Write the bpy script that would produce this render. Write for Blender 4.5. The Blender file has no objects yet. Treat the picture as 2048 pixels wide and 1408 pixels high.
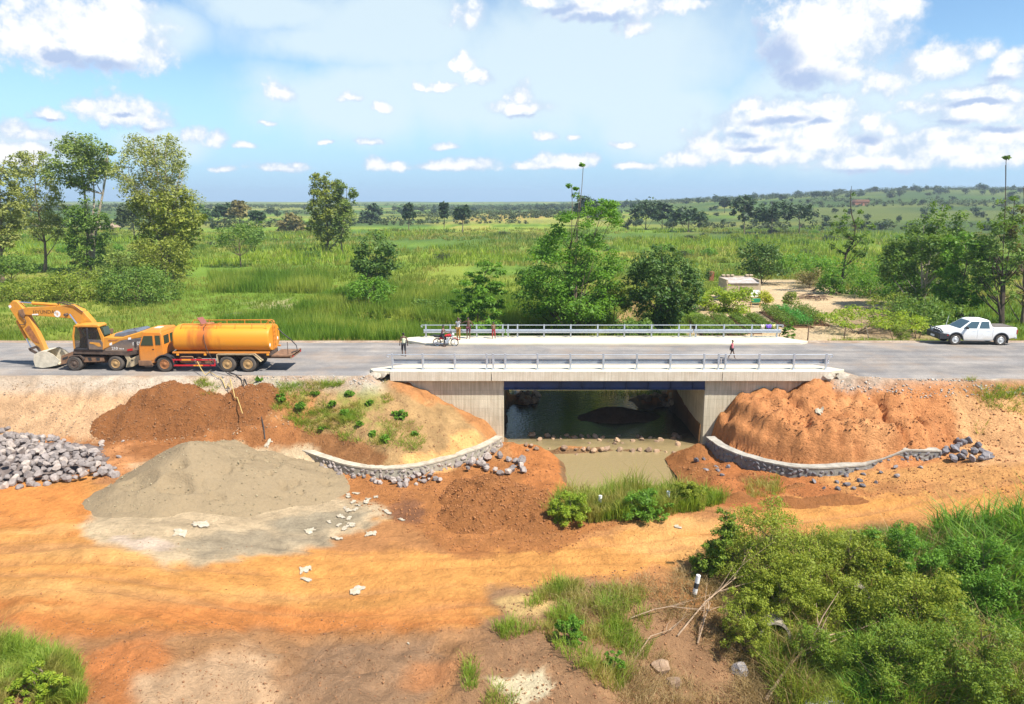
import bpy, bmesh, math, random
import numpy as np
from mathutils import Vector, Matrix

C = bpy.context.scene.collection
SC = bpy.context.scene
rng = np.random.default_rng(7)
random.seed(7)
PI = math.pi

# ---------------------------------------------------------------- camera
CAM_H, F, CX, CY, VH = 11.2, 1463.0, 1024.0, 704.0, 398.0
TH = math.atan((CY - VH) / F)
cam = bpy.data.cameras.new('camera')
cam.sensor_width = 36.0
cam.lens = F / 2048.0 * 36.0
cam.clip_start, cam.clip_end = 0.5, 20000
camo = bpy.data.objects.new('camera', cam)
C.objects.link(camo)
camo.location = (0, 0, CAM_H)
camo.rotation_euler = (PI / 2 - TH, 0, 0)
SC.camera = camo

# ---------------------------------------------------------------- light
SUN = Vector((2.6, -1.75, 4.5)).normalized()
sun = bpy.data.lights.new('sun', 'SUN')
sun.energy = 4.5
sun.angle = math.radians(0.53)
sun.color = (1.0, 0.955, 0.88)
suno = bpy.data.objects.new('sun', sun)
C.objects.link(suno)
suno.rotation_euler = (-SUN).to_track_quat('-Z', 'Y').to_euler()
suno.location = (20, -10, 60)
SC.view_settings.view_transform = 'Standard'
SC.view_settings.look = 'None'
SC.view_settings.gamma = 1
SC.view_settings.use_curve_mapping = False
SC.view_settings.exposure = 0.95
SC.cycles.max_bounces = 6
SC.cycles.diffuse_bounces = 3
SC.cycles.glossy_bounces = 3
SC.cycles.transmission_bounces = 3
SC.cycles.transparent_max_bounces = 6
SC.cycles.sample_clamp_indirect = 6


def ray(px, py):
    u, v = (px - CX) / F, (py - CY) / F
    c, s = math.cos(TH), math.sin(TH)
    return np.array([u, c - v * s, -s - v * c])


def at(px, py, z):
    d = ray(px, py)
    t = (z - CAM_H) / d[2]
    return Vector((d[0] * t, d[1] * t, z))


def atY(px, py, Y):
    d = ray(px, py)
    t = Y / d[1]
    return Vector((d[0] * t, Y, CAM_H + d[2] * t))


def proj(X, Y, Z):
    c, s = math.cos(TH), math.sin(TH)
    d = Y * c - (Z - CAM_H) * s
    up = Y * s + (Z - CAM_H) * c
    d = np.maximum(d, 0.1)
    return CX + F * X / d, CY - F * up / d


def azel(px, py):
    d = ray(px, py)
    d = d / np.linalg.norm(d)
    return math.atan2(d[0], d[1]), math.asin(d[2])


# ---------------------------------------------------------------- world: sky with clouds by direction
world = bpy.data.worlds.new('World')
SC.world = world
world.use_nodes = True
wt = world.node_tree
wt.nodes.clear()
W = wt.nodes.new
L = wt.links.new


def wmath(op, a, b=None, c=None, clamp=False):
    n = W('ShaderNodeMath')
    n.operation = op
    n.use_clamp = clamp
    for i, v in enumerate((a, b, c)):
        if v is None:
            continue
        if isinstance(v, (int, float)):
            n.inputs[i].default_value = v
        else:
            L(v, n.inputs[i])
    return n.outputs[0]


def wvec(op, a, b=None):
    n = W('ShaderNodeVectorMath')
    n.operation = op
    for i, v in enumerate((a, b)):
        if v is None:
            continue
        if isinstance(v, (tuple, list)):
            n.inputs[i].default_value = v
        else:
            L(v, n.inputs[i])
    return n.outputs['Value'] if op == 'LENGTH' else n.outputs[0]


def wstep(x, a, b):
    n = W('ShaderNodeMapRange')
    n.interpolation_type = 'SMOOTHSTEP'
    L(x, n.inputs[0])
    n.inputs[1].default_value, n.inputs[2].default_value = a, b
    return n.outputs[0]


def wmix(f, a, b, blend='MIX'):
    n = W('ShaderNodeMix')
    n.data_type = 'RGBA'
    n.blend_type = blend
    if isinstance(f, (int, float)):
        n.inputs[0].default_value = f
    else:
        L(f, n.inputs[0])
    for i, v in ((6, a), (7, b)):
        if isinstance(v, tuple):
            n.inputs[i].default_value = v
        else:
            L(v, n.inputs[i])
    return n.outputs[2]


sky = W('ShaderNodeTexSky')
sky.sky_type = 'NISHITA'
sky.sun_disc = False
sky.sun_elevation = math.asin(SUN.z)
sky.sun_rotation = math.atan2(SUN.x, SUN.y)
sky.altitude = 1000
sky.air_density = 1.0
sky.dust_density = 0.4
sky.ozone_density = 1.5
tc = W('ShaderNodeTexCoord')
gdir = tc.outputs['Generated']
sep = W('ShaderNodeSeparateXYZ')
L(gdir, sep.inputs[0])
az = wmath('ARCTAN2', sep.outputs[0], sep.outputs[1])
el = wmath('ARCSINE', sep.outputs[2])
cmb = W('ShaderNodeCombineXYZ')
L(az, cmb.inputs[0])
L(el, cmb.inputs[1])
pv = cmb.outputs[0]


def wnoise(scale, detail, rough=0.55, vec=None):
    n = W('ShaderNodeTexNoise')
    n.inputs['Scale'].default_value = scale
    n.inputs['Detail'].default_value = detail
    n.inputs['Roughness'].default_value = rough
    L(vec if vec is not None else gdir, n.inputs['Vector'])
    return n


nz = wnoise(9.0, 7, 0.6)
nz2 = wnoise(30.0, 6, 0.62)
ctr = wvec('SUBTRACT', nz.outputs[1], (0.5, 0.5, 0.5))
ctr2 = wvec('SUBTRACT', nz2.outputs[1], (0.5, 0.5, 0.5))
amp = wmath('MULTIPLY_ADD', wmath('MAXIMUM', el, 0.0), 0.30, 0.012)


def scaled(v, f, kx, ky):
    n = W('ShaderNodeVectorMath')
    n.operation = 'SCALE'
    L(v, n.inputs[0])
    L(f, n.inputs['Scale'])
    return wvec('MULTIPLY', n.outputs[0], (kx, ky, 0))


warp = wvec('ADD', scaled(ctr, amp, 1.0, 0.55), scaled(ctr2, amp, 0.5, 0.38))
pw = wvec('ADD', pv, warp)


def blobs(lst, base):
    acc = None
    for (x, y, rx, ru, rd) in lst:
        a0, e0 = azel(x, y)
        a1, _ = azel(x + rx, y)
        _, e1 = azel(x, y - ru)
        _, e2 = azel(x, y + rd)
        wa, wu, wd = max(abs(a1 - a0), 1e-3), max(abs(e1 - e0), 1e-3), max(abs(e0 - e2), 1e-3)
        n = wvec('MULTIPLY', wvec('SUBTRACT', base, (a0, e0, 0)), (1 / wa, 1 / wu, 0))
        m = wvec('MULTIPLY', n, (-1, -wu / wd, 0))
        ln = wvec('LENGTH', wvec('MAXIMUM', n, m))
        v = wmath('SUBTRACT', 1.0, ln)
        acc = v if acc is None else wmath('MAXIMUM', acc, v)
    return acc


WHITE = [(70, 85, 130, 95, 60), (150, 60, 190, 130, 85), (235, 30, 90, 100, 90), (270, 110, 85, 60, 38),
         (250, 225, 105, 45, 36), (180, 215, 48, 30, 30), (300, 245, 60, 25, 20), (92, 230, 46, 18, 13), (25, 262, 60, 26, 15),
         (70, 298, 70, 18, 12), (15, 300, 60, 22, 20), (385, 268, 38, 20, 20), (432, 280, 30, 20, 20), (490, 294, 26, 9, 7),
         (562, 192, 30, 25, 17), (770, 216, 24, 14, 11), (705, 198, 28, 11, 9), (888, 178, 36, 13, 10), (843, 172, 14, 8, 7),
         (925, 34, 40, 38, 26), (938, 128, 22, 24, 22), (965, 160, 28, 24, 20), (1040, 200, 36, 36, 24), (1038, 218, 78, 22, 18),
         (740, 285, 40, 13, 8), (886, 293, 38, 11, 7), (750, 330, 30, 22, 13), (795, 332, 24, 14, 11), (880, 330, 40, 17, 12),
         (945, 328, 60, 18, 13), (1085, 322, 30, 20, 16), (1135, 325, 75, 18, 14), (1180, 320, 26, 20, 16), (1042, 333, 24, 9, 8),
         (1090, 274, 32, 13, 9), (1145, 278, 16, 7, 6), (1245, 292, 34, 9, 7), (1265, 333, 52, 10, 8), (560, 336, 75, 12, 9),
         (450, 340, 26, 9, 6), (535, 250, 18, 6, 5), (650, 284, 20, 7, 5), (590, 330, 26, 9, 9),
         (1660, 50, 150, 120, 100), (1720, 40, 120, 110, 100), (1770, 15, 90, 60, 60), (1640, 140, 100, 50, 46), (1690, 150, 60, 40, 30),
         (1880, 118, 118, 44, 36), (1960, 100, 60, 26, 30), (2020, 140, 60, 30, 26), (2030, 115, 50, 25, 20),
         (1405, 290, 48, 46, 44), (1385, 320, 60, 24, 20), (1560, 225, 110, 26, 22), (1640, 215, 90, 26, 26), (1520, 262, 90, 30, 26),
         (1620, 268, 110, 30, 26), (1740, 246, 38, 28, 28), (1775, 262, 40, 22, 18), (1930, 186, 90, 22, 18), (2020, 186, 70, 26, 20),
         (1860, 215, 80, 26, 20), (1960, 232, 110, 26, 20), (1880, 270, 100, 26, 20), (2010, 270, 80, 30, 26),
         (1560, 310, 220, 26, 26), (1760, 322, 210, 24, 22), (1960, 318, 140, 28, 22), (1690, 290, 90, 30, 20),
         (1230, 14, 150, 40, 26), (1090, -5, 60, 22, 18), (1330, 10, 110, 22, 20), (1270, 50, 40, 16, 14)]
WHITE += [(1640, 90, 150, 90, 80), (1590, 235, 170, 34, 34), (1650, 290, 260, 40, 36), (1900, 300, 190, 40, 34), (1960, 215, 130, 40, 34), (1480, 300, 80, 40, 34), (1760, 170, 70, 40, 34), (1500, 210, 60, 20, 16), (160, 95, 190, 90, 48), (260, 235, 90, 36, 24), (900, 332, 110, 14, 10), (1120, 330, 90, 14, 10), (60, 270, 90, 22, 16), (40, 320, 80, 18, 14)]
GREY = [(195, 128, 105, 26, 22), (130, 110, 50, 20, 20), (1560, 120, 62, 60, 62), (1600, 165, 100, 34, 30), (1525, 70, 22, 40, 30),
        (1200, 38, 90, 18, 22), (1130, 15, 60, 12, 12), (1985, 162, 60, 14, 10), (1560, 241, 90, 12, 9), (1640, 246, 30, 9, 8),
        (1480, 268, 40, 9, 8), (1500, 296, 60, 9, 8), (1730, 278, 40, 16, 10), (1950, 205, 100, 9, 8), (1880, 245, 90, 10, 9),
        (2000, 255, 70, 9, 8), (1620, 190, 70, 8, 7), (1440, 165, 40, 30, 26), (1050, 234, 60, 6, 5), (90, 238, 50, 5, 5), (250, 258, 90, 8, 7),
        (245, 228, 28, 7, 7), (1680, 345, 250, 9, 8)]
VEIL = [(1180, 120, 440, 200, 220), (1650, 230, 420, 150, 140), (330, 60, 120, 60, 60), (760, 60, 330, 130, 110), (560, 20, 190, 60, 70), (640, 90, 160, 60, 60), (980, 190, 320, 120, 120), (1330, 240, 230, 120, 110),
        (1900, 230, 330, 120, 110), (700, 200, 260, 90, 110), (40, 300, 170, 60, 50), (330, 290, 110, 40, 45)]
fine = wmath('SUBTRACT', nz2.outputs[0], 0.5)
coarse = wmath('SUBTRACT', nz.outputs[0], 0.5)
vfine = wmath('SUBTRACT', wnoise(85.0, 5, 0.6).outputs[0], 0.5)
detail = wmath('MULTIPLY_ADD', fine, 1.5, wmath('MULTIPLY_ADD', coarse, 0.6, wmath('MULTIPLY', vfine, 0.7)))
dw = wmath('ADD', blobs(WHITE, pw), detail)
aw = wstep(dw, -0.20, 0.50)
BANK = [(1670, 70, 190, 120, 100), (1560, 245, 200, 60, 40), (1620, 300, 270, 50, 36), (1880, 300, 230, 60, 36), (1950, 215, 170, 60, 44), (1860, 125, 130, 50, 40), (1420, 300, 80, 50, 36), (180, 70, 190, 100, 70), (250, 230, 100, 40, 30), (1220, 15, 170, 44, 30)]
db = wmath('ADD', blobs(BANK, pw), wmath('MULTIPLY', detail, 0.55))
aw = wmath('MAXIMUM', aw, wmath('MULTIPLY', wstep(db, -0.05, 0.42), 0.93))
dg = wmath('ADD', blobs(GREY, pw), wmath('MULTIPLY', detail, 0.8))
ag = wstep(dg, -0.10, 0.65)
pv2 = wvec('ADD', pv, scaled(ctr, amp, 0.9, 0.6))
av = wmath('MULTIPLY', wstep(wmath('ADD', blobs(VEIL, pv2), wmath('MULTIPLY', coarse, 0.9)), -0.12, 0.6), 0.86)
# outside the photographed part of the sky the same broken cloud goes on
outm = wmath('MAXIMUM', wstep(wmath('ABSOLUTE', az), 0.66, 0.78), wstep(el, 0.22, 0.34))
gn = wnoise(3.2, 8, 0.58)
gen = wmath('MULTIPLY', wstep(gn.outputs[0], 0.50, 0.62), wmath('MULTIPLY', outm, wstep(el, 0.01, 0.06)))
aw = wmath('MAXIMUM', aw, wmath('MULTIPLY', gen, 0.9))

skyc = wmix(1.0, sky.outputs[0], (1.06, 1.24, 1.30, 1), 'MULTIPLY')
hz = wstep(el, 0.16, -0.02)
skyc = wmix(wmath('MULTIPLY', hz, 0.92), skyc, (2.6, 4.5, 6.9, 1))
skyc = wmix(av, skyc, (5.9, 7.0, 7.5, 1))
cl = wmix(wstep(wmath('ADD', detail, dw), -0.15, 0.95), (4.6, 5.6, 7.0, 1), (8.3, 8.3, 8.2, 1))
skyc = wmix(aw, skyc, cl)
skyc = wmix(wmath('MULTIPLY', wmath('MULTIPLY', ag, aw), 0.92), skyc, (3.4, 4.4, 6.4, 1))
bg = W('ShaderNodeBackground')
bg.inputs['Strength'].default_value = 0.070
L(skyc, bg.inputs['Color'])
wo = W('ShaderNodeOutputWorld')
L(bg.outputs[0], wo.inputs['Surface'])
world.cycles.sampling_method = 'MANUAL'
world.cycles.sample_map_resolution = 512


# ---------------------------------------------------------------- noise
def _hash(ix, iy, seed):
    n = (ix.astype(np.int64) * 374761393 + iy.astype(np.int64) * 668265263 + seed * 1442695041) & 0xffffffff
    n = ((n ^ (n >> 13)) * 1274126177) & 0xffffffff
    n = n ^ (n >> 16)
    return (n & 0xffff) / 65535.0


def vnoise(x, y, seed=0):
    x, y = np.asarray(x, float), np.asarray(y, float)
    ix, iy = np.floor(x), np.floor(y)
    fx, fy = x - ix, y - iy
    fx, fy = fx * fx * (3 - 2 * fx), fy * fy * (3 - 2 * fy)
    a, b = _hash(ix, iy, seed), _hash(ix + 1, iy, seed)
    c, d = _hash(ix, iy + 1, seed), _hash(ix + 1, iy + 1, seed)
    return (a + (b - a) * fx) * (1 - fy) + (c + (d - c) * fx) * fy


def fbm(x, y, octv=4, seed=0):
    s, t, a = 0, 0, 1.0
    for i in range(octv):
        s = s + a * vnoise(x * 2 ** i + 17.3 * i, y * 2 ** i - 9.1 * i, seed + i)
        t += a
        a *= 0.5
    return s / t


def smooth(a, b, x):
    t = np.clip((x - a) / (b - a), 0, 1)
    return t * t * (3 - 2 * t)


def lerp(a, b, t):
    return a + (b - a) * t


# ---------------------------------------------------------------- materials
def mat(name, col, rough=0.7, metal=0.0, var=0.0, scale=4.0, bump=0.0, bscale=20.0, col2=None, trans=0.0, alpha=None, spec=0.5, detail=5):
    m = bpy.data.materials.new(name)
    m.use_nodes = True
    t = m.node_tree
    b = t.nodes['Principled BSDF']
    b.inputs['Roughness'].default_value = rough
    b.inputs['Metallic'].default_value = metal
    b.inputs['Specular IOR Level'].default_value = spec
    b.inputs['Base Color'].default_value = (*col, 1)
    tcn = t.nodes.new('ShaderNodeTexCoord')
    if var > 0 or col2 is not None:
        n = t.nodes.new('ShaderNodeTexNoise')
        n.inputs['Scale'].default_value = scale
        n.inputs['Detail'].default_value = detail
        n.inputs['Roughness'].default_value = 0.65
        t.links.new(tcn.outputs['Object'], n.inputs['Vector'])
        r = t.nodes.new('ShaderNodeValToRGB')
        r.color_ramp.elements[0].position = 0.32
        r.color_ramp.elements[1].position = 0.68
        if col2 is None:
            r.color_ramp.elements[0].color = (*[c * (1 - var) for c in col], 1)
            r.color_ramp.elements[1].color = (*[min(1, c * (1 + var)) for c in col], 1)
        else:
            r.color_ramp.elements[0].color = (*col2, 1)
            r.color_ramp.elements[1].color = (*col, 1)
        t.links.new(n.outputs[0], r.inputs[0])
        t.links.new(r.outputs[0], b.inputs['Base Color'])
    if bump > 0:
        n = t.nodes.new('ShaderNodeTexNoise')
        n.inputs['Scale'].default_value = bscale
        n.inputs['Detail'].default_value = 6
        t.links.new(tcn.outputs['Object'], n.inputs['Vector'])
        bp = t.nodes.new('ShaderNodeBump')
        bp.inputs['Strength'].default_value = bump
        bp.inputs['Distance'].default_value = 0.05
        t.links.new(n.outputs[0], bp.inputs['Height'])
        t.links.new(bp.outputs[0], b.inputs['Normal'])
    return m


def leaf_mat(name, col, col2, trans=0.35, patch=None, pscale=0.35):
    m = bpy.data.materials.new(name)
    m.use_nodes = True
    t = m.node_tree
    t.nodes.clear()
    g = t.nodes.new('ShaderNodeNewGeometry')
    r = t.nodes.new('ShaderNodeValToRGB')
    r.color_ramp.elements[0].color = (*col, 1)
    r.color_ramp.elements[1].color = (*col2, 1)
    t.links.new(g.outputs['Random Per Island'], r.inputs[0])
    out = r.outputs[0]
    if patch is not None:
        n = t.nodes.new('ShaderNodeTexNoise')
        n.inputs['Scale'].default_value = pscale
        n.inputs['Detail'].default_value = 4
        t.links.new(g.outputs['Position'], n.inputs['Vector'])
        rr = t.nodes.new('ShaderNodeValToRGB')
        rr.color_ramp.elements[0].position = 0.45
        rr.color_ramp.elements[1].position = 0.62
        t.links.new(n.outputs[0], rr.inputs[0])
        mx = t.nodes.new('ShaderNodeMix')
        mx.data_type = 'RGBA'
        t.links.new(rr.outputs[0], mx.inputs[0])
        t.links.new(out, mx.inputs[6])
        mx.inputs[7].default_value = (*patch, 1)
        out = mx.outputs[2]
    d = t.nodes.new('ShaderNodeBsdfPrincipled')
    d.inputs['Roughness'].default_value = 0.55
    d.inputs['Specular IOR Level'].default_value = 0.25
    t.links.new(out, d.inputs['Base Color'])
    tr = t.nodes.new('ShaderNodeBsdfTranslucent')
    hs = t.nodes.new('ShaderNodeMix')
    hs.data_type = 'RGBA'
    hs.blend_type = 'MULTIPLY'
    hs.inputs[0].default_value = 1
    t.links.new(out, hs.inputs[6])
    hs.inputs[7].default_value = (1.5, 1.5, 0.7, 1)
    t.links.new(hs.outputs[2], tr.inputs['Color'])
    mix = t.nodes.new('ShaderNodeMixShader')
    mix.inputs[0].default_value = trans
    t.links.new(d.outputs[0], mix.inputs[1])
    t.links.new(tr.outputs[0], mix.inputs[2])
    o = t.nodes.new('ShaderNodeOutputMaterial')
    t.links.new(mix.outputs[0], o.inputs['Surface'])
    return m


# ---------------------------------------------------------------- object helpers
def link(name, me, m=None, parent=None):
    o = bpy.data.objects.new(name, me)
    C.objects.link(o)
    if m is not None and not me.materials:
        for mm in (m if isinstance(m, (list, tuple)) else [m]):
            me.materials.append(mm)
    if parent is not None:
        o.parent = parent
    return o


def tag(o, label=None, cat=None, group=None, kind=None):
    if label:
        o['label'] = label
    if cat:
        o['category'] = cat
    if group:
        o['group'] = group
    if kind:
        o['kind'] = kind
    return o


def thing(name, label, cat, loc=(0, 0, 0), rz=0.0, group=None):
    o = bpy.data.objects.new(name, None)
    C.objects.link(o)
    o.location = loc
    o.rotation_euler = (0, 0, rz)
    o.empty_display_size = 0.2
    return tag(o, label, cat, group)


def dup(root, loc, rz=0.0, s=1.0, label=None):
    r = root.copy()
    C.objects.link(r)
    r.location = loc
    r.rotation_euler = (0, 0, rz)
    r.scale = (s, s, s) if isinstance(s, (int, float)) else s
    if label:
        r['label'] = label
    for ch in list(root.children):
        c = ch.copy()
        C.objects.link(c)
        c.parent = r
        for g in ch.children:
            d = g.copy()
            C.objects.link(d)
            d.parent = c
    return r


def mesh_np(name, V, Fa, smoothed=False):
    V = np.ascontiguousarray(V, dtype=np.float32).reshape(-1, 3)
    Fa = np.ascontiguousarray(Fa, dtype=np.int32)
    k = Fa.shape[1]
    me = bpy.data.meshes.new(name)
    me.vertices.add(len(V))
    me.vertices.foreach_set('co', V.ravel())
    me.loops.add(Fa.size)
    me.loops.foreach_set('vertex_index', Fa.ravel())
    me.polygons.add(len(Fa))
    me.polygons.foreach_set('loop_start', np.arange(0, Fa.size, k, dtype=np.int32))
    me.polygons.foreach_set('loop_total', np.full(len(Fa), k, dtype=np.int32))
    if smoothed:
        me.polygons.foreach_set('use_smooth', np.ones(len(Fa), dtype=bool))
    me.update(calc_edges=True)
    return me


class MB:
    def __init__(s):
        s.v, s.f = [], []

    def add(s, vs, fs):
        b = len(s.v)
        s.v += [tuple(v) for v in vs]
        s.f += [tuple(i + b for i in f) for f in fs]
        return s

    def box(s, x0, x1, y0, y1, z0, z1, M=None):
        vs = [(x, y, z) for z in (z0, z1) for (x, y) in ((x0, y0), (x1, y0), (x1, y1), (x0, y1))]
        if M is not None:
            vs = [M @ Vector(v) for v in vs]
        return s.add(vs, [(3, 2, 1, 0), (4, 5, 6, 7), (0, 1, 5, 4), (1, 2, 6, 5), (2, 3, 7, 6), (3, 0, 4, 7)])

    def bar(s, p, q, w, h=None, up=(0, 0, 1)):
        p, q = Vector(p), Vector(q)
        h = w if h is None else h
        d = (q - p).normalized()
        u = Vector(up)
        if abs(d.dot(u)) > 0.98:
            u = Vector((0, 1, 0))
        a = d.cross(u).normalized()
        b = a.cross(d)
        vs = []
        for c in (p, q):
            for i, j in ((-1, -1), (1, -1), (1, 1), (-1, 1)):
                vs.append(c + a * (i * w / 2) + b * (j * h / 2))
        return s.add(vs, [(0, 1, 2, 3), (7, 6, 5, 4), (0, 4, 5, 1), (1, 5, 6, 2), (2, 6, 7, 3), (3, 7, 4, 0)])

    def prism(s, poly, y0, y1):
        """polygon of (x, z), extruded along y"""
        n = len(poly)
        ar = sum(poly[i][0] * poly[(i + 1) % n][1] - poly[(i + 1) % n][0] * poly[i][1] for i in range(n))
        if ar < 0:
            poly = poly[::-1]
        vs = [(x, y0, z) for x, z in poly] + [(x, y1, z) for x, z in poly]
        fs = [tuple(range(n)), tuple(range(2 * n - 1, n - 1, -1))]
        fs += [(i, n + i, n + (i + 1) % n, (i + 1) % n) for i in range(n)]
        return s.add(vs, fs)

    def plan(s, poly, z0, z1):
        n = len(poly)
        ar = sum(poly[i][0] * poly[(i + 1) % n][1] - poly[(i + 1) % n][0] * poly[i][1] for i in range(n))
        if ar < 0:
            poly = poly[::-1]
        vs = [(x, y, z0) for x, y in poly] + [(x, y, z1) for x, y in poly]
        fs = [tuple(range(n - 1, -1, -1)), tuple(range(n, 2 * n))]
        fs += [(i, (i + 1) % n, n + (i + 1) % n, n + i) for i in range(n)]
        return s.add(vs, fs)

    def cyl(s, p, q, r, r2=None, n=12, caps=True):
        return s.tube([p, q], [r, r if r2 is None else r2], n, caps)

    def tube(s, pts, r, n=8, caps=True):
        pts = [Vector(p) for p in pts]
        rs = r if isinstance(r, (list, tuple, np.ndarray)) else [r] * len(pts)
        vs, fs = [], []
        a = None
        for i, p in enumerate(pts):
            d = (pts[min(i + 1, len(pts) - 1)] - pts[max(i - 1, 0)])
            d = d.normalized() if d.length > 1e-9 else Vector((0, 0, 1))
            if a is None:
                a = d.cross(Vector((0, 0, 1)) if abs(d.z) < 0.9 else Vector((1, 0, 0))).normalized()
            else:
                a = (a - d * a.dot(d)).normalized()
            b = d.cross(a)
            for k in range(n):
                t = 2 * PI * k / n
                vs.append(p + (a * math.cos(t) + b * math.sin(t)) * rs[i])
        for i in range(len(pts) - 1):
            for k in range(n):
                k2 = (k + 1) % n
                fs.append((i * n + k, i * n + k2, (i + 1) * n + k2, (i + 1) * n + k))
        if caps:
            fs.append(tuple(range(n - 1, -1, -1)))
            fs.append(tuple(range((len(pts) - 1) * n, len(pts) * n)))
        return s.add(vs, fs)

    def lathe(s, prof, o, axis=(0, 1, 0), n=24, closed=True):
        """prof: list of (radius, offset along axis)"""
        ax = Vector(axis).normalized()
        o = Vector(o)
        a = ax.cross(Vector((0, 0, 1)) if abs(ax.z) < 0.9 else Vector((1, 0, 0))).normalized()
        b = ax.cross(a)
        vs, fs = [], []
        for r, h in prof:
            for k in range(n):
                t = 2 * PI * k / n
                vs.append(o + ax * h + (a * math.cos(t) + b * math.sin(t)) * r)
        for i in range(len(prof) - 1):
            for k in range(n):
                k2 = (k + 1) % n
                fs.append((i * n + k, i * n + k2, (i + 1) * n + k2, (i + 1) * n + k))
        if closed:
            fs.append(tuple(range(n - 1, -1, -1)))
            fs.append(tuple(range((len(prof) - 1) * n, len(prof) * n)))
        return s.add(vs, fs)

    def loft(s, rings, caps=True):
        n = len(rings[0])
        vs = [p for r in rings for p in r]
        fs = []
        for i in range(len(rings) - 1):
            for k in range(n):
                k2 = (k + 1) % n
                fs.append((i * n + k, i * n + k2, (i + 1) * n + k2, (i + 1) * n + k))
        if caps:
            fs.append(tuple(range(n - 1, -1, -1)))
            fs.append(tuple(range((len(rings) - 1) * n, len(rings) * n)))
        return s.add(vs, fs)

    def mesh(s, name, fix=True, ang=0.6):
        me = bpy.data.meshes.new(name)
        me.from_pydata([tuple(v) for v in s.v], [], s.f)
        if fix:
            bm = bmesh.new()
            bm.from_mesh(me)
            bmesh.ops.recalc_face_normals(bm, faces=bm.faces)
            bm.to_mesh(me)
            bm.free()
        if ang:
            me.polygons.foreach_set('use_smooth', [True] * len(me.polygons))
            me.set_sharp_from_angle(angle=ang)
        me.update()
        return me

    def build(s, name, m, parent=None, bevel=0.0, ang=0.6):
        o = link(name, s.mesh(name, ang=ang), m, parent)
        if bevel:
            b = o.modifiers.new('bevel', 'BEVEL')
            b.width = bevel
            b.segments = 2
            b.limit_method = 'ANGLE'
            b.angle_limit = 0.6
        return o


def text_part(body, size, ext, m, parent, loc, rot, name='lettering', sx=1.0):
    cu = bpy.data.curves.new('txt', 'FONT')
    cu.body = body
    cu.size = size
    cu.extrude = ext
    cu.resolution_u = 3
    cu.align_x = 'LEFT'
    tmp = bpy.data.objects.new('txt', cu)
    C.objects.link(tmp)
    dg = bpy.context.evaluated_depsgraph_get()
    me = bpy.data.meshes.new_from_object(tmp.evaluated_get(dg))
    bpy.data.objects.remove(tmp)
    bpy.data.curves.remove(cu)
    me.materials.clear()
    o = link(name, me, m, parent)
    o.location = loc
    o.rotation_euler = rot
    o.scale = (sx, 1, 1)
    return o


# ---------------------------------------------------------------- scatter helpers
def unit(n, r):
    v = r.normal(size=(n, 3))
    return v / np.linalg.norm(v, axis=1, keepdims=True)


def leaves(P, size, r, aspect=0.55, upbias=0.35, outward=None, jitter=0.35):
    """rhombic leaves at points P -> verts (4n,3), faces (n,4)"""
    n = len(P)
    nrm = unit(n, r)
    nrm[:, 2] = np.abs(nrm[:, 2]) + upbias
    if outward is not None:
        nrm += outward * 0.6
    nrm /= np.linalg.norm(nrm, axis=1, keepdims=True)
    a = np.cross(nrm, unit(n, r))
    a /= np.linalg.norm(a, axis=1, keepdims=True) + 1e-9
    b = np.cross(nrm, a)
    s = (size * np.exp(r.normal(size=n) * jitter))[:, None]
    V = np.stack([P - a * s * 0.5, P + b * s * aspect * 0.5, P + a * s * 0.5, P - b * s * aspect * 0.5], axis=1)
    return V.reshape(-1, 3), np.arange(4 * n).reshape(n, 4)


def blades(P, h, r, nb=8, w=0.03, spread=0.12, lean=0.45, seg=1):
    """grass blades round the points P with heights h -> verts, tri faces"""
    n = len(P)
    N = n * nb
    base = np.repeat(P, nb, axis=0).astype(float)
    hh = np.repeat(h, nb) * (0.55 + 0.6 * r.random(N))
    sp = np.repeat(np.broadcast_to(spread, n), nb)
    ang = r.random(N) * 2 * PI
    rad = np.sqrt(r.random(N)) * sp
    base[:, 0] += np.cos(ang) * rad
    base[:, 1] += np.sin(ang) * rad
    t = r.random(N) * 2 * PI
    d = np.stack([np.cos(t), np.sin(t), np.zeros(N)], 1)
    la = ang + r.normal(size=N) * 0.8
    ld = np.stack([np.cos(la), np.sin(la), np.zeros(N)], 1)
    ln = (lean * (0.3 + r.random(N)))[:, None] * hh[:, None]
    ww = np.repeat(np.broadcast_to(w, n), nb)[:, None]
    up = np.array([0, 0, 1.0])
    if seg == 1:
        V = np.stack([base - d * ww, base + d * ww, base + ld * ln + up * hh[:, None]], 1).reshape(-1, 3)
        return V, np.arange(3 * N).reshape(N, 3)
    mid = base + ld * ln * 0.3 + up * hh[:, None] * 0.62
    tip = base + ld * ln * 1.1 + up * hh[:, None] * 0.92
    V = np.stack([base - d * ww, base + d * ww, mid + d * ww * 0.8, mid - d * ww * 0.8, tip], 1).reshape(-1, 3)
    o = (np.arange(N) * 5)[:, None]
    Fa = np.concatenate([o + np.array([0, 1, 2]), o + np.array([0, 2, 3]), o + np.array([3, 2, 4])], 1).reshape(-1, 3)
    return V, Fa


# ---------------------------------------------------------------- terrain
ROAD_N, ROAD_F = 45.7, 58.6          # near and far road edges beside the bridge
BX0, BX1 = -7.96, 20.85              # ends of the bridge
AX0, AX1 = -0.55, 12.75              # faces of the opening
CONE_L = (-8.0, 46.5, 7.4, 8.0)
CONE_R = (22.4, 46.5, 8.0, 7.2)


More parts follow.
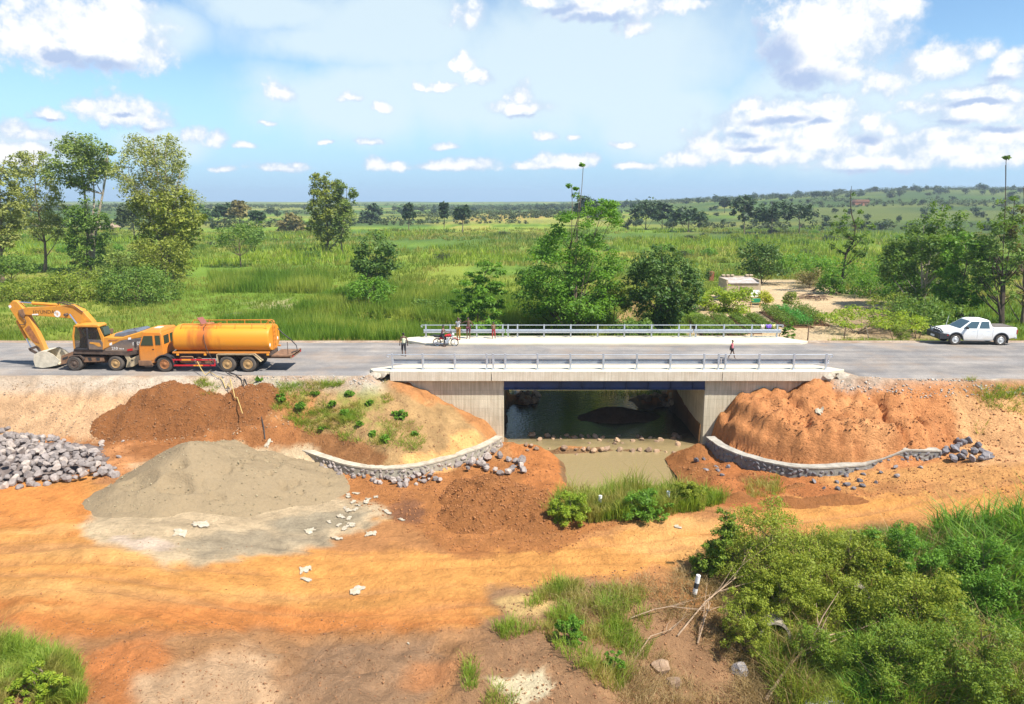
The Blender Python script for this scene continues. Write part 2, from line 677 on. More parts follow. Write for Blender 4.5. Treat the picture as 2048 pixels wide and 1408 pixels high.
def zfar(X, Y):
    q = X / np.maximum(Y, 1)
    z = -2.2 + 1.35 * smooth(11, 17, X) * (1 - smooth(84, 150, Y))
    z = z + smooth(230, 1150, Y) * (1.5 + 26.0 * smooth(-0.06, 0.66, q))
    z = z + 7.0 * (fbm(X * 0.004, Y * 0.004, 3, 31) - 0.5) * smooth(150, 700, Y)
    z = z + 1.1 * (fbm(X * 0.03, Y * 0.03, 3, 32) - 0.5) * smooth(62, 100, Y)
    return z


def channel(X, Y):
    xc = 6.3 + 0.5 * smooth(46, 42, Y) - 1.5 * np.maximum(Y - 67, 0)
    hw = 6.9 - 3.2 * smooth(46.0, 43.5, Y) - 1.5 * smooth(66, 74, Y)
    wob = 0.9 * (fbm(X * 0.35 + 5, Y * 0.35, 3, 41) - 0.5)
    return (1 - smooth(hw - 1.0, hw + 1.0, np.abs(X - xc) + wob)) * smooth(36.5, 39.5, Y) * (1 - smooth(78, 90, Y))


def cone_r(X, Y, c, back):
    dx = X - c[0]
    a = np.where(dx > 0, back[0], back[1])
    return np.sqrt((dx / a) ** 2 + (np.minimum(Y - c[1], 0) / c[3]) ** 2)


def zt(X, Y):
    X, Y = np.asarray(X, float), np.asarray(Y, float)
    n1 = fbm(X * 0.16, Y * 0.16, 4, 1) - 0.5
    n2 = fbm(X * 0.75, Y * 0.75, 4, 2) - 0.5
    ctr = smooth(-18, -7, X) * (1 - smooth(17, 28, X))
    zb = -2.95 - 1.35 * ctr
    # rutted, churned ground
    churn = smooth(25.5, 23, Y) + smooth(37, 41, Y) * 0.7
    n3 = fbm(X * 2.3, Y * 2.3, 3, 3) - 0.5
    zb = zb + 0.25 * n1 + (0.10 + 0.75 * churn) * n2 + (0.03 + 0.22 * churn) * n3
    # tracks pressed by tyres along the dirt road
    yc = 30.0 + 0.10 * X + 0.004 * np.maximum(X, 0) ** 2
    for k, dd in ((-1.0, 0.13), (1.0, 0.13), (-2.3, 0.10), (3.0, 0.08), (-3.6, 0.09), (0.1, 0.07)):
        zb = zb - dd * np.exp(-((Y - yc - k + 0.35 * np.sin(X * 0.21 + k)) / 0.20) ** 2)
    zb = zb + 0.30 * (fbm(X * 0.13, Y * 2.6, 3, 7) - 0.5) * smooth(20.5, 22, Y) * (1 - smooth(25.5, 27, Y)) * (1 - smooth(0, 4, X))
    # stream hollow in front of the track, lower right
    yt = 27.0 + 0.20 * np.maximum(X - 3, 0)
    hol = smooth(0.3, 4.5, yt - Y) * smooth(1.5, 8, X)
    zb = zb - 1.9 * hol
    # earth mounds at the lower centre and lower left
    for (mx, my, mr, mh) in ((0.2, 23.2, 0.8, 0.35), (1.7, 21.8, 1.0, 0.45), (-5.2, 20.2, 2.2, 0.5), (-1.2, 22.6, 1.3, 0.35), (-11.0, 21.0, 2.6, 0.5)):
        zb = zb + mh * np.exp(-((X - mx) ** 2 + (Y - my) ** 2) / mr ** 2)
    bank = 0.8 * np.exp(-(((X - 6.5) / 5) ** 2 + ((Y - 34.0) / 1.6) ** 2))
    zb = zb + 0.4 * bank
    base = lerp(zb, zfar(X, Y), smooth(50, 59, Y))
    # stream bed
    ch = channel(X, Y)
    bed = -5.5 + 0.55 * n2
    # earth bar under the bridge, rubble bars on both sides
    bed = bed + 1.25 * np.exp(-(((X - 7.9) / 3.3) ** 2 + ((Y - 53.3) / 1.7) ** 2))
    bed = bed + 1.0 * np.exp(-(((X - 0.9) / 1.3) ** 2 + ((Y - 58.0) / 1.6) ** 2))
    bed = bed + 1.0 * np.exp(-(((X - 11.3) / 1.9) ** 2 + ((Y - 57.5) / 2.2) ** 2))
    bed = bed + 0.62 * np.exp(-(((X - 1.6) / 2.3) ** 2 + ((Y - 45.4) / 1.5) ** 2))
    bed = bed + 0.60 * np.exp(-(((Y - 45.9 + 0.5 * n1) / 0.6) ** 2)) * smooth(11.5, 9.5, X) * smooth(2, 4, X) * (0.72 + 0.9 * (fbm(X * 0.9, Y * 0.9, 2, 19) - 0.35))
    z = lerp(base, np.minimum(base, bed), ch)
    # road embankment
    yn = ROAD_N + 0.25 - 1.1 * smooth(19, 27, X)
    rough = 0.5 * n1 + 0.55 * n2 + 0.25 * n3
    e1 = -0.06 - np.maximum(yn - Y, 0) / (1.5 - 0.45 * smooth(18, 21, X) * (1 - smooth(27, 31, X))) + np.minimum(np.maximum(yn - Y, 0), 1) * rough
    e2 = -0.06 - np.maximum(Y - ROAD_F, 0) / 1.4
    emb = np.minimum(e1, e2)
    opening = (X > AX0 - 0.02) & (X < AX1 + 0.02)
    side = smooth(BX0 - 0.3, BX0 - 1.2, X) + smooth(BX1 + 0.3, BX1 + 1.2, X)
    inner = np.where((Y > 47.3) & (Y < 58.3) & ~opening, -0.75, -99.0)
    emb = np.where(side > 0.02, lerp(np.minimum(emb, -0.6), emb, np.clip(side, 0, 1)), inner)
    z = np.maximum(z, emb)
    # quarter cones of earth against the wing walls
    okl = (Y < 46.95) & (X < AX0 - 0.3)
    rl = cone_r(X, Y, CONE_L, (7.4, 6.6))
    zl = -0.35 - 3.45 * rl + (0.6 * n1 + 0.75 * n2 + 0.4 * n3) * smooth(0, 0.2, rl)
    pit = np.exp(-(((X + 3.7) / 1.5) ** 2 + ((Y - 42.9) / 1.0) ** 2))
    zl = zl - 0.55 * pit - 0.5 * smooth(0.80, 0.94, rl)
    zl = zl - 3.0 * smooth(0.93, 1.03, rl)
    z = np.where(okl & (rl < 1.06), np.maximum(z, zl), z)
    okr = (Y < 46.95) & (X > AX1 + 0.3)
    rr = cone_r(X, Y, CONE_R, (5.4, 9.4))
    gul = 0.32 * np.exp(-(((X - 17.9 - 0.3 * np.sin(Y * 1.9 + 1)) / 0.2) ** 2)) + 0.35 * np.exp(-(((X - 24.7 - 0.3 * np.sin(Y * 1.6)) / 0.25) ** 2)) + 0.65 * np.exp(-(((X - 22.6 - 0.25 * np.sin(Y * 2.2)) / 0.22) ** 2)) + 0.18 * np.exp(-(((X - 20.3 - 0.2 * np.sin(Y * 1.7)) / 0.2) ** 2))
    cut = smooth(0.84, 0.92, rr + 0.20 * n1 + 0.10 * n2)
    ang = np.arctan2(Y - CONE_R[1], X - CONE_R[0])
    rad = fbm(ang * 5.5, rr * 1.3, 4, 9) - 0.5
    zr = -0.10 - 2.5 * rr ** 1.45 - 0.75 * cut + (1.0 * n1 + 1.0 * n2 + 0.65 * n3 + 0.6 * rad) * smooth(0.06, 0.3, rr) - gul * smooth(0.1, 0.3, rr) * (1 - cut)
    zr = zr - 3.0 * smooth(0.92, 1.04, rr)
    z = np.where(okr & (rr < 1.08), np.maximum(z, zr), z)
    return z


def zat(x, y):
    return float(zt(np.array([x]), np.array([y]))[0])


def on(px, py, it=14):
    """the ground point seen at pixel px, py"""
    d = ray(px, py)
    z = -3.5 if py > 755 else -2.0
    for _ in range(it):
        t = (z - CAM_H) / d[2]
        z = 0.5 * z + 0.5 * zat(d[0] * t, d[1] * t)
    t = (z - CAM_H) / d[2]
    return Vector((d[0] * t, d[1] * t, zat(d[0] * t, d[1] * t)))


def axis(lo, hi, step, far_lo, far_hi, n_lo, n_hi):
    mid = np.arange(lo, hi, step)

    def geo(a, b, n):
        s = np.linspace(0, 1, n + 1)[1:]
        k = 5.2
        return a + (b - a) * (np.exp(k * s) - 1) / (math.exp(k) - 1)
    left = geo(lo, far_lo, n_lo)[::-1]
    right = geo(mid[-1], far_hi, n_hi)
    return np.concatenate([left, mid, right])


gx = axis(-31, 34, 0.17, -3400, 3400, 42, 42)
gy = np.concatenate([np.linspace(2, 17.5, 12), np.arange(18, 48, 0.16), np.arange(48, 62, 0.4), axis(62, 63, 0.6, 62, 3300, 0, 90)[1:]])
GX, GY = np.meshgrid(gx, gy)
GZ = zt(GX, GY)
gme = mesh_np('ground', np.stack([GX.ravel(), GY.ravel(), GZ.ravel()], 1),
              (lambda i: np.stack([i, i + 1, i + 1 + len(gx), i + len(gx)], 1))(
                  (np.arange(len(gy) - 1)[:, None] * len(gx) + np.arange(len(gx) - 1)[None, :]).ravel()), True)


def poly_mask(px, py, poly, feather):
    """soft membership of points in a polygon (layout of the ground's soil zones)"""
    inside = np.zeros(px.shape, bool)
    dist = np.full(px.shape, 1e9)
    n = len(poly)
    for i in range(n):
        x0, y0 = poly[i]
        x1, y1 = poly[(i + 1) % n]
        if y0 != y1:
            cond = ((y0 > py) != (y1 > py)) & (px < (x1 - x0) * (py - y0) / (y1 - y0) + x0)
            inside ^= cond
        dx, dy = x1 - x0, y1 - y0
        t = np.clip(((px - x0) * dx + (py - y0) * dy) / (dx * dx + dy * dy + 1e-9), 0, 1)
        dist = np.minimum(dist, np.hypot(px - x0 - t * dx, (py - y0 - t * dy) * 1.6))
    return smooth(-feather, feather, np.where(inside, dist, -dist))


def ground_colours(X, Y, Z):
    px, py = proj(X, Y, Z)
    n = X.shape
    na = fbm(X * 0.30, Y * 0.30, 4, 51)
    nb = fbm(X * 1.3, Y * 1.3, 4, 52)
    nc = fbm(X * 0.09, Y * 0.5, 4, 53)
    wx = (na - 0.5) * 130 + (nb - 0.5) * 60
    wy = (fbm(X * 0.4, Y * 0.4, 4, 54) - 0.5) * 60 + (nb - 0.5) * 24
    qx, qy = px + wx, py + wy
    col = np.zeros(n + (3,))
    col[...] = (0.40, 0.185, 0.07)

    def put(m, c, k=1.0):
        m = np.clip(m * k, 0, 1)[..., None]
        col[...] = col * (1 - m) + np.array(c) * m

    def P(poly, c, f=14, k=1.0):
        put(poly_mask(qx, qy, poly, f), c, k)
    # foreground
    P([(0, 750), (430, 750), (540, 775), (420, 850), (150, 885), (-300, 900), (-300, 750)], (0.50, 0.31, 0.17), 16)
    P([(150, 880), (330, 850), (600, 850), (640, 900), (380, 900), (170, 930)], (0.30, 0.125, 0.045), 18)
    P([(90, 890), (260, 900), (330, 930), (230, 960), (120, 960)], (0.46, 0.21, 0.085), 16)
    P([(-300, 985), (230, 960), (330, 1085), (700, 1100), (900, 1105), (1200, 1085), (1500, 1015), (1700, 1000), (2400, 930), (2400, 1070), (1650, 1075), (1400, 1110), (1150, 1165), (960, 1255), (300, 1255), (-300, 1240)], (0.57, 0.265, 0.075), 14)
    P([(-300, 975), (230, 975), (260, 1050), (-300, 1080)], (0.58, 0.215, 0.055), 22, 0.8)
    P([(-300, 1205), (300, 1210), (900, 1205), (960, 1240), (700, 1275), (300, 1275), (-300, 1260)], (0.52, 0.205, 0.06), 24, 0.7)
    put(smooth(0.56, 0.72, nc) * poly_mask(px, py, [(-300, 1090), (2400, 1000), (2400, 1080), (1200, 1180), (-300, 1240)], 20), (0.40, 0.19, 0.08), 0.55)
    put(smooth(0.58, 0.74, fbm(X * 0.12, Y * 0.8, 4, 61)) * poly_mask(px, py, [(-300, 1000), (2400, 940), (2400, 1080), (1200, 1180), (-300, 1240)], 20), (0.66, 0.36, 0.13), 0.6)
    put(smooth(0.50, 0.62, fbm(X * 0.10, Y * 1.5, 4, 63)) * poly_mask(px, py, [(-300, 1195), (980, 1195), (960, 1300), (-300, 1300)], 30), (0.46, 0.16, 0.045), 0.5)
    yc_ = 30.0 + 0.10 * X + 0.004 * np.maximum(X, 0) ** 2
    onroad = poly_mask(px, py, [(-300, 1000), (2400, 940), (2400, 1080), (1200, 1180), (960, 1255), (-300, 1250)], 20)
    for k_ in (-1.0, 1.0, -2.3, 3.0, -3.6, 0.1):
        ln_ = np.exp(-((Y - yc_ - k_ + 0.35 * np.sin(X * 0.21 + k_)) / 0.24) ** 2) * smooth(0.35, 0.6, fbm(X * 0.25 + k_, Y * 0.2, 3, 64))
        put(ln_ * onroad, (0.44, 0.215, 0.085), 0.6)
    # sand halo with dark damp patches
    P([(190, 985), (330, 900), (640, 900), (740, 960), (800, 1010), (640, 1095), (350, 1120), (210, 1085)], (0.47, 0.355, 0.22), 16)
    P([(510, 1030), (620, 1012), (720, 1025), (690, 1055), (560, 1056)], (0.30, 0.245, 0.165), 14)
    P([(380, 1075), (480, 1056), (640, 1058), (660, 1080), (520, 1100), (400, 1096)], (0.30, 0.24, 0.16), 14)
    P([(230, 1080), (330, 1062), (380, 1085), (300, 1105)], (0.52, 0.40, 0.30), 10)
    # brown soil around the front heap and below the left wing wall
    P([(630, 930), (860, 935), (1040, 900), (1150, 930), (1160, 980), (1090, 1060), (1240, 1050), (1120, 1105), (880, 1110), (840, 1050), (700, 1000)], (0.36, 0.15, 0.05), 14)
    P([(780, 990), (860, 1000), (840, 1040), (760, 1030)], (0.22, 0.10, 0.05), 12)
    P([(1000, 880), (1140, 880), (1180, 920), (1160, 990), (1040, 960)], (0.40, 0.155, 0.05), 10)
    # right bank of the pond, soil in front of the right wall
    P([(1340, 890), (1430, 900), (1580, 950), (1900, 930), (1990, 940), (1650, 1010), (1480, 1010), (1360, 980)], (0.36, 0.135, 0.045), 12)
    P([(1600, 950), (1950, 915), (2048, 900), (2400, 880), (2400, 940), (1700, 985)], (0.52, 0.26, 0.09), 14)
    # bottom strip
    P([(-300, 1262), (330, 1268), (700, 1258), (980, 1258), (1010, 1290), (960, 1500), (-300, 1500)], (0.36, 0.19, 0.085), 26)
    P([(170, 1285), (350, 1275), (330, 1400), (200, 1420)], (0.47, 0.18, 0.06), 26)
    P([(300, 1340), (520, 1300), (590, 1390), (560, 1500), (220, 1500)], (0.46, 0.30, 0.175), 26)
    P([(560, 1290), (880, 1270), (900, 1400), (800, 1500), (600, 1500)], (0.30, 0.18, 0.10), 26)
    P([(820, 1320), (920, 1310), (930, 1380), (830, 1390)], (0.42, 0.19, 0.08), 24)
    P([(950, 1170), (1200, 1170), (1300, 1180), (1560, 1260), (1560, 1500), (940, 1500)], (0.29, 0.165, 0.085), 18)
    P([(1000, 1350), (1100, 1320), (1120, 1370), (1010, 1420)], (0.60, 0.50, 0.32), 10)
    P([(960, 1200), (1080, 1180), (1100, 1215), (990, 1235)], (0.54, 0.36, 0.15), 12)
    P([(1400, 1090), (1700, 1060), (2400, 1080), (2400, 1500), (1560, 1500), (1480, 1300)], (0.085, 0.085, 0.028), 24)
    # embankment cones
    P([(600, 780), (790, 768), (960, 880), (900, 930), (700, 925), (600, 880)], (0.36, 0.225, 0.10), 10)
    put(poly_mask(qx, qy, [(500, 765), (770, 770), (770, 850), (640, 880), (560, 820)], 16) * smooth(0.45, 0.6, nb), (0.22, 0.22, 0.05), 0.85)
    P([(590, 870), (700, 880), (760, 905), (700, 935), (590, 900)], (0.25, 0.115, 0.045), 10)
    P([(800, 915), (880, 875), (940, 880), (950, 905), (860, 930), (740, 935)], (0.62, 0.33, 0.125), 8)
    rr = cone_r(X, Y, CONE_R, (5.4, 9.4))
    mr = (1 - smooth(0.98, 1.06, rr)) * (Y < 46.6) * (X > AX1 + 0.3) * smooth(0.10, 0.18, rr)
    put(mr, (0.49, 0.21, 0.08))
    put(mr * smooth(0.5, 0.62, na) * smooth(14, 20, X), (0.60, 0.29, 0.12), 0.85)
    put(mr * smooth(0.54, 0.66, nb), (0.30, 0.12, 0.045), 0.6)
    P([(1880, 790), (2400, 790), (2400, 935), (1960, 930), (1900, 880)], (0.55, 0.30, 0.135), 16)
    # gravel shoulders
    sh = smooth(44.3, 45.4, Y) * (1 - smooth(59, 60, Y)) * (1 - smooth(BX0 - 1.2, BX0 + 0.5, X) * (1 - smooth(BX1 - 0.5, BX1 + 0.4, X)))
    put(sh * (0.6 + 0.6 * (nb - 0.3)), (0.42, 0.37, 0.30), 0.95)
    # bed and banks of the stream
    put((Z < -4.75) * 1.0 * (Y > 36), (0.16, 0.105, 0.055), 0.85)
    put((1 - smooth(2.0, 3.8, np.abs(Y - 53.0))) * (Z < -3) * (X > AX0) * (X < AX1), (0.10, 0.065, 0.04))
    # beyond the road
    fm = smooth(58.9, 60.2, Y)
    g1 = fbm(X * 0.020, Y * 0.016, 4, 71)
    g2 = fbm(X * 0.06 + 9, Y * 0.035, 4, 72)
    g3 = fbm(X * 0.25, Y * 0.14, 3, 73)
    fc = np.zeros(n + (3,))
    fc[...] = (0.118, 0.180, 0.020)

    def putf(m, c, k=1.0):
        m = np.clip(m * k, 0, 1)[..., None]
        fc[...] = fc * (1 - m) + np.array(c) * m
    putf(smooth(0.50, 0.62, g1), (0.205, 0.225, 0.032), 0.8)
    putf(smooth(0.50, 0.60, g2), (0.060, 0.115, 0.014), 0.85)
    putf(smooth(0.60, 0.70, fbm(X * 0.05, Y * 0.03, 3, 75)), (0.32, 0.26, 0.06), 0.75)
    putf(smooth(0.50, 0.72, g3), (0.19, 0.27, 0.04), 0.5)
    # far fields: broad bands across the plain
    gb = fbm(X * 0.0035, Y * 0.012, 4, 77)
    farm = smooth(170, 330, Y)
    putf(farm * smooth(0.53, 0.60, gb), (0.19, 0.175, 0.045), 0.75)
    putf(farm * smooth(0.50, 0.42, gb), (0.050, 0.080, 0.020), 0.85)
    putf(farm * smooth(0.58, 0.64, fbm(X * 0.012, Y * 0.02, 3, 78)), (0.05, 0.085, 0.025), 0.9)
    right = smooth(0.10, 0.45, X / np.maximum(Y, 1)) * smooth(180, 300, Y)
    putf(right, (0.040, 0.062, 0.018), 0.65)  # right hillside darkened: cloud shadow painted into the ground colour
    # nursery yard of bare pale earth
    yx, yy = px + (na - 0.5) * 60, py + (nb - 0.5) * 22
    yard = poly_mask(yx, yy, [(1390, 690), (1400, 600), (1470, 575), (1520, 555), (1600, 560), (1700, 585), (1760, 600), (1830, 640), (1900, 690)], 10)
    putf(yard * (Y < 125), (0.50, 0.35, 0.215), 0.97)
    putf(yard * smooth(0.52, 0.64, nb) * (Y < 125), (0.38, 0.25, 0.15), 0.6)
    putf(poly_mask(yx, yy, [(1640, 625), (1720, 610), (1830, 640), (1900, 690), (1750, 675)], 12) * (Y < 100), (0.26, 0.165, 0.10), 0.75)
    putf(poly_mask(yx, yy, [(1200, 690), (1230, 620), (1280, 590), (1290, 690)], 10) * (Y < 100), (0.42, 0.24, 0.12), 0.85)
    putf(poly_mask(yx, yy, [(510, 608), (560, 600), (625, 612), (600, 628), (530, 622)], 6) * (Y < 130), (0.45, 0.34, 0.21), 0.9)
    putf(poly_mask(yx, yy, [(780, 565), (860, 560), (870, 570), (790, 578)], 6), (0.40, 0.22, 0.07), 0.8)
    putf(poly_mask(yx, yy, [(900, 436), (1090, 428), (1100, 434), (920, 442)], 5), (0.36, 0.22, 0.07), 0.8)
    putf(smooth(62.5, 60.5, Y) * (0.4 + nb), (0.36, 0.24, 0.12), 0.8)
    m = fm[..., None]
    col = col * (1 - m) + fc * m
    nf = fbm(X * 3.1, Y * 3.1, 3, 58)
    k = 0.55 + 0.55 * nb[..., None] + 0.40 * nf[..., None]
    col = col * np.where(fm[..., None] > 0.5, 0.9 + 0.2 * nb[..., None], k)
    soil = (1 - fm)[..., None]
    col = col * (soil * np.array([0.98, 0.965, 0.94]) + (1 - soil) * np.array([1.0, 1.05, 1.0]))
    return np.clip(col, 0.004, 0.85)


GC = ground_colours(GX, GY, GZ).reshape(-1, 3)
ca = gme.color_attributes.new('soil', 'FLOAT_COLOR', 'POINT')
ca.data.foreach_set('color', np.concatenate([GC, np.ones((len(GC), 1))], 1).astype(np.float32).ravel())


def soil_mat(name, attr=None, col=(0.4, 0.2, 0.1), s1=0.9, s2=6.0, amp=0.42, bump=1.0, bs=4.0, lump=0.30):
    m = bpy.data.materials.new(name)
    m.use_nodes = True
    t = m.node_tree
    b = t.nodes['Principled BSDF']
    b.inputs['Roughness'].default_value = 0.95
    b.inputs['Specular IOR Level'].default_value = 0.12
    g = t.nodes.new('ShaderNodeNewGeometry')
    if attr:
        a = t.nodes.new('ShaderNodeAttribute')
        a.attribute_name = attr
        src = a.outputs['Color']
    else:
        a = t.nodes.new('ShaderNodeRGB')
        a.outputs[0].default_value = (*col, 1)
        src = a.outputs[0]

    def nz(scale, det):
        n = t.nodes.new('ShaderNodeTexNoise')
        n.inputs['Scale'].default_value = scale
        n.inputs['Detail'].default_value = det
        n.inputs['Roughness'].default_value = 0.75
        t.links.new(g.outputs['Position'], n.inputs['Vector'])
        return n.outputs[0]
    n1, n2 = nz(s1, 8), nz(s2, 8)
    mu = t.nodes.new('ShaderNodeMath')
    mu.operation = 'MULTIPLY_ADD'
    t.links.new(n1, mu.inputs[0])
    mu.inputs[1].default_value = amp * 1.6
    mu.inputs[2].default_value = 1 - amp * 1.6
    mu2 = t.nodes.new('ShaderNodeMath')
    mu2.operation = 'MULTIPLY_ADD'
    t.links.new(n2, mu2.inputs[0])
    mu2.inputs[1].default_value = amp * 2.6
    t.links.new(mu.outputs[0], mu2.inputs[2])
    sc = t.nodes.new('ShaderNodeVectorMath')
    sc.operation = 'SCALE'
    t.links.new(src, sc.inputs[0])
    t.links.new(mu2.outputs[0], sc.inputs['Scale'])
    t.links.new(sc.outputs[0], b.inputs['Base Color'])
    h = nz(bs, 10)
    bp = t.nodes.new('ShaderNodeBump')
    bp.inputs['Strength'].default_value = bump
    bp.inputs['Distance'].default_value = lump
    t.links.new(h, bp.inputs['Height'])
    t.links.new(bp.outputs[0], b.inputs['Normal'])
    return m


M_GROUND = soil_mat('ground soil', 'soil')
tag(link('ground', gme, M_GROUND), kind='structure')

# ---------------------------------------------------------------- road
M_ROAD = bpy.data.materials.new('road chippings')
M_ROAD.use_nodes = True


def road_nodes(m):
    t = m.node_tree
    b = t.nodes['Principled BSDF']
    b.inputs['Roughness'].default_value = 0.9
    b.inputs['Specular IOR Level'].default_value = 0.2
    g = t.nodes.new('ShaderNodeNewGeometry')
    mp = t.nodes.new('ShaderNodeMapping')
    mp.inputs['Scale'].default_value = (0.05, 0.9, 1)
    t.links.new(g.outputs['Position'], mp.inputs[0])

    def nz(scale, det, vec):
        n = t.nodes.new('ShaderNodeTexNoise')
        n.inputs['Scale'].default_value = scale
        n.inputs['Detail'].default_value = det
        n.inputs['Roughness'].default_value = 0.65
        t.links.new(vec, n.inputs['Vector'])
        return n.outputs[0]
    st = nz(1.0, 5, mp.outputs[0])
    big = nz(0.35, 6, g.outputs['Position'])
    gr = nz(22, 4, g.outputs['Position'])

    def ramp(x, p0, c0, p1, c1):
        r = t.nodes.new('ShaderNodeValToRGB')
        r.color_ramp.elements[0].position, r.color_ramp.elements[1].position = p0, p1
        r.color_ramp.elements[0].color, r.color_ramp.elements[1].color = (*c0, 1), (*c1, 1)
        t.links.new(x, r.inputs[0])
        return r.outputs[0]
    c1 = ramp(st, 0.35, (0.215, 0.200, 0.184), 0.65, (0.305, 0.285, 0.262))
    c2 = ramp(big, 0.40, (0.74, 0.74, 0.76), 0.66, (1.16, 1.10, 1.04))
    c3 = ramp(gr, 0.3, (0.72, 0.72, 0.72), 0.7, (1.25, 1.25, 1.25))

    def mul(a, bb):
        x = t.nodes.new('ShaderNodeMix')
        x.data_type = 'RGBA'
        x.blend_type = 'MULTIPLY'
        x.inputs[0].default_value = 1
        t.links.new(a, x.inputs[6])
        t.links.new(bb, x.inputs[7])
        return x.outputs[2]
    dirt = ramp(nz(0.22, 7, g.outputs['Position']), 0.50, (0, 0, 0), 0.72, (0.75, 0.75, 0.75))
    mxd = t.nodes.new('ShaderNodeMix')
    mxd.data_type = 'RGBA'
    t.links.new(dirt, mxd.inputs[0])
    t.links.new(mul(mul(c1, c2), c3), mxd.inputs[6])
    mxd.inputs[7].default_value = (0.30, 0.215, 0.145, 1)
    t.links.new(mxd.outputs[2], b.inputs['Base Color'])
    bp = t.nodes.new('ShaderNodeBump')
    bp.inputs['Strength'].default_value = 0.4
    bp.inputs['Distance'].default_value = 0.03
    t.links.new(gr, bp.inputs['Height'])
    t.links.new(bp.outputs[0], b.inputs['Normal'])


road_nodes(M_ROAD)
rx = np.concatenate([np.linspace(-260, -45, 40), np.arange(-44, 50, 0.5), np.linspace(50.5, 260, 40)])
ry = np.array([0, .02, .04, .06, .08, .16, .3, .45, .6, .75, .88, .93, .97, 1])
e_n = np.where((rx > BX0 - 1.4) & (rx < BX1 + 1.4), 47.6, 46.0 - 0.9 * smooth(21, 26, rx) + 0.5 * (fbm(rx * 0.7, rx * 0, 4, 5) - 0.5))
e_f = np.where((rx > BX0 - 0.4) & (rx < BX1 + 2.6), 57.2, 57.75 + 0.5 * (fbm(rx * 0.7, rx * 0 + 4, 4, 6) - 0.5))
RX = np.repeat(rx[:, None], 14, 1)
RY = e_n[:, None] + (e_f - e_n)[:, None] * ry[None, :]
RZ = -0.11 + 0.15 * smooth(0, 0.08, np.minimum(ry, 1 - ry))[None, :] + 0.03 * (1 - (2 * ry[None, :] - 1) ** 2) + 0 * RX
i = (np.arange(len(rx) - 1)[:, None] * 14 + np.arange(13)[None, :]).ravel()
tag(link('road', mesh_np('road', np.stack([RX.ravel(), RY.ravel(), RZ.ravel()], 1), np.stack([i, i + 14, i + 15, i + 1], 1), True), M_ROAD), kind='structure')

# ---------------------------------------------------------------- water
M_WATER = bpy.data.materials.new('muddy water')
M_WATER.use_nodes = True
t = M_WATER.node_tree
b = t.nodes['Principled BSDF']
b.inputs['Base Color'].default_value = (0.285, 0.205, 0.082, 1)
b.inputs['Roughness'].default_value = 0.04
b.inputs['IOR'].default_value = 1.33
b.inputs['Specular IOR Level'].default_value = 0.8
g = t.nodes.new('ShaderNodeNewGeometry')
n = t.nodes.new('ShaderNodeTexNoise')
n.inputs['Scale'].default_value = 4.5
n.inputs['Detail'].default_value = 3
t.links.new(g.outputs['Position'], n.inputs['Vector'])
bp = t.nodes.new('ShaderNodeBump')
bp.inputs['Strength'].default_value = 0.30
bp.inputs['Distance'].default_value = 0.10
t.links.new(n.outputs[0], bp.inputs['Height'])
t.links.new(bp.outputs[0], b.inputs['Normal'])
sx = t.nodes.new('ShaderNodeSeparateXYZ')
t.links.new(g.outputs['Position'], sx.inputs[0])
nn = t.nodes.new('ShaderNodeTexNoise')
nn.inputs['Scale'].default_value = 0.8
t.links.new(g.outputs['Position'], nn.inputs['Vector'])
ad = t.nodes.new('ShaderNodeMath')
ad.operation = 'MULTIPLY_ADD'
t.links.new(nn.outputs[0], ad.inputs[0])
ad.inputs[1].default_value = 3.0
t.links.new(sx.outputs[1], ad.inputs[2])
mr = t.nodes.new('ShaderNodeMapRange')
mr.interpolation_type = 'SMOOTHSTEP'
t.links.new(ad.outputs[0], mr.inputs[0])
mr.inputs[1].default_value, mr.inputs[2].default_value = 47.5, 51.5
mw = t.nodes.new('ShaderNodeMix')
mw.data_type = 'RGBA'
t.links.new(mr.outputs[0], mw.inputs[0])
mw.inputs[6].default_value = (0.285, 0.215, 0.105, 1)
mw.inputs[7].default_value = (0.060, 0.048, 0.026, 1)  # water darkened under the deck: its shade is painted into the colour
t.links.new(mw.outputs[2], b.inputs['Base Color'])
WZ = -5.0
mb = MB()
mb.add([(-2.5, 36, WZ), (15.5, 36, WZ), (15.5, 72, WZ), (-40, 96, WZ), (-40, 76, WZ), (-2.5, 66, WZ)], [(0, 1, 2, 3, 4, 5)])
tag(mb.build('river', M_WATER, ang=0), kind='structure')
M_WATER2 = mat('still grey water', (0.30, 0.30, 0.25), 0.08, var=0.1)
mb = MB()
pp = [on(x, y) for x, y in ((452, 628), (480, 624), (508, 632), (515, 646), (498, 652), (470, 650), (450, 640))]
zz = max(p.z for p in pp) + 0.02
mb.add([(p.x, p.y, zz) for p in pp], [tuple(range(7))])
tag(mb.build('pond', M_WATER2, ang=0), kind='structure')
mb = MB()
pp = [on(x, y) for x, y in ((1610, 1400), (1640, 1375), (1690, 1370), (1730, 1385), (1740, 1430), (1610, 1440))]
zz = min(p.z for p in pp) + 0.25
mb.add([(p.x, p.y, zz) for p in pp], [tuple(range(6))])
tag(mb.build('stream', M_WATER2, ang=0), kind='structure')


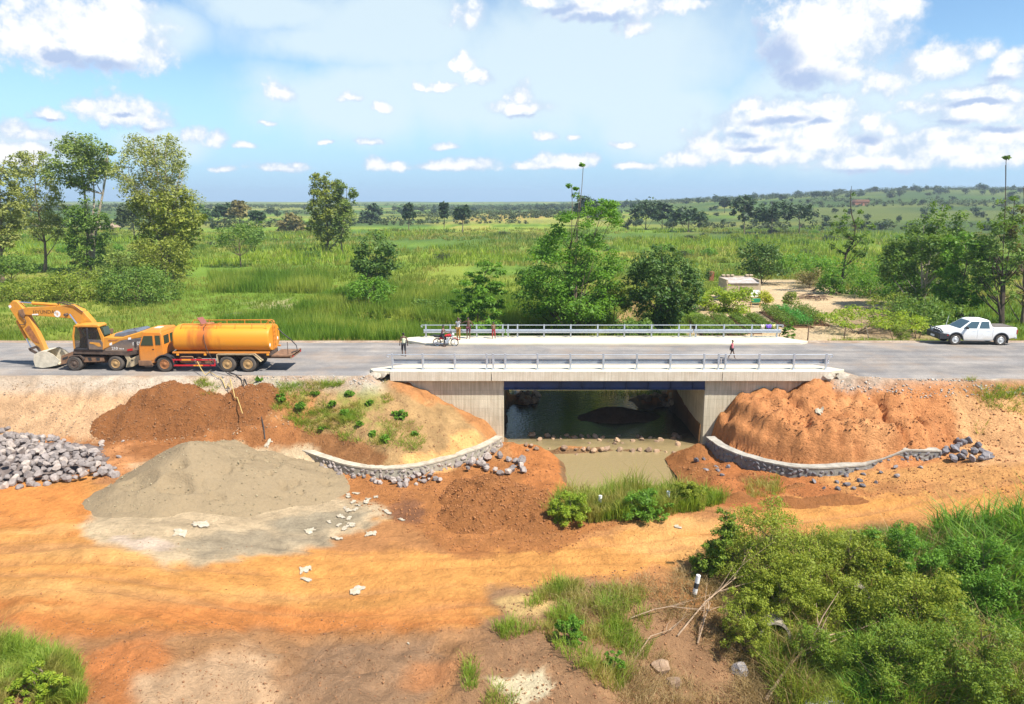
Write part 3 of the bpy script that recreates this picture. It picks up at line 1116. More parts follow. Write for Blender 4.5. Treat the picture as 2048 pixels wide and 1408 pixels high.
# ---------------------------------------------------------------- bridge
def concrete(name, col, col2, streak=True, bump=0.25, course=0.6):
    m = mat(name, col, 0.9, var=0.0, col2=col2, scale=0.9, bump=bump, bscale=14, spec=0.2)
    t = m.node_tree
    b = t.nodes['Principled BSDF']
    src = b.inputs['Base Color'].links[0].from_socket
    tc_ = t.nodes.new('ShaderNodeTexCoord')
    mp = t.nodes.new('ShaderNodeMapping')
    mp.inputs['Scale'].default_value = (4.5, 4.5, 0.25)
    t.links.new(tc_.outputs['Object'], mp.inputs[0])
    n = t.nodes.new('ShaderNodeTexNoise')
    n.inputs['Scale'].default_value = 2.0
    n.inputs['Detail'].default_value = 5
    t.links.new(mp.outputs[0], n.inputs['Vector'])
    r = t.nodes.new('ShaderNodeValToRGB')
    r.color_ramp.elements[0].position, r.color_ramp.elements[1].position = 0.36, 0.62
    r.color_ramp.elements[0].color, r.color_ramp.elements[1].color = (0.80, 0.78, 0.74, 1), (1.06, 1.05, 1.04, 1)
    t.links.new(n.outputs[0], r.inputs[0])
    x = t.nodes.new('ShaderNodeMix')
    x.data_type = 'RGBA'
    x.blend_type = 'MULTIPLY'
    x.inputs[0].default_value = 1.0 if streak else 0.85
    t.links.new(src, x.inputs[6])
    t.links.new(r.outputs[0], x.inputs[7])
    # faint courses left by the shutter boards
    bk = t.nodes.new('ShaderNodeTexBrick')
    mp2 = t.nodes.new('ShaderNodeMapping')
    mp2.inputs['Rotation'].default_value = (PI / 2, 0, 0)
    t.links.new(tc_.outputs['Object'], mp2.inputs[0])
    t.links.new(mp2.outputs[0], bk.inputs['Vector'])
    bk.inputs['Scale'].default_value = 1.0
    bk.inputs['Brick Width'].default_value = 1.3
    bk.inputs['Row Height'].default_value = course
    bk.inputs['Mortar Size'].default_value = 0.012
    bk.inputs['Color1'].default_value = (1, 0.99, 0.97, 1)
    bk.inputs['Color2'].default_value = (0.88, 0.87, 0.85, 1)
    bk.inputs['Mortar'].default_value = (0.74, 0.72, 0.70, 1)
    y = t.nodes.new('ShaderNodeMix')
    y.data_type = 'RGBA'
    y.blend_type = 'MULTIPLY'
    y.inputs[0].default_value = 0.8 if streak else 0.0
    t.links.new(x.outputs[2], y.inputs[6])
    t.links.new(bk.outputs[0], y.inputs[7])
    t.links.new(y.outputs[2], b.inputs['Base Color'])
    return m


M_CONC = concrete('board marked concrete', (0.64, 0.58, 0.44), (0.53, 0.465, 0.345))
M_FASC = concrete('edge beam concrete', (0.66, 0.595, 0.48), (0.54, 0.46, 0.35), streak=False)
M_KERB = mat('pale kerb concrete', (0.66, 0.60, 0.46), 0.9, col2=(0.56, 0.50, 0.37), scale=0.7, bump=0.1, spec=0.2)
M_BLUE = mat('blue painted steel', (0.012, 0.030, 0.095), 0.45, var=0.35, scale=1.5)
M_DARK = mat('dark joint', (0.03, 0.03, 0.03), 0.9)
M_GALV = mat('galvanised steel', (0.50, 0.53, 0.57), 0.42, metal=0.55, var=0.1, scale=3)

br = thing('bridge', 'concrete road bridge with blue steel girder spanning the muddy stream', 'bridge', (0, 46.4, 0))


def rel(x, y, z):
    return (x, y - 46.4, z)


J1, J2 = -1.35, 13.72        # expansion joints
mb = MB()
mb.box(BX0, BX1, 0.5, 12.2, -0.44, -0.02)
mb.build('deck_slab', M_CONC, br)
for side, y0, y1, dx in (('near', 0.0, 0.5, 0.0), ('far', 12.2, 12.7, 0.75)):
    for x0, x1 in ((BX0, J1 - 0.02), (J1 + 0.02, J2 - 0.02), (J2 + 0.02, BX1)):
        MB().box(x0 + dx * (x0 == BX0), x1 + dx * (x1 == BX1), y0, y1, -0.45, 0.19).build('edge_beam', M_FASC, br, 0.015)
    for xj in (J1, J2):
        MB().box(xj - 0.018, xj + 0.018, y0 + 0.05, y1, -0.44, 0.18).build('joint', M_DARK, br)
# kerb walkways, tapering to a point at the four corners
MB().plan([(BX0 + 0.02, 0.04), (BX1 - 0.02, 0.04), (21.9, 0.55), (20.4, 2.0), (-7.4, 2.05), (-9.4, 0.75), (-9.1, 0.25)], 0.0, 0.204).build('kerb', M_KERB, br, 0.02)
MB().plan([(-8.4, 12.0), (-6.6, 12.66), (21.5, 12.66), (23.4, 10.4), (22.6, 9.75), (17.0, 9.5), (-6.7, 9.5), (-8.8, 11.1)], 0.0, 0.204).build('kerb', M_KERB, br, 0.02)
# blue steel girders below the deck
for y in (0.32, 2.6, 4.9, 7.2, 9.5, 11.9):
    mb = MB()
    mb.box(AX0 + 0.02, AX1 - 0.02, y + 0.08, y + 0.11, -1.06, -0.46)
    mb.box(AX0 + 0.02, AX1 - 0.02, y - 0.06, y + 0.25, -1.10, -1.06)
    mb.box(AX0 + 0.02, AX1 - 0.02, y - 0.06, y + 0.25, -0.485, -0.455)
    for k in range(9):
        xs = AX0 + 0.8 + k * 1.46
        mb.box(xs, xs + 0.02, y - 0.05, y + 0.08, -1.058, -0.487)
    mb.build('girder', M_BLUE, br, ang=0)
for xs in np.linspace(AX0 + 1.6, AX1 - 1.6, 6):
    MB().box(xs, xs + 0.12, 12.0, 12.2, -1.35, -1.10).build('bracket', M_DARK, br)
for x0, x1, k in ((BX0 - 0.5, AX0, -1), (AX1, BX1 + 0.5, 1)):
    mb = MB()
    xf = x1 if k < 0 else x0
    mb.box(x0, x1, 0.42, 12.0, -5.9, -0.46)
    mb.build('abutment', M_CONC, br, 0.03)
    MB().box(xf - 0.35 if k < 0 else xf - 0.01, xf + 0.01 if k < 0 else xf + 0.35, 0.40, 12.02, -0.92, -0.47).build('bearing_shelf', M_CONC, br)
# concrete wash left below the kerb ends
M_SPILL = mat('spilled mortar', (0.40, 0.34, 0.26), 0.95, var=0.3, scale=5, bump=0.8)
for cx, cy in ((21.6, 0.15), (-8.9, -0.1)):
    mb = MB()
    for k in range(6):
        c = Vector((cx + rng.normal() * 0.5, cy + rng.normal() * 0.15, 0.02 - 0.22 * rng.random()))
        mb.lathe([(0.02, 0.07), (0.16 + 0.14 * rng.random(), 0.03), (0.25 + 0.2 * rng.random(), -0.06)], c, (rng.normal() * 0.3, -0.5, 1), 7)
    mb.build('mortar_spill', M_SPILL, br)


def w_beam(x0, x1, yc, zc, face):
    prof = [(-0.156, 0.0), (-0.13, 0.0), (-0.10, 0.075), (-0.05, 0.08), (-0.018, 0.012), (0.018, 0.012), (0.05, 0.08), (0.10, 0.075), (0.13, 0.0), (0.156, 0.0)]
    pts = [(yc + face * d, zc + z) for z, d in prof]
    pts += [(y - face * 0.012, z) for y, z in pts[::-1]]
    mb = MB()
    n = len(pts)
    vs = [(x0, y, z) for y, z in pts] + [(x1, y, z) for y, z in pts]
    fs = [(k, (k + 1) % n, n + (k + 1) % n, n + k) for k in range(n)] + [tuple(range(n)), tuple(range(2 * n - 1, n - 1, -1))]
    return mb.add(vs, fs)


def guard_rail(label, px_posts, ppm, Y, joints, face, hookl, hookr):
    xs = [(p - CX) / ppm for p in px_posts]
    t = thing('guard_rail', label, 'guard rail', (xs[0], Y, 0.2), 0, 'galvanised guard rails along the bridge')
    xs = [x - xs[0] for x in xs]
    for x in xs:
        mb = MB()
        mb.box(x - 0.055, x + 0.055, -0.05, 0.05, 0.0, 1.06)
        mb.box(x - 0.12, x + 0.12, -0.11, 0.11, 0.0, 0.02)
        p = mb.build('post', M_GALV, t, ang=0)
        MB().box(x - 0.09, x + 0.09, face * 0.05 - 0.0, face * 0.05 + face * 0.10, 0.36, 0.68).build('spacer', M_GALV, p, ang=0)
    segs = [xs[0] - hookl[1]] + [(j - CX) / ppm - (px_posts[0] - CX) / ppm for j in joints] + [xs[-1] + hookr[1]]
    for a, b in zip(segs[:-1], segs[1:]):
        w_beam(a + 0.03, b - 0.03, face * 0.15, 0.53, face).build('rail_beam', M_GALV, t, ang=0.5)
    mb = MB()
    r = 0.03
    z = 1.0
    a, b = xs[0] - hookl[0], xs[-1] + hookr[0]
    pts = [(a + 0.05, 0, z - 0.16), (a - 0.06, 0, z - 0.14), (a - 0.1, 0, z - 0.07), (a - 0.05, 0, z), (a + 0.1, 0, z)]
    pts += [(x, 0, z) for x in np.linspace(a + 0.6, b - 0.6, 8)]
    pts += [(b - 0.1, 0, z), (b + 0.05, 0, z), (b + 0.1, 0, z - 0.07), (b + 0.06, 0, z - 0.14), (b - 0.05, 0, z - 0.16)]
    mb.tube(pts, r, 8)
    mb.build('handrail', M_GALV, t)
    return t


NEAR_POSTS = [784.7, 845.5, 909.5, 973.5, 986.3, 1010.4, 1074.9, 1140.6, 1206.5, 1273.5, 1340.5, 1408, 1437, 1450.7, 1518.2, 1587.5, 1652]
FAR_POSTS = [852.3, 901, 953.5, 1005.6, 1016.2, 1035, 1088, 1141.3, 1195, 1248.3, 1302.5, 1357, 1380, 1391, 1446.8, 1502.3, 1553]
guard_rail('near galvanised guard rail, posts standing on the front kerb of the bridge', NEAR_POSTS, 30.4, 46.95, (980, 1444), 1, (0.25, 0.1), (0.3, 0.3))
guard_rail('far galvanised guard rail behind the people on the bridge', FAR_POSTS, 24.6, 58.45, (1011, 1385.5), -1, (0.3, 0.2), (0.4, 0.3))

# ---------------------------------------------------------------- curved masonry toe walls
M_MORT = mat('wall mortar', (0.30, 0.265, 0.20), 0.95, var=0.25, scale=2.5, bump=0.5, bscale=9)
M_MORT2 = mat('grey wall mortar', (0.20, 0.19, 0.165), 0.95, var=0.3, scale=2.5, bump=0.5, bscale=9)
M_COPE = mat('coping render', (0.43, 0.37, 0.275), 0.95, var=0.3, scale=2.0, bump=0.5, bscale=10)
M_COPE2 = mat('grey coping render', (0.34, 0.31, 0.255), 0.95, var=0.3, scale=2.0, bump=0.5, bscale=10)


def rock_mesh(name, seed, sub=2, cuts=9, sx=1.0, sy=0.85, sz=0.7):
    """a broken quarry stone: a ball with flat faces struck off it"""
    r = np.random.default_rng(seed)
    bm = bmesh.new()
    bmesh.ops.create_icosphere(bm, subdivisions=1, radius=1.0)
    for _ in range(cuts):
        d = Vector(unit(1, r)[0])
        bmesh.ops.bisect_plane(bm, geom=bm.verts[:] + bm.edges[:] + bm.faces[:], plane_co=d * (0.52 + 0.28 * r.random()), plane_no=d, clear_outer=True)
        es = [e for e in bm.edges if e.is_boundary]
        if es:
            bmesh.ops.holes_fill(bm, edges=es)
    bmesh.ops.dissolve_limit(bm, angle_limit=0.12, verts=bm.verts, edges=bm.edges)
    for v in bm.verts:
        v.co = Vector((v.co.x * sx, v.co.y * sy, v.co.z * sz))
    bmesh.ops.recalc_face_normals(bm, faces=bm.faces)
    me = bpy.data.meshes.new(name)
    bm.to_mesh(me)
    bm.free()
    return me


def stone_mat(name, col, col2, rough=0.85):
    m = mat(name, col, rough, col2=col2, scale=2.2, bump=0.5, bscale=9, spec=0.25)
    t = m.node_tree
    b = t.nodes['Principled BSDF']
    src = b.inputs['Base Color'].links[0].from_socket
    oi = t.nodes.new('ShaderNodeObjectInfo')
    r = t.nodes.new('ShaderNodeValToRGB')
    els = r.color_ramp.elements
    els[0].color = (0.60, 0.58, 0.58, 1)
    els[1].color = (1.3, 1.22, 1.12, 1)
    e = els.new(0.5)
    e.color = (0.95, 0.92, 0.9, 1)
    t.links.new(oi.outputs['Random'], r.inputs[0])
    x = t.nodes.new('ShaderNodeMix')
    x.data_type = 'RGBA'
    x.blend_type = 'MULTIPLY'
    x.inputs[0].default_value = 1
    t.links.new(src, x.inputs[6])
    t.links.new(r.outputs[0], x.inputs[7])
    t.links.new(x.outputs[2], b.inputs['Base Color'])
    return m


M_STONE = stone_mat('quarry stone', (0.40, 0.355, 0.325), (0.24, 0.205, 0.185))
M_STONE_B = stone_mat('brown stone', (0.42, 0.30, 0.20), (0.26, 0.17, 0.11))
M_STONE_D = stone_mat('blue grey stone', (0.26, 0.25, 0.265), (0.15, 0.145, 0.155))
ROCKS = [rock_mesh('rock', 100 + k) for k in range(9)]
ROCKS_G = [m.copy() for m in ROCKS]
for m in ROCKS_G:
    m.materials.append(M_STONE)
ROCKS_B = [m.copy() for m in ROCKS]
for m in ROCKS_B:
    m.materials.append(M_STONE_B)
ROCKS_D = [m.copy() for m in ROCKS]
for m in ROCKS_D:
    m.materials.append(M_STONE_D)


def toe_wall(label, pts, thick, m_body, m_cope, pool, n_st, stoneh):
    """pts: list of (x, y, z_top, z_bottom) along the front face"""
    t = thing('retaining_wall', label, 'retaining wall', (pts[0][0], pts[0][1], pts[0][3]), 0, 'curved masonry toe walls')
    o = Vector((pts[0][0], pts[0][1], pts[0][3]))
    P2 = []
    for i in range(len(pts) - 1):
        for k in range(6):
            f = k / 6
            P2.append([lerp(pts[i][j], pts[i + 1][j], f) for j in range(4)])
    P2.append(list(pts[-1]))
    A = np.array(P2)
    for _ in range(6):
        A[1:-1, :2] = 0.25 * A[:-2, :2] + 0.5 * A[1:-1, :2] + 0.25 * A[2:, :2]
    d = np.gradient(A[:, :2], axis=0)
    d /= np.linalg.norm(d, axis=1, keepdims=True)
    nr = np.stack([-d[:, 1], d[:, 0]], 1)
    if nr[len(nr) // 2, 1] < 0:
        nr = -nr
    B = A[:, :2] + nr * thick
    wob = 0.03 * (fbm(np.arange(len(A)) * 0.9, np.zeros(len(A)), 3, int(abs(pts[0][0] * 10)) + 3) - 0.5)
    rings = []
    for i in range(len(A)):
        zt_, zb_ = A[i, 2] - 0.09 + wob[i], A[i, 3] - 0.5
        fo = nr[i] * -0.10
        rings.append([Vector((A[i, 0] + fo[0], A[i, 1] + fo[1], zb_)) - o, Vector((A[i, 0], A[i, 1], zt_)) - o,
                      Vector((B[i, 0], B[i, 1], zt_)) - o, Vector((B[i, 0], B[i, 1], zb_)) - o])
    MB().loft(rings).build('wall_body', m_body, t, ang=0.5)
    rings = []
    for i in range(len(A)):
        e = nr[i] * 0.035
        z0, z1 = A[i, 2] - 0.088 + wob[i], A[i, 2] + wob[i] * 2
        rings.append([Vector((A[i, 0] - e[0], A[i, 1] - e[1], z0)) - o, Vector((A[i, 0] - e[0], A[i, 1] - e[1], z1)) - o,
                      Vector((B[i, 0] + e[0], B[i, 1] + e[1], z1)) - o, Vector((B[i, 0] + e[0], B[i, 1] + e[1], z0)) - o])
    MB().loft(rings).build('coping', m_cope, t, ang=0.5)
    r = np.random.default_rng(int(abs(pts[0][0]) * 100) + 5)
    placed = []
    for _ in range(n_st * 6):
        if len(placed) >= n_st:
            break
        f = r.random() * (len(A) - 1)
        i = min(int(f), len(A) - 2)
        h = A[i, 2] - 0.14 - r.random() * max(stoneh, A[i, 2] - A[i, 3] - 0.2)
        q = A[i, :2] + (A[i + 1, :2] - A[i, :2]) * (f - i)
        if any((q[0] - b[0]) ** 2 + (q[1] - b[1]) ** 2 + (h - b[2]) ** 2 < 0.235 ** 2 for b in placed):
            continue
        placed.append((q[0], q[1], h))
        s = bpy.data.objects.new('stone', pool[int(r.integers(len(pool)))])
        C.objects.link(s)
        s.parent = t
        fo = nr[i] * (-0.02 + 0.02 * r.random()) - nr[i] * 0.1 * (A[i, 2] - h) / max(A[i, 2] - A[i, 3] + 0.5, 0.3)
        s.location = Vector((q[0] + fo[0], q[1] + fo[1], h)) - o
        s.rotation_euler = (0, r.random() * 6.28, math.atan2(d[i, 1], d[i, 0]))
        sc = 0.10 + 0.07 * r.random()
        s.scale = (sc * 1.25, sc * 0.62, sc)
    return t


wl = [(1004, 873, -3.55), (985, 884, -3.55), (960, 895, -3.58), (900, 915, -3.62), (840, 931, -3.65), (770, 938, -3.62), (700, 931, -3.52), (640, 913, -3.4), (583, 893, -3.3)]
LW = []
for px, py, z in wl:
    p = at(px, py, z)
    LW.append((p.x, p.y, z, min(zat(p.x, p.y - 0.7) - 0.05, z - 0.35)))
LW[0] = LW[0][:3] + (-5.1,)
toe_wall('low curved wall of brown stones below the grassy earth cone', LW, 0.42, M_MORT, M_COPE, ROCKS_G, 105, 0.35)
wr = [(1413, 873, -3.5), (1435, 890, -3.55), (1470, 906, -3.6), (1520, 921, -3.65), (1580, 933, -3.68), (1650, 936, -3.65), (1730, 930, -3.55), (1810, 916, -3.45), (1882, 903, -3.4)]
RW = []
for px, py, z in wr:
    p = at(px, py, z)
    if px > 1700:
        p = on(px, py + 9)
        z = p.z + 0.34
    RW.append((p.x, p.y, z, min(zat(p.x, p.y - 0.7) - 0.05, z - 0.35)))
RW[0] = RW[0][:3] + (-5.1,)
toe_wall('low curved grey stone wall below the bare red earth cone', RW, 0.5, M_MORT2, M_COPE2, ROCKS_D, 105, 0.35)

# ---------------------------------------------------------------- vehicles
M_TYRE = mat('dusty tyre', (0.075, 0.062, 0.05), 0.9, var=0.35, scale=3)
M_YEL = mat('yellow machine paint', (0.66, 0.285, 0.018), 0.55, col2=(0.50, 0.215, 0.03), scale=3.0, bump=0.06)
M_ORG = mat('orange cab paint', (0.68, 0.225, 0.012), 0.5, col2=(0.54, 0.19, 0.025), scale=2.4, bump=0.05)
M_RUSTRIM = mat('rusty orange rim', (0.30, 0.12, 0.04), 0.75, var=0.35, scale=6)
M_BEIGE = mat('dusty beige steel', (0.42, 0.33, 0.20), 0.85, var=0.3, scale=3, bump=0.2)
M_CHAS = mat('dirty chassis steel', (0.085, 0.058, 0.042), 0.85, var=0.45, scale=3)
M_BRN = mat('brown dirty steel', (0.20, 0.11, 0.06), 0.85, var=0.4, scale=3)
M_BLACK = mat('black paint', (0.028, 0.028, 0.030), 0.5, var=0.3, scale=3)
M_GREYP = mat('dark grey panel paint', (0.075, 0.075, 0.082), 0.5, var=0.25, scale=2)
M_HOOD = mat('blue grey engine hood', (0.13, 0.15, 0.18), 0.5, var=0.3, scale=3)
M_GLASS = bpy.data.materials.new('window glass')
M_GLASS.use_nodes = True
b = M_GLASS.node_tree.nodes['Principled BSDF']
b.inputs['Base Color'].default_value = (0.02, 0.028, 0.03, 1)
b.inputs['Roughness'].default_value = 0.06
b.inputs['Alpha'].default_value = 0.55
M_GLASSB = mat('tinted car glass', (0.06, 0.10, 0.12), 0.07)
M_CHROME = mat('chromed rod', (0.75, 0.76, 0.78), 0.15, metal=1.0)
M_RED = mat('red paint', (0.50, 0.015, 0.02), 0.5, var=0.2, scale=4)
M_WHITE = mat('white paint', (0.80, 0.80, 0.79), 0.3)
M_LETTER = mat('white lettering', (0.75, 0.74, 0.70), 0.6)
M_LETB = mat('dark brown lettering', (0.07, 0.035, 0.015), 0.6)
M_LAMP = mat('lamp glass', (0.75, 0.75, 0.72), 0.1)
M_LAMPR = mat('red lamp glass', (0.45, 0.02, 0.02), 0.2)
M_LAMPO = mat('amber lamp glass', (0.85, 0.33, 0.03), 0.2)



def add_dust(m, z0, z1, col=(0.36, 0.235, 0.13), k=0.85, sc=2.2):
    t = m.node_tree
    b_ = t.nodes['Principled BSDF']
    tc_ = t.nodes.new('ShaderNodeTexCoord')
    s_ = t.nodes.new('ShaderNodeSeparateXYZ')
    t.links.new(tc_.outputs['Object'], s_.inputs[0])
    n_ = t.nodes.new('ShaderNodeTexNoise')
    n_.inputs['Scale'].default_value = sc
    n_.inputs['Detail'].default_value = 7
    n_.inputs['Roughness'].default_value = 0.7
    t.links.new(tc_.outputs['Object'], n_.inputs['Vector'])
    ma = t.nodes.new('ShaderNodeMath')
    ma.operation = 'MULTIPLY_ADD'
    t.links.new(n_.outputs[0], ma.inputs[0])
    ma.inputs[1].default_value = -(z1 - z0) * 1.6
    t.links.new(s_.outputs[2], ma.inputs[2])
    mr_ = t.nodes.new('ShaderNodeMapRange')
    t.links.new(ma.outputs[0], mr_.inputs[0])
    mr_.inputs[1].default_value, mr_.inputs[2].default_value = z1 - (z1 - z0) * 0.8, z0 - (z1 - z0) * 0.8
    mr_.inputs[3].default_value, mr_.inputs[4].default_value = 0.04, k
    x_ = t.nodes.new('ShaderNodeMix')
    x_.data_type = 'RGBA'
    t.links.new(mr_.outputs[0], x_.inputs[0])
    if b_.inputs['Base Color'].is_linked:
        t.links.new(b_.inputs['Base Color'].links[0].from_socket, x_.inputs[6])
    else:
        x_.inputs[6].default_value = b_.inputs['Base Color'].default_value
    x_.inputs[7].default_value = (*col, 1)
    t.links.new(x_.outputs[2], b_.inputs['Base Color'])
    b_.inputs['Roughness'].default_value = max(b_.inputs['Roughness'].default_value, 0.5)


add_dust(M_YEL, 1.0, 2.2, k=0.4)
add_dust(M_ORG, 0.5, 1.6, k=0.42)
add_dust(M_GREYP, 0.9, 2.4, k=0.6)
add_dust(M_WHITE, 0.3, 0.95, (0.55, 0.45, 0.33), k=0.7)
TANK = bpy.data.materials.new('stained orange tank paint')
TANK.use_nodes = True
t = TANK.node_tree
b = t.nodes['Principled BSDF']
b.inputs['Roughness'].default_value = 0.38
tcn = t.nodes.new('ShaderNodeTexCoord')


def tnz(sc, mp, det=5):
    m_ = t.nodes.new('ShaderNodeMapping')
    m_.inputs['Scale'].default_value = mp
    t.links.new(tcn.outputs['Object'], m_.inputs[0])
    n_ = t.nodes.new('ShaderNodeTexNoise')
    n_.inputs['Scale'].default_value = sc
    n_.inputs['Detail'].default_value = det
    t.links.new(m_.outputs[0], n_.inputs['Vector'])
    return n_.outputs[0]


sp = t.nodes.new('ShaderNodeSeparateXYZ')
t.links.new(tcn.outputs['Object'], sp.inputs[0])


def tm(op, a, b_=None, c_=None):
    n_ = t.nodes.new('ShaderNodeMath')
    n_.operation = op
    for k, v in enumerate((a, b_, c_)):
        if v is None:
            continue
        if isinstance(v, (int, float)):
            n_.inputs[k].default_value = v
        else:
            t.links.new(v, n_.inputs[k])
    return n_.outputs[0]


# rust run-off round the filler: strongest near x = 4.6, running down
dist = tm('ABSOLUTE', tm('SUBTRACT', sp.outputs[0], 4.1))
stain = tm('SUBTRACT', 1.0, tm('MULTIPLY', dist, 0.62))
stain = tm('ADD', stain, tm('MULTIPLY_ADD', tnz(1.6, (1.6, 1, 0.35)), 2.0, -1.15))
rp = t.nodes.new('ShaderNodeValToRGB')
rp.color_ramp.elements[0].position, rp.color_ramp.elements[0].color = 0.15, (0.68, 0.262, 0.012, 1)
rp.color_ramp.elements[1].position, rp.color_ramp.elements[1].color = 0.75, (0.46, 0.125, 0.014, 1)
t.links.new(stain, rp.inputs[0])
t.links.new(rp.outputs[0], b.inputs['Base Color'])


def wheel(parent, c, R, w, m_rim, out=-1, name='wheel', bolts=8, dish=0.05):
    """wheel with tyre and rim; out = -1 when the outer face looks towards -Y"""
    e = bpy.data.objects.new(name, None)
    C.objects.link(e)
    e.parent = parent
    e.location = c
    h = w / 2
    MB().lathe([(R * 0.56, -h * 0.8), (R * 0.72, -h), (R * 0.93, -h * 0.95), (R, -h * 0.68), (R, h * 0.68), (R * 0.93, h * 0.95), (R * 0.72, h), (R * 0.56, h * 0.8)],
               (0, 0, 0), (0, 1, 0), 30).build('tyre', M_TYRE, e, ang=0.9)
    f = out * h
    mb = MB()
    mb.lathe([(R * 0.60, f * 0.86), (R * 0.55, f * 1.0), (R * 0.50, f * 0.80), (R * 0.42, f * (0.6)), (R * 0.30, f * 0.62), (R * 0.27, f * 0.9), (R * 0.17, f * 1.05), (R * 0.12, f * 1.12)], (0, 0, 0), (0, 1, 0), 24)
    for k in range(bolts):
        a = 2 * PI * k / bolts
        p = (math.cos(a) * R * 0.36, f * 0.55, math.sin(a) * R * 0.36)
        mb.cyl(p, (p[0], f * 0.75, p[2]), R * 0.035, n=6)
    mb.build('rim', m_rim, e, ang=0.7)
    return e


add_dust(TANK, 1.0, 2.3, (0.42, 0.21, 0.05), k=0.5, sc=1.3)
# ---- water tanker -------------------------------------------------------
TX, TY = -24.42, 46.85
tr = thing('tanker_truck', 'orange water tanker lorry with rust stained tank parked behind the excavator', 'lorry', (TX, TY, 0.03))
WB = 2.45
mb = MB()
mb.box(0.5, 9.7, 0.78, 0.90, 0.78, 1.05)
mb.box(0.5, 9.7, 1.55, 1.67, 0.78, 1.05)
for x in (1.0, 2.4, 4.4, 6.4, 8.2, 9.6):
    mb.box(x, x + 0.1, 0.9, 1.55, 0.80, 1.0)
mb.build('chassis', M_CHAS, tr)
# cab: a body with sloping windscreen
cab = [(0.0, 0.72), (-0.02, 1.25), (0.03, 1.75), (0.36, 2.62), (0.5, 2.72), (1.52, 2.72), (1.56, 2.62), (1.56, 0.98), (1.95, 0.98), (1.95, 0.90)]
arch = [(1.58 + 0.62 * math.cos(a), 0.53 + 0.62 * math.sin(a)) for a in np.linspace(0.62, PI - 0.25, 12)]
cabp = [(0.0, 0.62), (-0.02, 1.25), (0.03, 1.78), (0.33, 2.55), (0.45, 2.66), (1.50, 2.66), (1.58, 2.52), (1.60, 1.18)] + [p for p in arch if p[0] < 1.62] + [(0.95, 0.62)]
MB().prism(cabp, 0.02, WB - 0.02).build('cab', M_ORG, tr, 0.035)
MB().loft([[(0.40, 0.08, 2.655), (1.52, 0.08, 2.655), (1.52, WB - 0.08, 2.655), (0.40, WB - 0.08, 2.655)], [(0.55, 0.22, 2.78), (1.45, 0.22, 2.80), (1.45, WB - 0.22, 2.80), (0.55, WB - 0.22, 2.78)]]).build('roof_panel', M_ORG, tr, 0.03)
MB().box(0.72, 1.10, 0.85, 1.5, 2.79, 2.83).build('roof_hatch', mat('pale hatch', (0.7, 0.62, 0.45), 0.6), tr, 0.01)


def pane(poly, y, name, m, parent, th=0.012):
    return MB().prism(poly, y - th, y + th).build(name, m, parent, ang=0)


M_CABGL = mat('dark cab glass', (0.035, 0.06, 0.04), 0.06)
for ys in (0.012, WB - 0.012):
    d = MB().prism([(0.07, 0.80), (0.05, 1.3), (0.09, 1.74), (0.40, 2.50), (1.06, 2.50), (1.06, 0.98), (0.9, 0.80)], ys - 0.012, ys + 0.012).build('door', M_ORG, tr, 0.008)
    pane([(0.16, 1.80), (0.42, 2.44), (0.98, 2.44), (0.98, 1.80)], -0.014 * (1 if ys < 1 else -1), 'window', M_CABGL, d, 0.01)
    pane([(1.14, 1.84), (1.14, 2.46), (1.46, 2.46), (1.46, 1.84)], ys, 'window', M_CABGL, tr, 0.012)
    s = -1 if ys < 1 else 1
    MB().box(0.90, 1.02, ys + s * 0.012 - 0.015, ys + s * 0.012 + 0.015, 1.52, 1.57).build('handle', M_BLACK, d, ang=0)
MB().add([(0.045, 0.15, 1.80), (0.315, 0.18, 2.50), (0.315, WB - 0.18, 2.50), (0.045, WB - 0.15, 1.80), (0.0, 0.15, 1.82), (0.275, 0.18, 2.52), (0.275, WB - 0.18, 2.52), (0.0, WB - 0.15, 1.82)],
         [(0, 1, 2, 3), (7, 6, 5, 4), (0, 4, 5, 1), (1, 5, 6, 2), (2, 6, 7, 3), (3, 7, 4, 0)]).build('windscreen', M_CABGL, tr, ang=0)
for y0, y1 in ((0.25, 0.95), (1.15, 1.95)):
    MB().box(1.575, 1.60, y0, y1, 1.85, 2.42).build('rear_window', M_CABGL, tr, ang=0)
MB().prism([(-0.08, 0.45), (-0.10, 0.78), (0.02, 0.80), (0.75, 0.80), (0.85, 0.45)], -0.02, WB + 0.02).build('bumper', M_BRN, tr, 0.02)
for ys in (0.25, WB - 0.25):
    MB().lathe([(0.10, 0.0), (0.10, 0.05), (0.05, 0.07)], (-0.09, ys, 0.62), (-1, 0, 0), 14).build('headlight', M_LAMP, tr)
for ys, s in ((0.0, -1), (WB, 1)):
    mb = MB()
    mb.tube([(0.1, ys, 1.95), (-0.05, ys + s * 0.22, 2.05), (-0.05, ys + s * 0.22, 1.6)], 0.015, 6)
    mb.box(-0.09, -0.02, ys + s * 0.22 - 0.09, ys + s * 0.22 + 0.09, 1.72, 2.1)
    mb.build('mirror', M_BLACK, tr)
# front step and wing
mb = MB()
ar = [(1.58 + r_ * math.cos(a), 0.53 + r_ * math.sin(a)) for r_, aa in ((0.66, np.linspace(-0.1, PI - 0.35, 12)), (0.60, np.linspace(PI - 0.35, -0.1, 12))) for a in aa]
MB().prism(ar, -0.04, 0.45).build('front_mudguard', M_BLACK, tr)
MB().prism(ar, WB - 0.45, WB + 0.04).build('front_mudguard', M_BLACK, tr)
mb = MB()
mb.tube([(0.35, 0.02, 0.6), (0.35, -0.02, 0.38), (0.8, -0.02, 0.38), (0.8, 0.02, 0.6)], 0.02, 6)
mb.build('step', M_CHAS, tr)


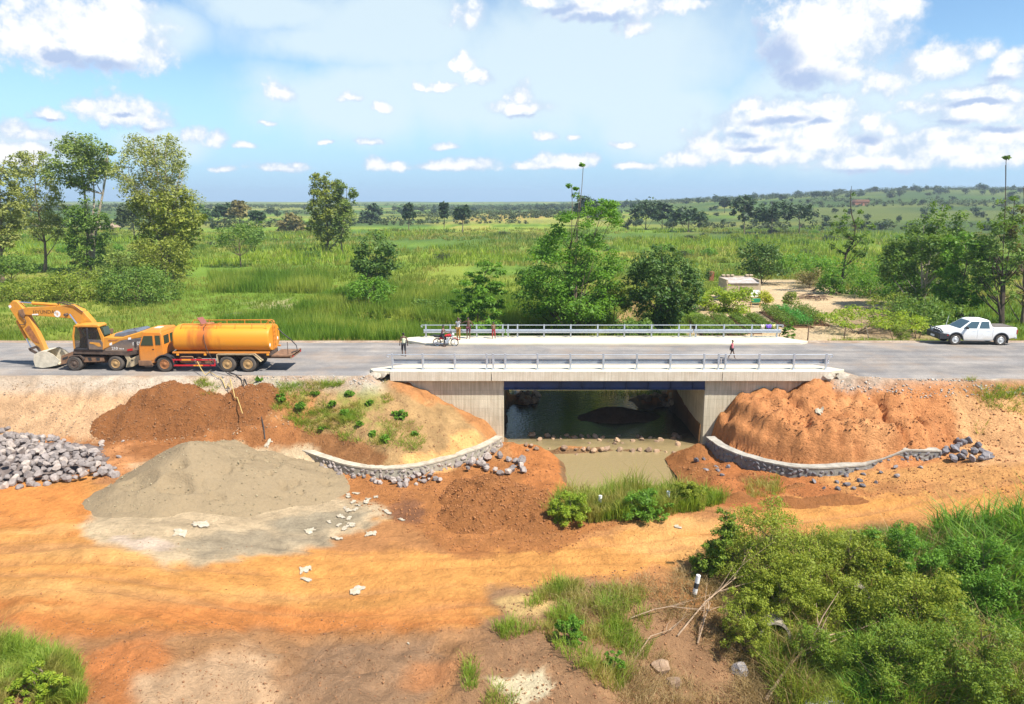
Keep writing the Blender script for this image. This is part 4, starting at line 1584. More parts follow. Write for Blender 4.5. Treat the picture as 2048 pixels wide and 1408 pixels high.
def tank_ring(x, sc):
    rr = []
    for k in range(40):
        a = 2 * PI * k / 40
        c, s = math.cos(a), math.sin(a)
        e = 2 / 2.7
        rr.append((x, WB / 2 + 1.20 * sc * abs(c) ** e * (1 if c > 0 else -1), 2.14 + 0.86 * sc * abs(s) ** e * (1 if s > 0 else -1)))
    return rr


tk = MB().loft([tank_ring(x, s) for x, s in ((2.18, 0.80), (2.22, 0.93), (2.32, 1.0), (8.38, 1.0), (8.50, 0.96), (8.52, 0.93))]).build('tank', TANK, tr, ang=0.5)
for x in (4.35,):
    MB().loft([tank_ring(x - 0.02, 1.008), tank_ring(x + 0.02, 1.008)]).build('weld_seam', M_RUSTRIM, tk, ang=0.5)
mb = MB()
for yy in (0.35, WB - 0.35):
    mb.tube([(2.7, yy, 2.85), (2.85, yy, 3.14), (8.2, yy, 3.16), (8.35, yy, 2.9)], 0.025, 6)
    for x in (3.9, 5.1, 6.3, 7.4):
        mb.tube([(x, yy, 2.9), (x, yy, 3.15)], 0.02, 6)
mb.tube([(5.05, 0.7, 2.95), (5.05, 0.7, 3.15), (5.25, 0.7, 3.2), (5.25, 0.7, 2.95)], 0.025, 6)
mb.build('top_rail', M_ORG, tr)
mb = MB()
for yy in (0.95, 1.35):
    mb.tube([(8.60, yy, 1.35), (8.60, yy, 2.95), (8.52, yy, 3.25), (8.30, yy, 3.32), (8.1, yy, 3.0)], 0.022, 6)
for z in np.arange(1.5, 3.2, 0.28):
    mb.tube([(8.60, 0.95, z), (8.60, 1.35, z)], 0.018, 6)
mb.build('ladder', M_ORG, tr)
MB().lathe([(0.3, 0), (0.3, 0.14), (0.24, 0.18)], (4.3, 1.2, 2.95), (0, 0, 1), 18).build('filler_hatch', M_RUSTRIM, tr)
MB().bar((4.05, 1.0, 3.05), (3.70, 1.15, 3.48), 0.5, 0.03).build('hatch_lid', mat('dull red lid', (0.22, 0.07, 0.05), 0.7), tr)
for yy, z in ((0.30, 1.78), (1.95, 1.95)):
    MB().lathe([(0.12, 0), (0.12, 0.02), (0.05, 0.04)], (8.50, yy, z), (1, 0, 0), 14).build('reflector', M_LETTER, tr)
mb = MB()
mb.box(2.2, 8.55, -0.02, 0.10, 1.28, 1.38)
mb.box(2.2, 8.55, WB - 0.10, WB + 0.02, 1.28, 1.38)
mb.build('tank_rail', M_ORG, tr, 0.01)
MB().box(2.3, 8.5, 0.55, 1.9, 1.02, 1.30).build('tank_cradle', M_CHAS, tr)
for x in (2.45, 4.25, 8.35):
    MB().box(x, x + 0.16, -0.035, 0.02, 1.14, 1.26).build('marker_lamp', M_LAMPO, tr, 0.01)
mb = MB()
for z in (0.42, 0.80):
    mb.box(2.15, 4.95, 0.0, 0.06, z, z + 0.09)
for x in (2.15, 4.87):
    mb.box(x, x + 0.08, 0.002, 0.058, 0.42, 0.885)
mb.build('side_guard', M_RED, tr, ang=0)
MB().box(2.75, 3.35, 0.002 - 0.012, 0.05, 0.80 + 0.003, 0.887).build('guard_stripe', M_LAMPO, tr, ang=0)
MB().box(3.5, 4.1, 0.002 - 0.012, 0.05, 0.42 + 0.003, 0.507).build('guard_stripe', M_LAMPO, tr, ang=0)
mb = MB()
mb.lathe([(0.02, -0.42), (0.20, -0.42), (0.24, -0.34), (0.24, 0.34), (0.20, 0.42), (0.02, 0.42)], (2.95, 0.36, 0.78), (1, 0, 0), 16)
mb.lathe([(0.16, -0.12), (0.16, 0.12)], (3.75, 0.34, 0.80), (0, 1, 0), 16)
mb.box(3.55, 4.6, 0.2, 0.7, 0.55, 0.70)
mb.build('pump', M_BRN, tr)
M_RIMT = mat('dusty rim', (0.36, 0.22, 0.09), 0.8, var=0.3, scale=6)
wheel(tr, (1.58, 0.18, 0.53), 0.53, 0.32, M_RUSTRIM, -1)
wheel(tr, (1.58, WB - 0.18, 0.53), 0.53, 0.32, M_RUSTRIM, 1)
for x in (5.70, 7.06):
    wheel(tr, (x, 0.17, 0.53), 0.53, 0.30, M_RIMT, -1)
    wheel(tr, (x, 0.50, 0.53), 0.53, 0.30, M_RIMT, -1, bolts=0)
    wheel(tr, (x, WB - 0.50, 0.53), 0.53, 0.30, M_RIMT, 1, bolts=0)
    wheel(tr, (x, WB - 0.17, 0.53), 0.53, 0.30, M_RIMT, 1)
mb = MB()
for y0, y1 in ((0.0, 0.6), (WB - 0.6, WB)):
    mb.prism([(5.05, 0.62), (5.05, 1.22), (7.5, 1.22), (7.95, 0.72), (7.92, 0.69), (7.47, 1.17), (5.10, 1.17), (5.10, 0.62)], y0, y1)
mb.build('rear_mudguard', M_BEIGE, tr)
for x in (1.58, 5.7, 7.06):
    MB().cyl((x, 0.3, 0.53), (x, WB - 0.3, 0.53), 0.10, n=10).build('axle', M_CHAS, tr)
mb = MB()
mb.box(8.6, 9.95, 0.15, WB - 0.15, 1.02, 1.10)
mb.box(9.85, 9.95, 0.1, WB - 0.1, 0.92, 1.15)
mb.box(8.6, 9.8, 0.5, 0.6, 0.9, 1.02)
mb.build('rear_platform', M_BRN, tr)
mb = MB()
mb.tube([(9.6, 0.5, 1.1), (9.6, 0.5, 1.95)], 0.02, 6)
mb.build('handle_post', M_CHAS, tr)
mb = MB()
mb.tube([(8.58, 1.9, 2.6), (8.9, 1.8, 2.3), (9.5, 1.6, 1.9), (9.95, 1.3, 1.55), (10.05, 1.1, 1.25), (9.7, 0.9, 1.13)], 0.035, 8)
mb.build('drain_hose', M_BLACK, tr)
for yy in (0.3, WB - 0.4):
    MB().box(9.95, 9.97, yy, yy + 0.2, 0.96, 1.06).build('tail_light', M_LAMPR, tr, ang=0)

# ---- wheeled excavator --------------------------------------------------
EY = 47.15
ex = thing('excavator', 'yellow wheeled excavator with raised boom and pale dusty bucket on the road', 'excavator', (-28.0, EY, 0.03))


def E(zx, zy, Y):
    p = atY(zx / 6.0235, 580 + zy / 6.0235, Y)
    return (p.x + 28.0, p.z - 0.03)


def eprism(name, pts, Y0, Y1, m, parent, bevel=0.02, Yt=None):
    poly = [E(x, y, Y0 if Yt is None else Yt) for x, y in pts]
    return MB().prism(poly, Y0 - EY, Y1 - EY).build(name, m, parent, bevel)


YB0, YB1 = 48.25, 48.75
boom = eprism('boom', [(250, 235), (300, 215), (700, 195), (860, 182), (985, 245), (1110, 385), (1160, 520), (1030, 530), (930, 400), (860, 345), (720, 332), (300, 298), (250, 285)], YB0, YB1, M_YEL, ex)
a = E(400, 288, YB0)
b_ = E(622, 288, YB0)
tx_ = text_part('HYUNDAI', 0.34, 0.004, M_LETB, boom, (a[0], YB0 - EY - 0.004, a[1] + 0.02), (PI / 2, 0, 0))
tx_.scale.x = 0.93 * (b_[0] - a[0]) / max(v.co.x for v in tx_.data.vertices)
c = E(690, 288, YB0)
MB().lathe([(0.0, 0), (0.22, 0.0), (0.22, 0.006), (0, 0.006)], (0, 0, 0), (0, -1, 0), 20).build('emblem', M_LETTER, boom).location = (c[0], YB0 - EY, c[1])
boom.children[-1].scale = (1, 1, 0.75)
mb = MB()
c = E(690, 288, YB0)
mb.box(c[0] - 0.03, c[0] + 0.02, YB0 - EY - 0.011, YB0 - EY - 0.007, c[1] - 0.12, c[1] + 0.12)
mb.box(c[0] - 0.1, c[0] + 0.09, YB0 - EY - 0.0105, YB0 - EY - 0.0065, c[1] - 0.02, c[1] + 0.02)
mb.build('emblem_mark', M_YEL, boom, ang=0)
eprism('decal', [(385, 290), (460, 285), (462, 302), (388, 303)], YB0 - 0.006, YB0 - 0.001, M_LETTER, boom, 0, Yt=YB0)
stick = eprism('stick', [(95, 190), (150, 128), (200, 140), (280, 225), (335, 310), (405, 430), (500, 620), (555, 745), (495, 762), (420, 660), (325, 560), (220, 385), (135, 255)], 48.3, 48.7, M_YEL, ex)
eprism('stick_plate', [(215, 250), (270, 225), (300, 300), (290, 330), (240, 320)], 48.2, 48.8, M_BRN, stick)
eprism('worn_patch', [(300, 470), (350, 420), (460, 600), (480, 650), (400, 620)], 48.285, 48.297, M_RUSTRIM, stick, 0, Yt=48.3)
eprism('decal', [(100, 192), (125, 178), (140, 205), (118, 222)], 48.29, 48.297, M_LETTER, stick, 0, Yt=48.3)


def ecyl(name, p, q, Y, r, m, parent, n=12):
    a, b = E(*p, Y), E(*q, Y)
    return MB().cyl((a[0], Y - EY, a[1]), (b[0], Y - EY, b[1]), r, n=n).build(name, m, parent)


ecyl('stick_ram', (390, 158), (715, 183), 48.5, 0.105, M_YEL, ex)
ecyl('ram_rod', (180, 143), (395, 158), 48.5, 0.055, M_CHROME, ex)
for yy in (48.08, 48.92):
    ecyl('boom_ram', (925, 405), (1040, 640), yy, 0.10, M_YEL, ex)
    ecyl('ram_rod', (840, 290), (930, 412), yy, 0.06, M_CHROME, ex)
ecyl('pivot_pin', (838, 285), (838, 285.01), 48.5, 0.1, M_CHAS, ex)
a = E(838, 285, 48.5)
MB().cyl((a[0], 47.95 - EY, a[1]), (a[0], 49.05 - EY, a[1]), 0.09).build('boom_pin', M_CHAS, ex)
ecyl('bucket_ram', (205, 365), (318, 585), 48.5, 0.095, M_YEL, ex)
ecyl('ram_rod', (318, 585), (375, 700), 48.5, 0.05, M_CHROME, ex)
mb = MB()
for yy in (48.15, 48.85):
    for p, q in (((350, 715), (450, 680)), ((365, 720), (440, 760)), ((450, 690), (500, 760))):
        a, b_ = E(*p, yy), E(*q, yy)
        mb.bar((a[0], yy - EY, a[1]), (b_[0], yy - EY, b_[1]), 0.09, 0.16)
mb.build('bucket_link', M_CHAS, ex)
mb = MB()
for yy, dz in ((48.2, 0), (48.3, 12), (48.68, 5)):
    mb.tube([(E(700, 165 + dz, 48.3)[0], yy - EY, E(700, 165 + dz, 48.3)[1]), (E(720, 140 + dz, 48.3)[0], yy - EY, E(720, 140 + dz, 48.3)[1]), (E(790, 160 + dz, 48.3)[0], yy - EY, E(790, 160 + dz, 48.3)[1]),
             (E(900, 195 + dz, 48.3)[0], yy - EY, E(900, 188 + dz, 48.3)[1]), (E(1010, 290, 48.3)[0], yy - EY, E(1010, 262, 48.3)[1])], 0.03, 6)
yy = 48.22
mb.tube([(E(x, y, 48.2)[0], yy - EY, E(x, y, 48.2)[1]) for x, y in ((245, 290), (265, 330), (300, 360), (310, 395), (280, 420), (230, 415))], 0.03, 6)
mb.build('hydraulic_hose', M_CHAS, ex)
# bucket: curved shell with two cheek plates, opening towards the machine
BY0, BY1 = 47.75, 49.15
prof = [(560, 735), (470, 745), (415, 775), (405, 850), (430, 925), (520, 938), (610, 925), (690, 905)]
Pp = [Vector((E(x, y, BY0)[0], 0, E(x, y, BY0)[1])) for x, y in prof]
lift = 0.0
mb = MB()
th = 0.05
n = len(Pp)
inn = []
cen = sum(Pp, Vector()) / n
for p in Pp:
    inn.append(p + (cen - p).normalized() * th)
ringo = [(p.x, p.z) for p in Pp] + [(p.x, p.z) for p in inn[::-1]]
mb.prism(ringo, BY0 - EY, BY1 - EY)
for y0 in (BY0 - EY - 0.03, BY1 - EY):
    pl = [(p.x, p.z) for p in Pp] + [(E(722, 845, BY0)[0], E(722, 845, BY0)[1]), (E(640, 775, BY0)[0], E(640, 775, BY0)[1])]
    mb.prism(pl, y0, y0 + 0.03)
bk = mb.build('bucket', mat('pale dusty bucket steel', (0.56, 0.50, 0.38), 0.9, var=0.2, scale=3, bump=0.2), ex)
for k in range(5):
    y = BY0 - EY + 0.08 + k * 0.31
    a = E(690, 905, BY0)
    MB().add([(a[0] - 0.05, y - 0.06, a[1] + 0.05), (a[0] - 0.05, y + 0.06, a[1] + 0.05), (a[0] - 0.05, y - 0.06, a[1] - 0.03), (a[0] - 0.05, y + 0.06, a[1] - 0.03), (a[0] + 0.2, y - 0.02, a[1] + 0.04), (a[0] + 0.2, y + 0.02, a[1] + 0.04)],
             [(0, 2, 4), (1, 5, 3), (0, 4, 5, 1), (2, 3, 5, 4), (0, 1, 3, 2)]).build('tooth', M_BEIGE, bk, ang=0)
# carbody
CY0, CY1 = 47.25, 49.65
eprism('upper_frame', [(885, 715), (1255, 715), (1560, 740), (1700, 735), (1690, 770), (1540, 790), (880, 770)], CY0, CY1, M_CHAS, ex)
bo = eprism('engine_cover', [(1232, 568), (1460, 572), (1700, 500), (1745, 502), (1752, 560), (1700, 577), (1460, 612), (1258, 715), (1235, 715)], CY0, CY1, M_YEL, ex, 0.05)
cw = eprism('counterweight', [(1258, 717), (1440, 615), (1480, 604), (1700, 575), (1722, 640), (1705, 725), (1540, 748), (1262, 742)], CY0 - 0.01, CY1 + 0.01, M_GREYP, ex, 0.05)
a = E(1348, 722, CY0)
text_part('210', 0.27, 0.004, M_LETTER, cw, (a[0], CY0 - EY - 0.015, a[1] + 0.02), (PI / 2, 0, 0), sx=1.0)
text_part('W-9', 0.15, 0.004, M_LETTER, cw, (a[0] + 0.50, CY0 - EY - 0.015, a[1] + 0.02), (PI / 2, 0, 0), sx=1.1)
a = E(1602, 672, CY0)
text_part('HYUNDAI', 0.34, 0.004, M_LETTER, cw, (a[0], CY0 - EY - 0.016, a[1]), (PI / 2, -0.13, 0), sx=0.36)
eprism('tail_lamp', [(1535, 712), (1600, 702), (1600, 728), (1535, 735)], CY0 - 0.035, CY0 - 0.012, M_LAMPR, cw, 0, Yt=CY0)
eprism('side_vent', [(1300, 600), (1430, 595), (1400, 615), (1300, 618)], CY0 - 0.012, CY0 - 0.001, M_RUSTRIM, bo, 0, Yt=CY0)
eprism('decal', [(1320, 640), (1350, 630), (1350, 665), (1320, 668)], CY0 - 0.012, CY0 - 0.001, M_LETTER, bo, 0, Yt=CY0)
eprism('decal', [(1545, 575), (1580, 570), (1580, 595), (1545, 600)], CY0 - 0.020, CY0 - 0.011, M_LETTER, bo, 0, Yt=CY0)
hd = eprism('engine_hood', [(1345, 572), (1360, 535), (1440, 520), (1600, 490), (1640, 500), (1645, 520), (1470, 572)], CY0 + 0.25, CY1 - 0.5, M_HOOD, ex, 0.04, Yt=CY0)
for k in range(6):
    x = 1400 + k * 36
    a = E(x, 537 - k * 7.5, CY0)
    MB().box(a[0] - 0.02, a[0] + 0.03, CY0 - EY + 0.4, CY1 - EY - 0.65, a[1] - 0.01, a[1] + 0.05).build('hood_rib', M_GREYP, hd, 0.01)
a = E(1620, 490, 48.6)
MB().cyl((a[0], 48.6 - EY, a[1] - 0.1), (a[0] + 0.03, 48.6 - EY, a[1] + 0.2), 0.05).build('exhaust', M_CHAS, ex)
mb = MB()
for p, q in (((1290, 480), (1290, 570)), ((1340, 480), (1340, 560)), ((1290, 482), (1345, 482))):
    a, b_ = E(*p, 49.4), E(*q, 49.4)
    mb.bar((a[0], 49.4 - EY, a[1]), (b_[0], 49.4 - EY, b_[1]), 0.04)
mb.build('hand_rail', M_BRN, ex)
eprism('tool_box', [(1245, 560), (1300, 545), (1300, 480), (1245, 490)], 48.9, 49.6, M_BRN, ex, 0.02)
# cab on the near side
KY0, KY1 = 47.2, 48.12
cb = eprism('cab_floor', [(893, 700), (1240, 712), (1240, 735), (893, 725)], KY0, KY1, M_BLACK, ex)
for nm, poly in (('pillar', [(868, 560), (882, 440), (905, 438), (890, 560), (905, 712), (885, 712)]), ('pillar', [(1035, 455), (1055, 455), (1072, 720), (1052, 720)]),
                 ('pillar', [(1165, 450), (1190, 450), (1245, 560), (1242, 720), (1215, 720), (1215, 590)])):
    for y in (KY0, KY1 - 0.07):
        p = eprism(nm, poly, y, y + 0.07, M_YEL if poly[0][0] != 1035 else M_BLACK, ex, 0.01, Yt=KY0)
eprism('cab_roof', [(880, 440), (885, 428), (940, 418), (1165, 416), (1195, 430), (1195, 452), (900, 446)], KY0 - 0.02, KY1 + 0.02, M_YEL, ex, 0.04, Yt=KY0)
dr = eprism('cab_door', [(1062, 595), (1215, 600), (1240, 640), (1238, 718), (1075, 715)], KY0 - 0.03, KY0 + 0.0, M_GREYP, ex, 0.01, Yt=KY0)
eprism('door_stripe', [(1085, 625), (1200, 635), (1225, 680), (1190, 682), (1130, 650), (1085, 645)], KY0 - 0.042, KY0 - 0.031, M_YEL, dr, 0, Yt=KY0)
eprism('cab_rear_panel', [(1130, 600), (1235, 600), (1240, 720), (1130, 715)], KY1 - 0.06, KY1, M_YEL, ex, 0.01, Yt=KY0)
eprism('window', [(892, 450), (1035, 455), (1050, 700), (905, 700), (890, 560)], KY0 + 0.03, KY0 + 0.04, M_GLASS, ex, 0, Yt=KY0)
eprism('window', [(1057, 457), (1162, 452), (1213, 590), (1066, 592)], KY0 + 0.03, KY0 + 0.04, M_GLASS, ex, 0, Yt=KY0)
eprism('window', [(892, 450), (1162, 452), (1213, 600), (1130, 700), (905, 700), (890, 560)], KY1 - 0.04, KY1 - 0.03, M_GLASS, ex, 0, Yt=KY0)
eprism('seat', [(1075, 690), (1080, 560), (1105, 520), (1125, 525), (1118, 640), (1040, 650), (1035, 690)], 47.45, 47.95, M_BLACK, ex, 0.04, Yt=47.5)
eprism('console', [(955, 700), (960, 600), (1000, 560), (1030, 570), (1010, 640), (1020, 700)], 47.5, 47.9, M_BLACK, ex, 0.03, Yt=47.5)
rr_ = eprism('rear_window', [(1196, 455), (1225, 455), (1255, 550), (1230, 560)], KY0 + 0.1, KY1 - 0.1, M_CABGL, ex, 0, Yt=KY0)
# undercarriage
eprism('undercarriage', [(900, 775), (1540, 790), (1530, 850), (1250, 880), (1000, 880), (900, 850)], 47.9, 49.0, M_CHAS, ex)
mb_ = eprism('side_step', [(990, 803), (1250, 806), (1255, 862), (1005, 872)], 47.35, 47.85, M_BRN, ex, 0.02)
eprism('step_opening', [(1055, 815), (1095, 815), (1110, 850), (1070, 850)], 47.34, 47.352, M_DARK, mb_, 0, Yt=47.35)
eprism('step_opening', [(1160, 815), (1200, 815), (1205, 850), (1165, 850)], 47.34, 47.352, M_DARK, mb_, 0, Yt=47.35)
eprism('fender', [(820, 815), (850, 790), (960, 785), (1010, 830), (1000, 860), (985, 830), (950, 800), (860, 805)], 47.2, 47.75, M_CHAS, ex, 0.01)
st = eprism('stabiliser', [(735, 795), (872, 742), (900, 752), (835, 878), (732, 902)], 47.3, 49.5, M_BRN, ex)
eprism('stabiliser_slot', [(755, 820), (820, 795), (815, 825), (755, 845)], 47.285, 47.298, M_DARK, st, 0, Yt=47.3)
bl = eprism('dozer_blade', [(1490, 782), (1550, 782), (1570, 830), (1695, 770), (1712, 850), (1600, 925), (1515, 935), (1530, 850)], 47.3, 49.5, M_BEIGE, ex)
for zx, zy in ((1588, 848), (1690, 800)):
    a = E(zx, zy, 47.3)
    MB().add([(a[0] - 0.09, 0.15 - 0.012, a[1] - 0.06), (a[0] + 0.09, 0.15 - 0.012, a[1] - 0.02), (a[0] + 0.02, 0.15 - 0.012, a[1] + 0.09),
              (a[0] - 0.09, 0.15 - 0.002, a[1] - 0.06), (a[0] + 0.09, 0.15 - 0.002, a[1] - 0.02), (a[0] + 0.02, 0.15 - 0.002, a[1] + 0.09)], [(0, 1, 2), (5, 4, 3), (0, 3, 4, 1), (1, 4, 5, 2), (2, 5, 3, 0)]).build('blade_hole', M_DARK, bl, ang=0)
for zx, m_r in ((905, M_RUSTRIM), (1400, M_RIMT)):
    x = E(zx, 900, 47.3)[0]
    wheel(ex, (x, 0.22, 0.50), 0.50, 0.34, m_r if zx > 1000 else M_CHAS, -1)
    wheel(ex, (x, 0.62, 0.50), 0.50, 0.30, M_CHAS, -1, bolts=0)
    wheel(ex, (x, 1.95, 0.50), 0.50, 0.30, M_CHAS, 1, bolts=0)
    wheel(ex, (x, 2.33, 0.50), 0.50, 0.32, M_CHAS, 1)
    MB().cyl((x, 0.3, 0.5), (x, 2.2, 0.5), 0.13).build('axle', M_CHAS, ex)

# ---- pickup -------------------------------------------------------------
pk = thing('pickup_truck', 'white double cab pickup with black bull bar parked by the roadside', 'pickup')
PS = 1.10
fw, rw, wr_ = 0.92, 4.02, 0.40


def parch(cx, r0, a0=0.15, a1=PI - 0.15, n=10):
    return [(cx + r0 * math.cos(a), 0.40 + r0 * math.sin(a)) for a in np.linspace(a1, a0, n)]


low = [(0.12, 0.55)] + [(0.02, 0.75), (0.03, 0.98), (0.22, 1.06), (0.75, 1.13), (1.25, 1.18)] + [(3.42, 1.18), (3.44, 1.30), (5.02, 1.30), (5.06, 0.75), (5.0, 0.58)] + \
      parch(rw, 0.50)[::-1] + [(rw - 0.52, 0.42), (fw + 0.54, 0.42)] + parch(fw, 0.50)[::-1]
body = MB().prism(low, 0.0, 1.78).build('body', M_WHITE, pk, 0.05)
MB().box(0.5, 4.7, 0.25, 1.53, 0.42, 1.0).build('underbody', M_BLACK, pk, ang=0)


def cabring(z, x0, x1, ins):
    return [(x0, ins, z), (x1, ins, z), (x1, 1.78 - ins, z), (x0, 1.78 - ins, z)]


lo_, hi_ = cabring(1.175, 1.18, 3.42, 0.04), cabring(1.74, 1.98, 3.22, 0.21)
MB().loft([lo_, hi_, cabring(1.80, 2.12, 3.10, 0.32)]).build('cab', M_WHITE, pk, 0.05)


def bil(a, b, c, d, s, t_):
    a, b, c, d = map(Vector, (a, b, c, d))
    return (a * (1 - s) + b * s) * (1 - t_) + (d * (1 - s) + c * s) * t_


def slant_pane(name, q, uv, nrm, m, parent):
    pts = [bil(*q, s, t_) for s, t_ in uv]
    nv = Vector(nrm).normalized() * 0.008
    n_ = len(pts)
    vs = [p + nv for p in pts] + [p - nv for p in pts]
    fs = [tuple(range(n_)), tuple(range(2 * n_ - 1, n_ - 1, -1))] + [(k, n_ + k, n_ + (k + 1) % n_, (k + 1) % n_) for k in range(n_)]
    return MB().add(vs, fs).build(name, m, parent, ang=0)


for y, k in ((0, 0), (1, 3)):
    if y == 0:
        q = (lo_[0], lo_[1], hi_[1], hi_[0])
        nn = (0, -1, 0.3)
    else:
        q = (lo_[3], lo_[2], hi_[2], hi_[3])
        nn = (0, 1, 0.3)
    slant_pane('window', q, [(0.07, 0.06), (0.515, 0.06), (0.50, 0.90), (0.07, 0.90 * 0.55), (0.03, 0.3)][0:1] + [(0.50, 0.06), (0.47, 0.90), (0.06, 0.88)], nn, M_GLASSB, pk)
    slant_pane('window', q, [(0.57, 0.06), (0.90, 0.06), (0.93, 0.90), (0.56, 0.90)], nn, M_GLASSB, pk)
slant_pane('windscreen', (lo_[0], lo_[3], hi_[3], hi_[0]), [(0.05, 0.04), (0.95, 0.04), (0.93, 0.93), (0.07, 0.93)], (-0.6, 0, 0.8), M_GLASSB, pk)
slant_pane('rear_window', (lo_[1], lo_[2], hi_[2], hi_[1]), [(0.12, 0.3), (0.88, 0.3), (0.86, 0.9), (0.14, 0.9)], (0.9, 0, 0.3), M_GLASSB, pk)
M_BED = mat('dusty load bed', (0.14, 0.12, 0.10), 0.9, var=0.3)
MB().box(3.52, 4.96, 0.10, 1.68, 1.302, 1.315).build('load_cover', M_BED, pk, ang=0)
mb = MB()
for y0 in (-0.02, 1.76):
    mb.box(fw + 0.55, rw - 0.55, y0, y0 + 0.04, 0.36, 0.44)
mb.build('side_step', mat('grey step', (0.35, 0.35, 0.34), 0.6), pk, 0.01)
bb = MB().prism([(-0.22, 0.42), (-0.24, 0.85), (-0.02, 0.90), (0.10, 0.86), (0.48, 0.80), (0.45, 0.62), (0.3, 0.45)], -0.03, 1.81).build('bull_bar', M_BLACK, pk, 0.03)
mb = MB()
for y in (0.35, 0.89, 1.43):
    mb.tube([(-0.18, y, 0.8), (-0.2, y, 1.08), (-0.12, y, 1.16), (0.0, y, 1.05)], 0.035, 8)
mb.tube([(-0.02, 0.0, 0.95), (-0.12, 0.1, 1.14), (-0.14, 0.9, 1.16), (-0.12, 1.68, 1.14), (-0.02, 1.78, 0.95)], 0.035, 8)
mb.build('hoop', M_BLACK, bb)
MB().box(-0.26, -0.245, 0.62, 1.14, 0.52, 0.66).build('number_plate', M_LETTER, bb, ang=0)
MB().box(-0.02, 0.02, 0.45, 1.33, 0.80, 1.0).build('grille', M_BLACK, pk, 0.01)
for y0, y1 in ((-0.012, 0.40), (1.38, 1.792)):
    MB().prism([(-0.01, 0.83), (0.02, 1.0), (0.38, 1.05), (0.45, 0.92), (0.2, 0.84)], y0, y1).build('headlight', M_LAMP, pk, 0.02)
MB().box(0.3, 0.38, -0.035, -0.02, 0.68, 0.76).build('indicator', M_LAMPR, pk, ang=0)
mb = MB()
for y0, y1 in ((-0.018, 0.1), (1.68, 1.798)):
    for cx in (fw, rw):
        o_ = [(cx + 0.54 * math.cos(a), 0.40 + 0.54 * math.sin(a)) for a in np.linspace(-0.02, PI + 0.02, 14)] + [(cx + 0.47 * math.cos(a), 0.40 + 0.47 * math.sin(a)) for a in np.linspace(PI + 0.02, -0.02, 14)]
        mb.prism(o_, y0, y1)
    mb.prism([(rw + 0.45, 0.18), (rw + 0.45, 0.55), (rw + 0.49, 0.55), (rw + 0.49, 0.18)], y0, y1 + 0.12)
mb.build('arch_trim', M_BLACK, pk)
M_ALLOY = mat('silver alloy', (0.62, 0.62, 0.60), 0.4, metal=0.4)
for cx in (fw, rw):
    wheel(pk, (cx, 0.13, 0.39), 0.39, 0.26, M_ALLOY, -1, bolts=6)
    wheel(pk, (cx, 1.65, 0.39), 0.39, 0.26, M_ALLOY, 1, bolts=6)
for ys, s in ((0.02, -1), (1.76, 1)):
    MB().box(1.52, 1.66, min(ys, ys + s * 0.22), max(ys, ys + s * 0.22), 1.18, 1.36).build('mirror', M_BLACK, pk, 0.03)
    for x in (2.05, 3.05):
        MB().box(x, x + 0.18, ys - 0.03 if s < 0 else ys + 0.0, ys if s < 0 else ys + 0.03, 1.02, 1.06).build('door_handle', M_WHITE, pk, 0.005)
    mb = MB()
    for x in (1.42, 2.36, 3.40):
        mb.box(x, x + 0.008, ys - 0.024 if s < 0 else ys + 0.012, ys - 0.012 if s < 0 else ys + 0.024, 0.5, 1.16)
    mb.build('door_seam', M_CHAS, pk, ang=0)
MB().cyl((1.02, 1.7, 1.12), (1.16, 1.72, 1.85), 0.012, n=6).build('aerial', M_LETTER, pk)
for y0, y1 in ((-0.01, 0.16), (1.62, 1.79)):
    MB().box(5.0, 5.075, y0, y1, 0.85, 1.15).build('tail_light', M_LAMPR, pk, 0.01)
MB().box(5.0, 5.14, 0.1, 1.68, 0.50, 0.64).build('rear_bumper', M_GALV, pk, 0.02)
pk.location = (33.55, 56.05, 0.03)
pk.rotation_euler = (0, 0, math.radians(-3.5))
pk.scale = (PS, PS, PS)

# ---- motorcycle ---------------------------------------------------------
mc = thing('motorcycle', 'red motorcycle standing at the far kerb with a rider on it', 'motorcycle', ((875 - CX) / 25.75, 55.55, 0.05))
for x in (0.0, 1.34):
    e = bpy.data.objects.new('wheel', None)
    C.objects.link(e)
    e.parent = mc
    e.location = (x, 0, 0.30)
    mb = MB()
    mb.lathe([(0.255, -0.03), (0.30, -0.035), (0.318, 0.0), (0.30, 0.035), (0.255, 0.03)], (0, 0, 0), (0, 1, 0), 28, closed=False)
    mb.build('tyre', M_TYRE, e)
    mb = MB()
    mb.lathe([(0.235, -0.02), (0.262, -0.025), (0.262, 0.025), (0.235, 0.02), (0.235, -0.02)], (0, 0, 0), (0, 1, 0), 28, closed=False)
    for k in range(12):
        a = 2 * PI * k / 12
        mb.tube([(0.03 * math.cos(a), 0, 0.03 * math.sin(a)), (0.25 * math.cos(a), 0, 0.25 * math.sin(a))], 0.006, 4)
    mb.cyl((0, -0.06, 0), (0, 0.06, 0), 0.05, n=10)
    mb.build('rim', M_CHROME, e)
mb = MB()
mb.tube([(1.34, -0.08, 0.30), (1.17, -0.08, 0.78), (1.12, -0.08, 0.95)], 0.025, 6)
mb.tube([(1.34, 0.08, 0.30), (1.17, 0.08, 0.78), (1.12, 0.08, 0.95)], 0.025, 6)
mb.build('fork', M_CHROME, mc)
mb = MB()
mb.tube([(1.13, 0, 0.82), (0.92, 0, 0.42), (0.55, 0, 0.30), (0.42, 0, 0.48), (0.5, 0, 0.72), (1.1, 0, 0.80)], 0.025, 6)
for y in (-0.1, 0.1):
    mb.tube([(0.45, y, 0.35), (0.0, y, 0.30)], 0.02, 6)
    mb.tube([(0.5, y, 0.72), (-0.25, y, 0.74)], 0.02, 6)
    mb.tube([(0.15, y, 0.70), (0.0, y, 0.32)], 0.025, 6)
mb.build('frame', M_BLACK, mc)
mb = MB()
mb.box(0.55, 0.88, -0.12, 0.12, 0.28, 0.50)
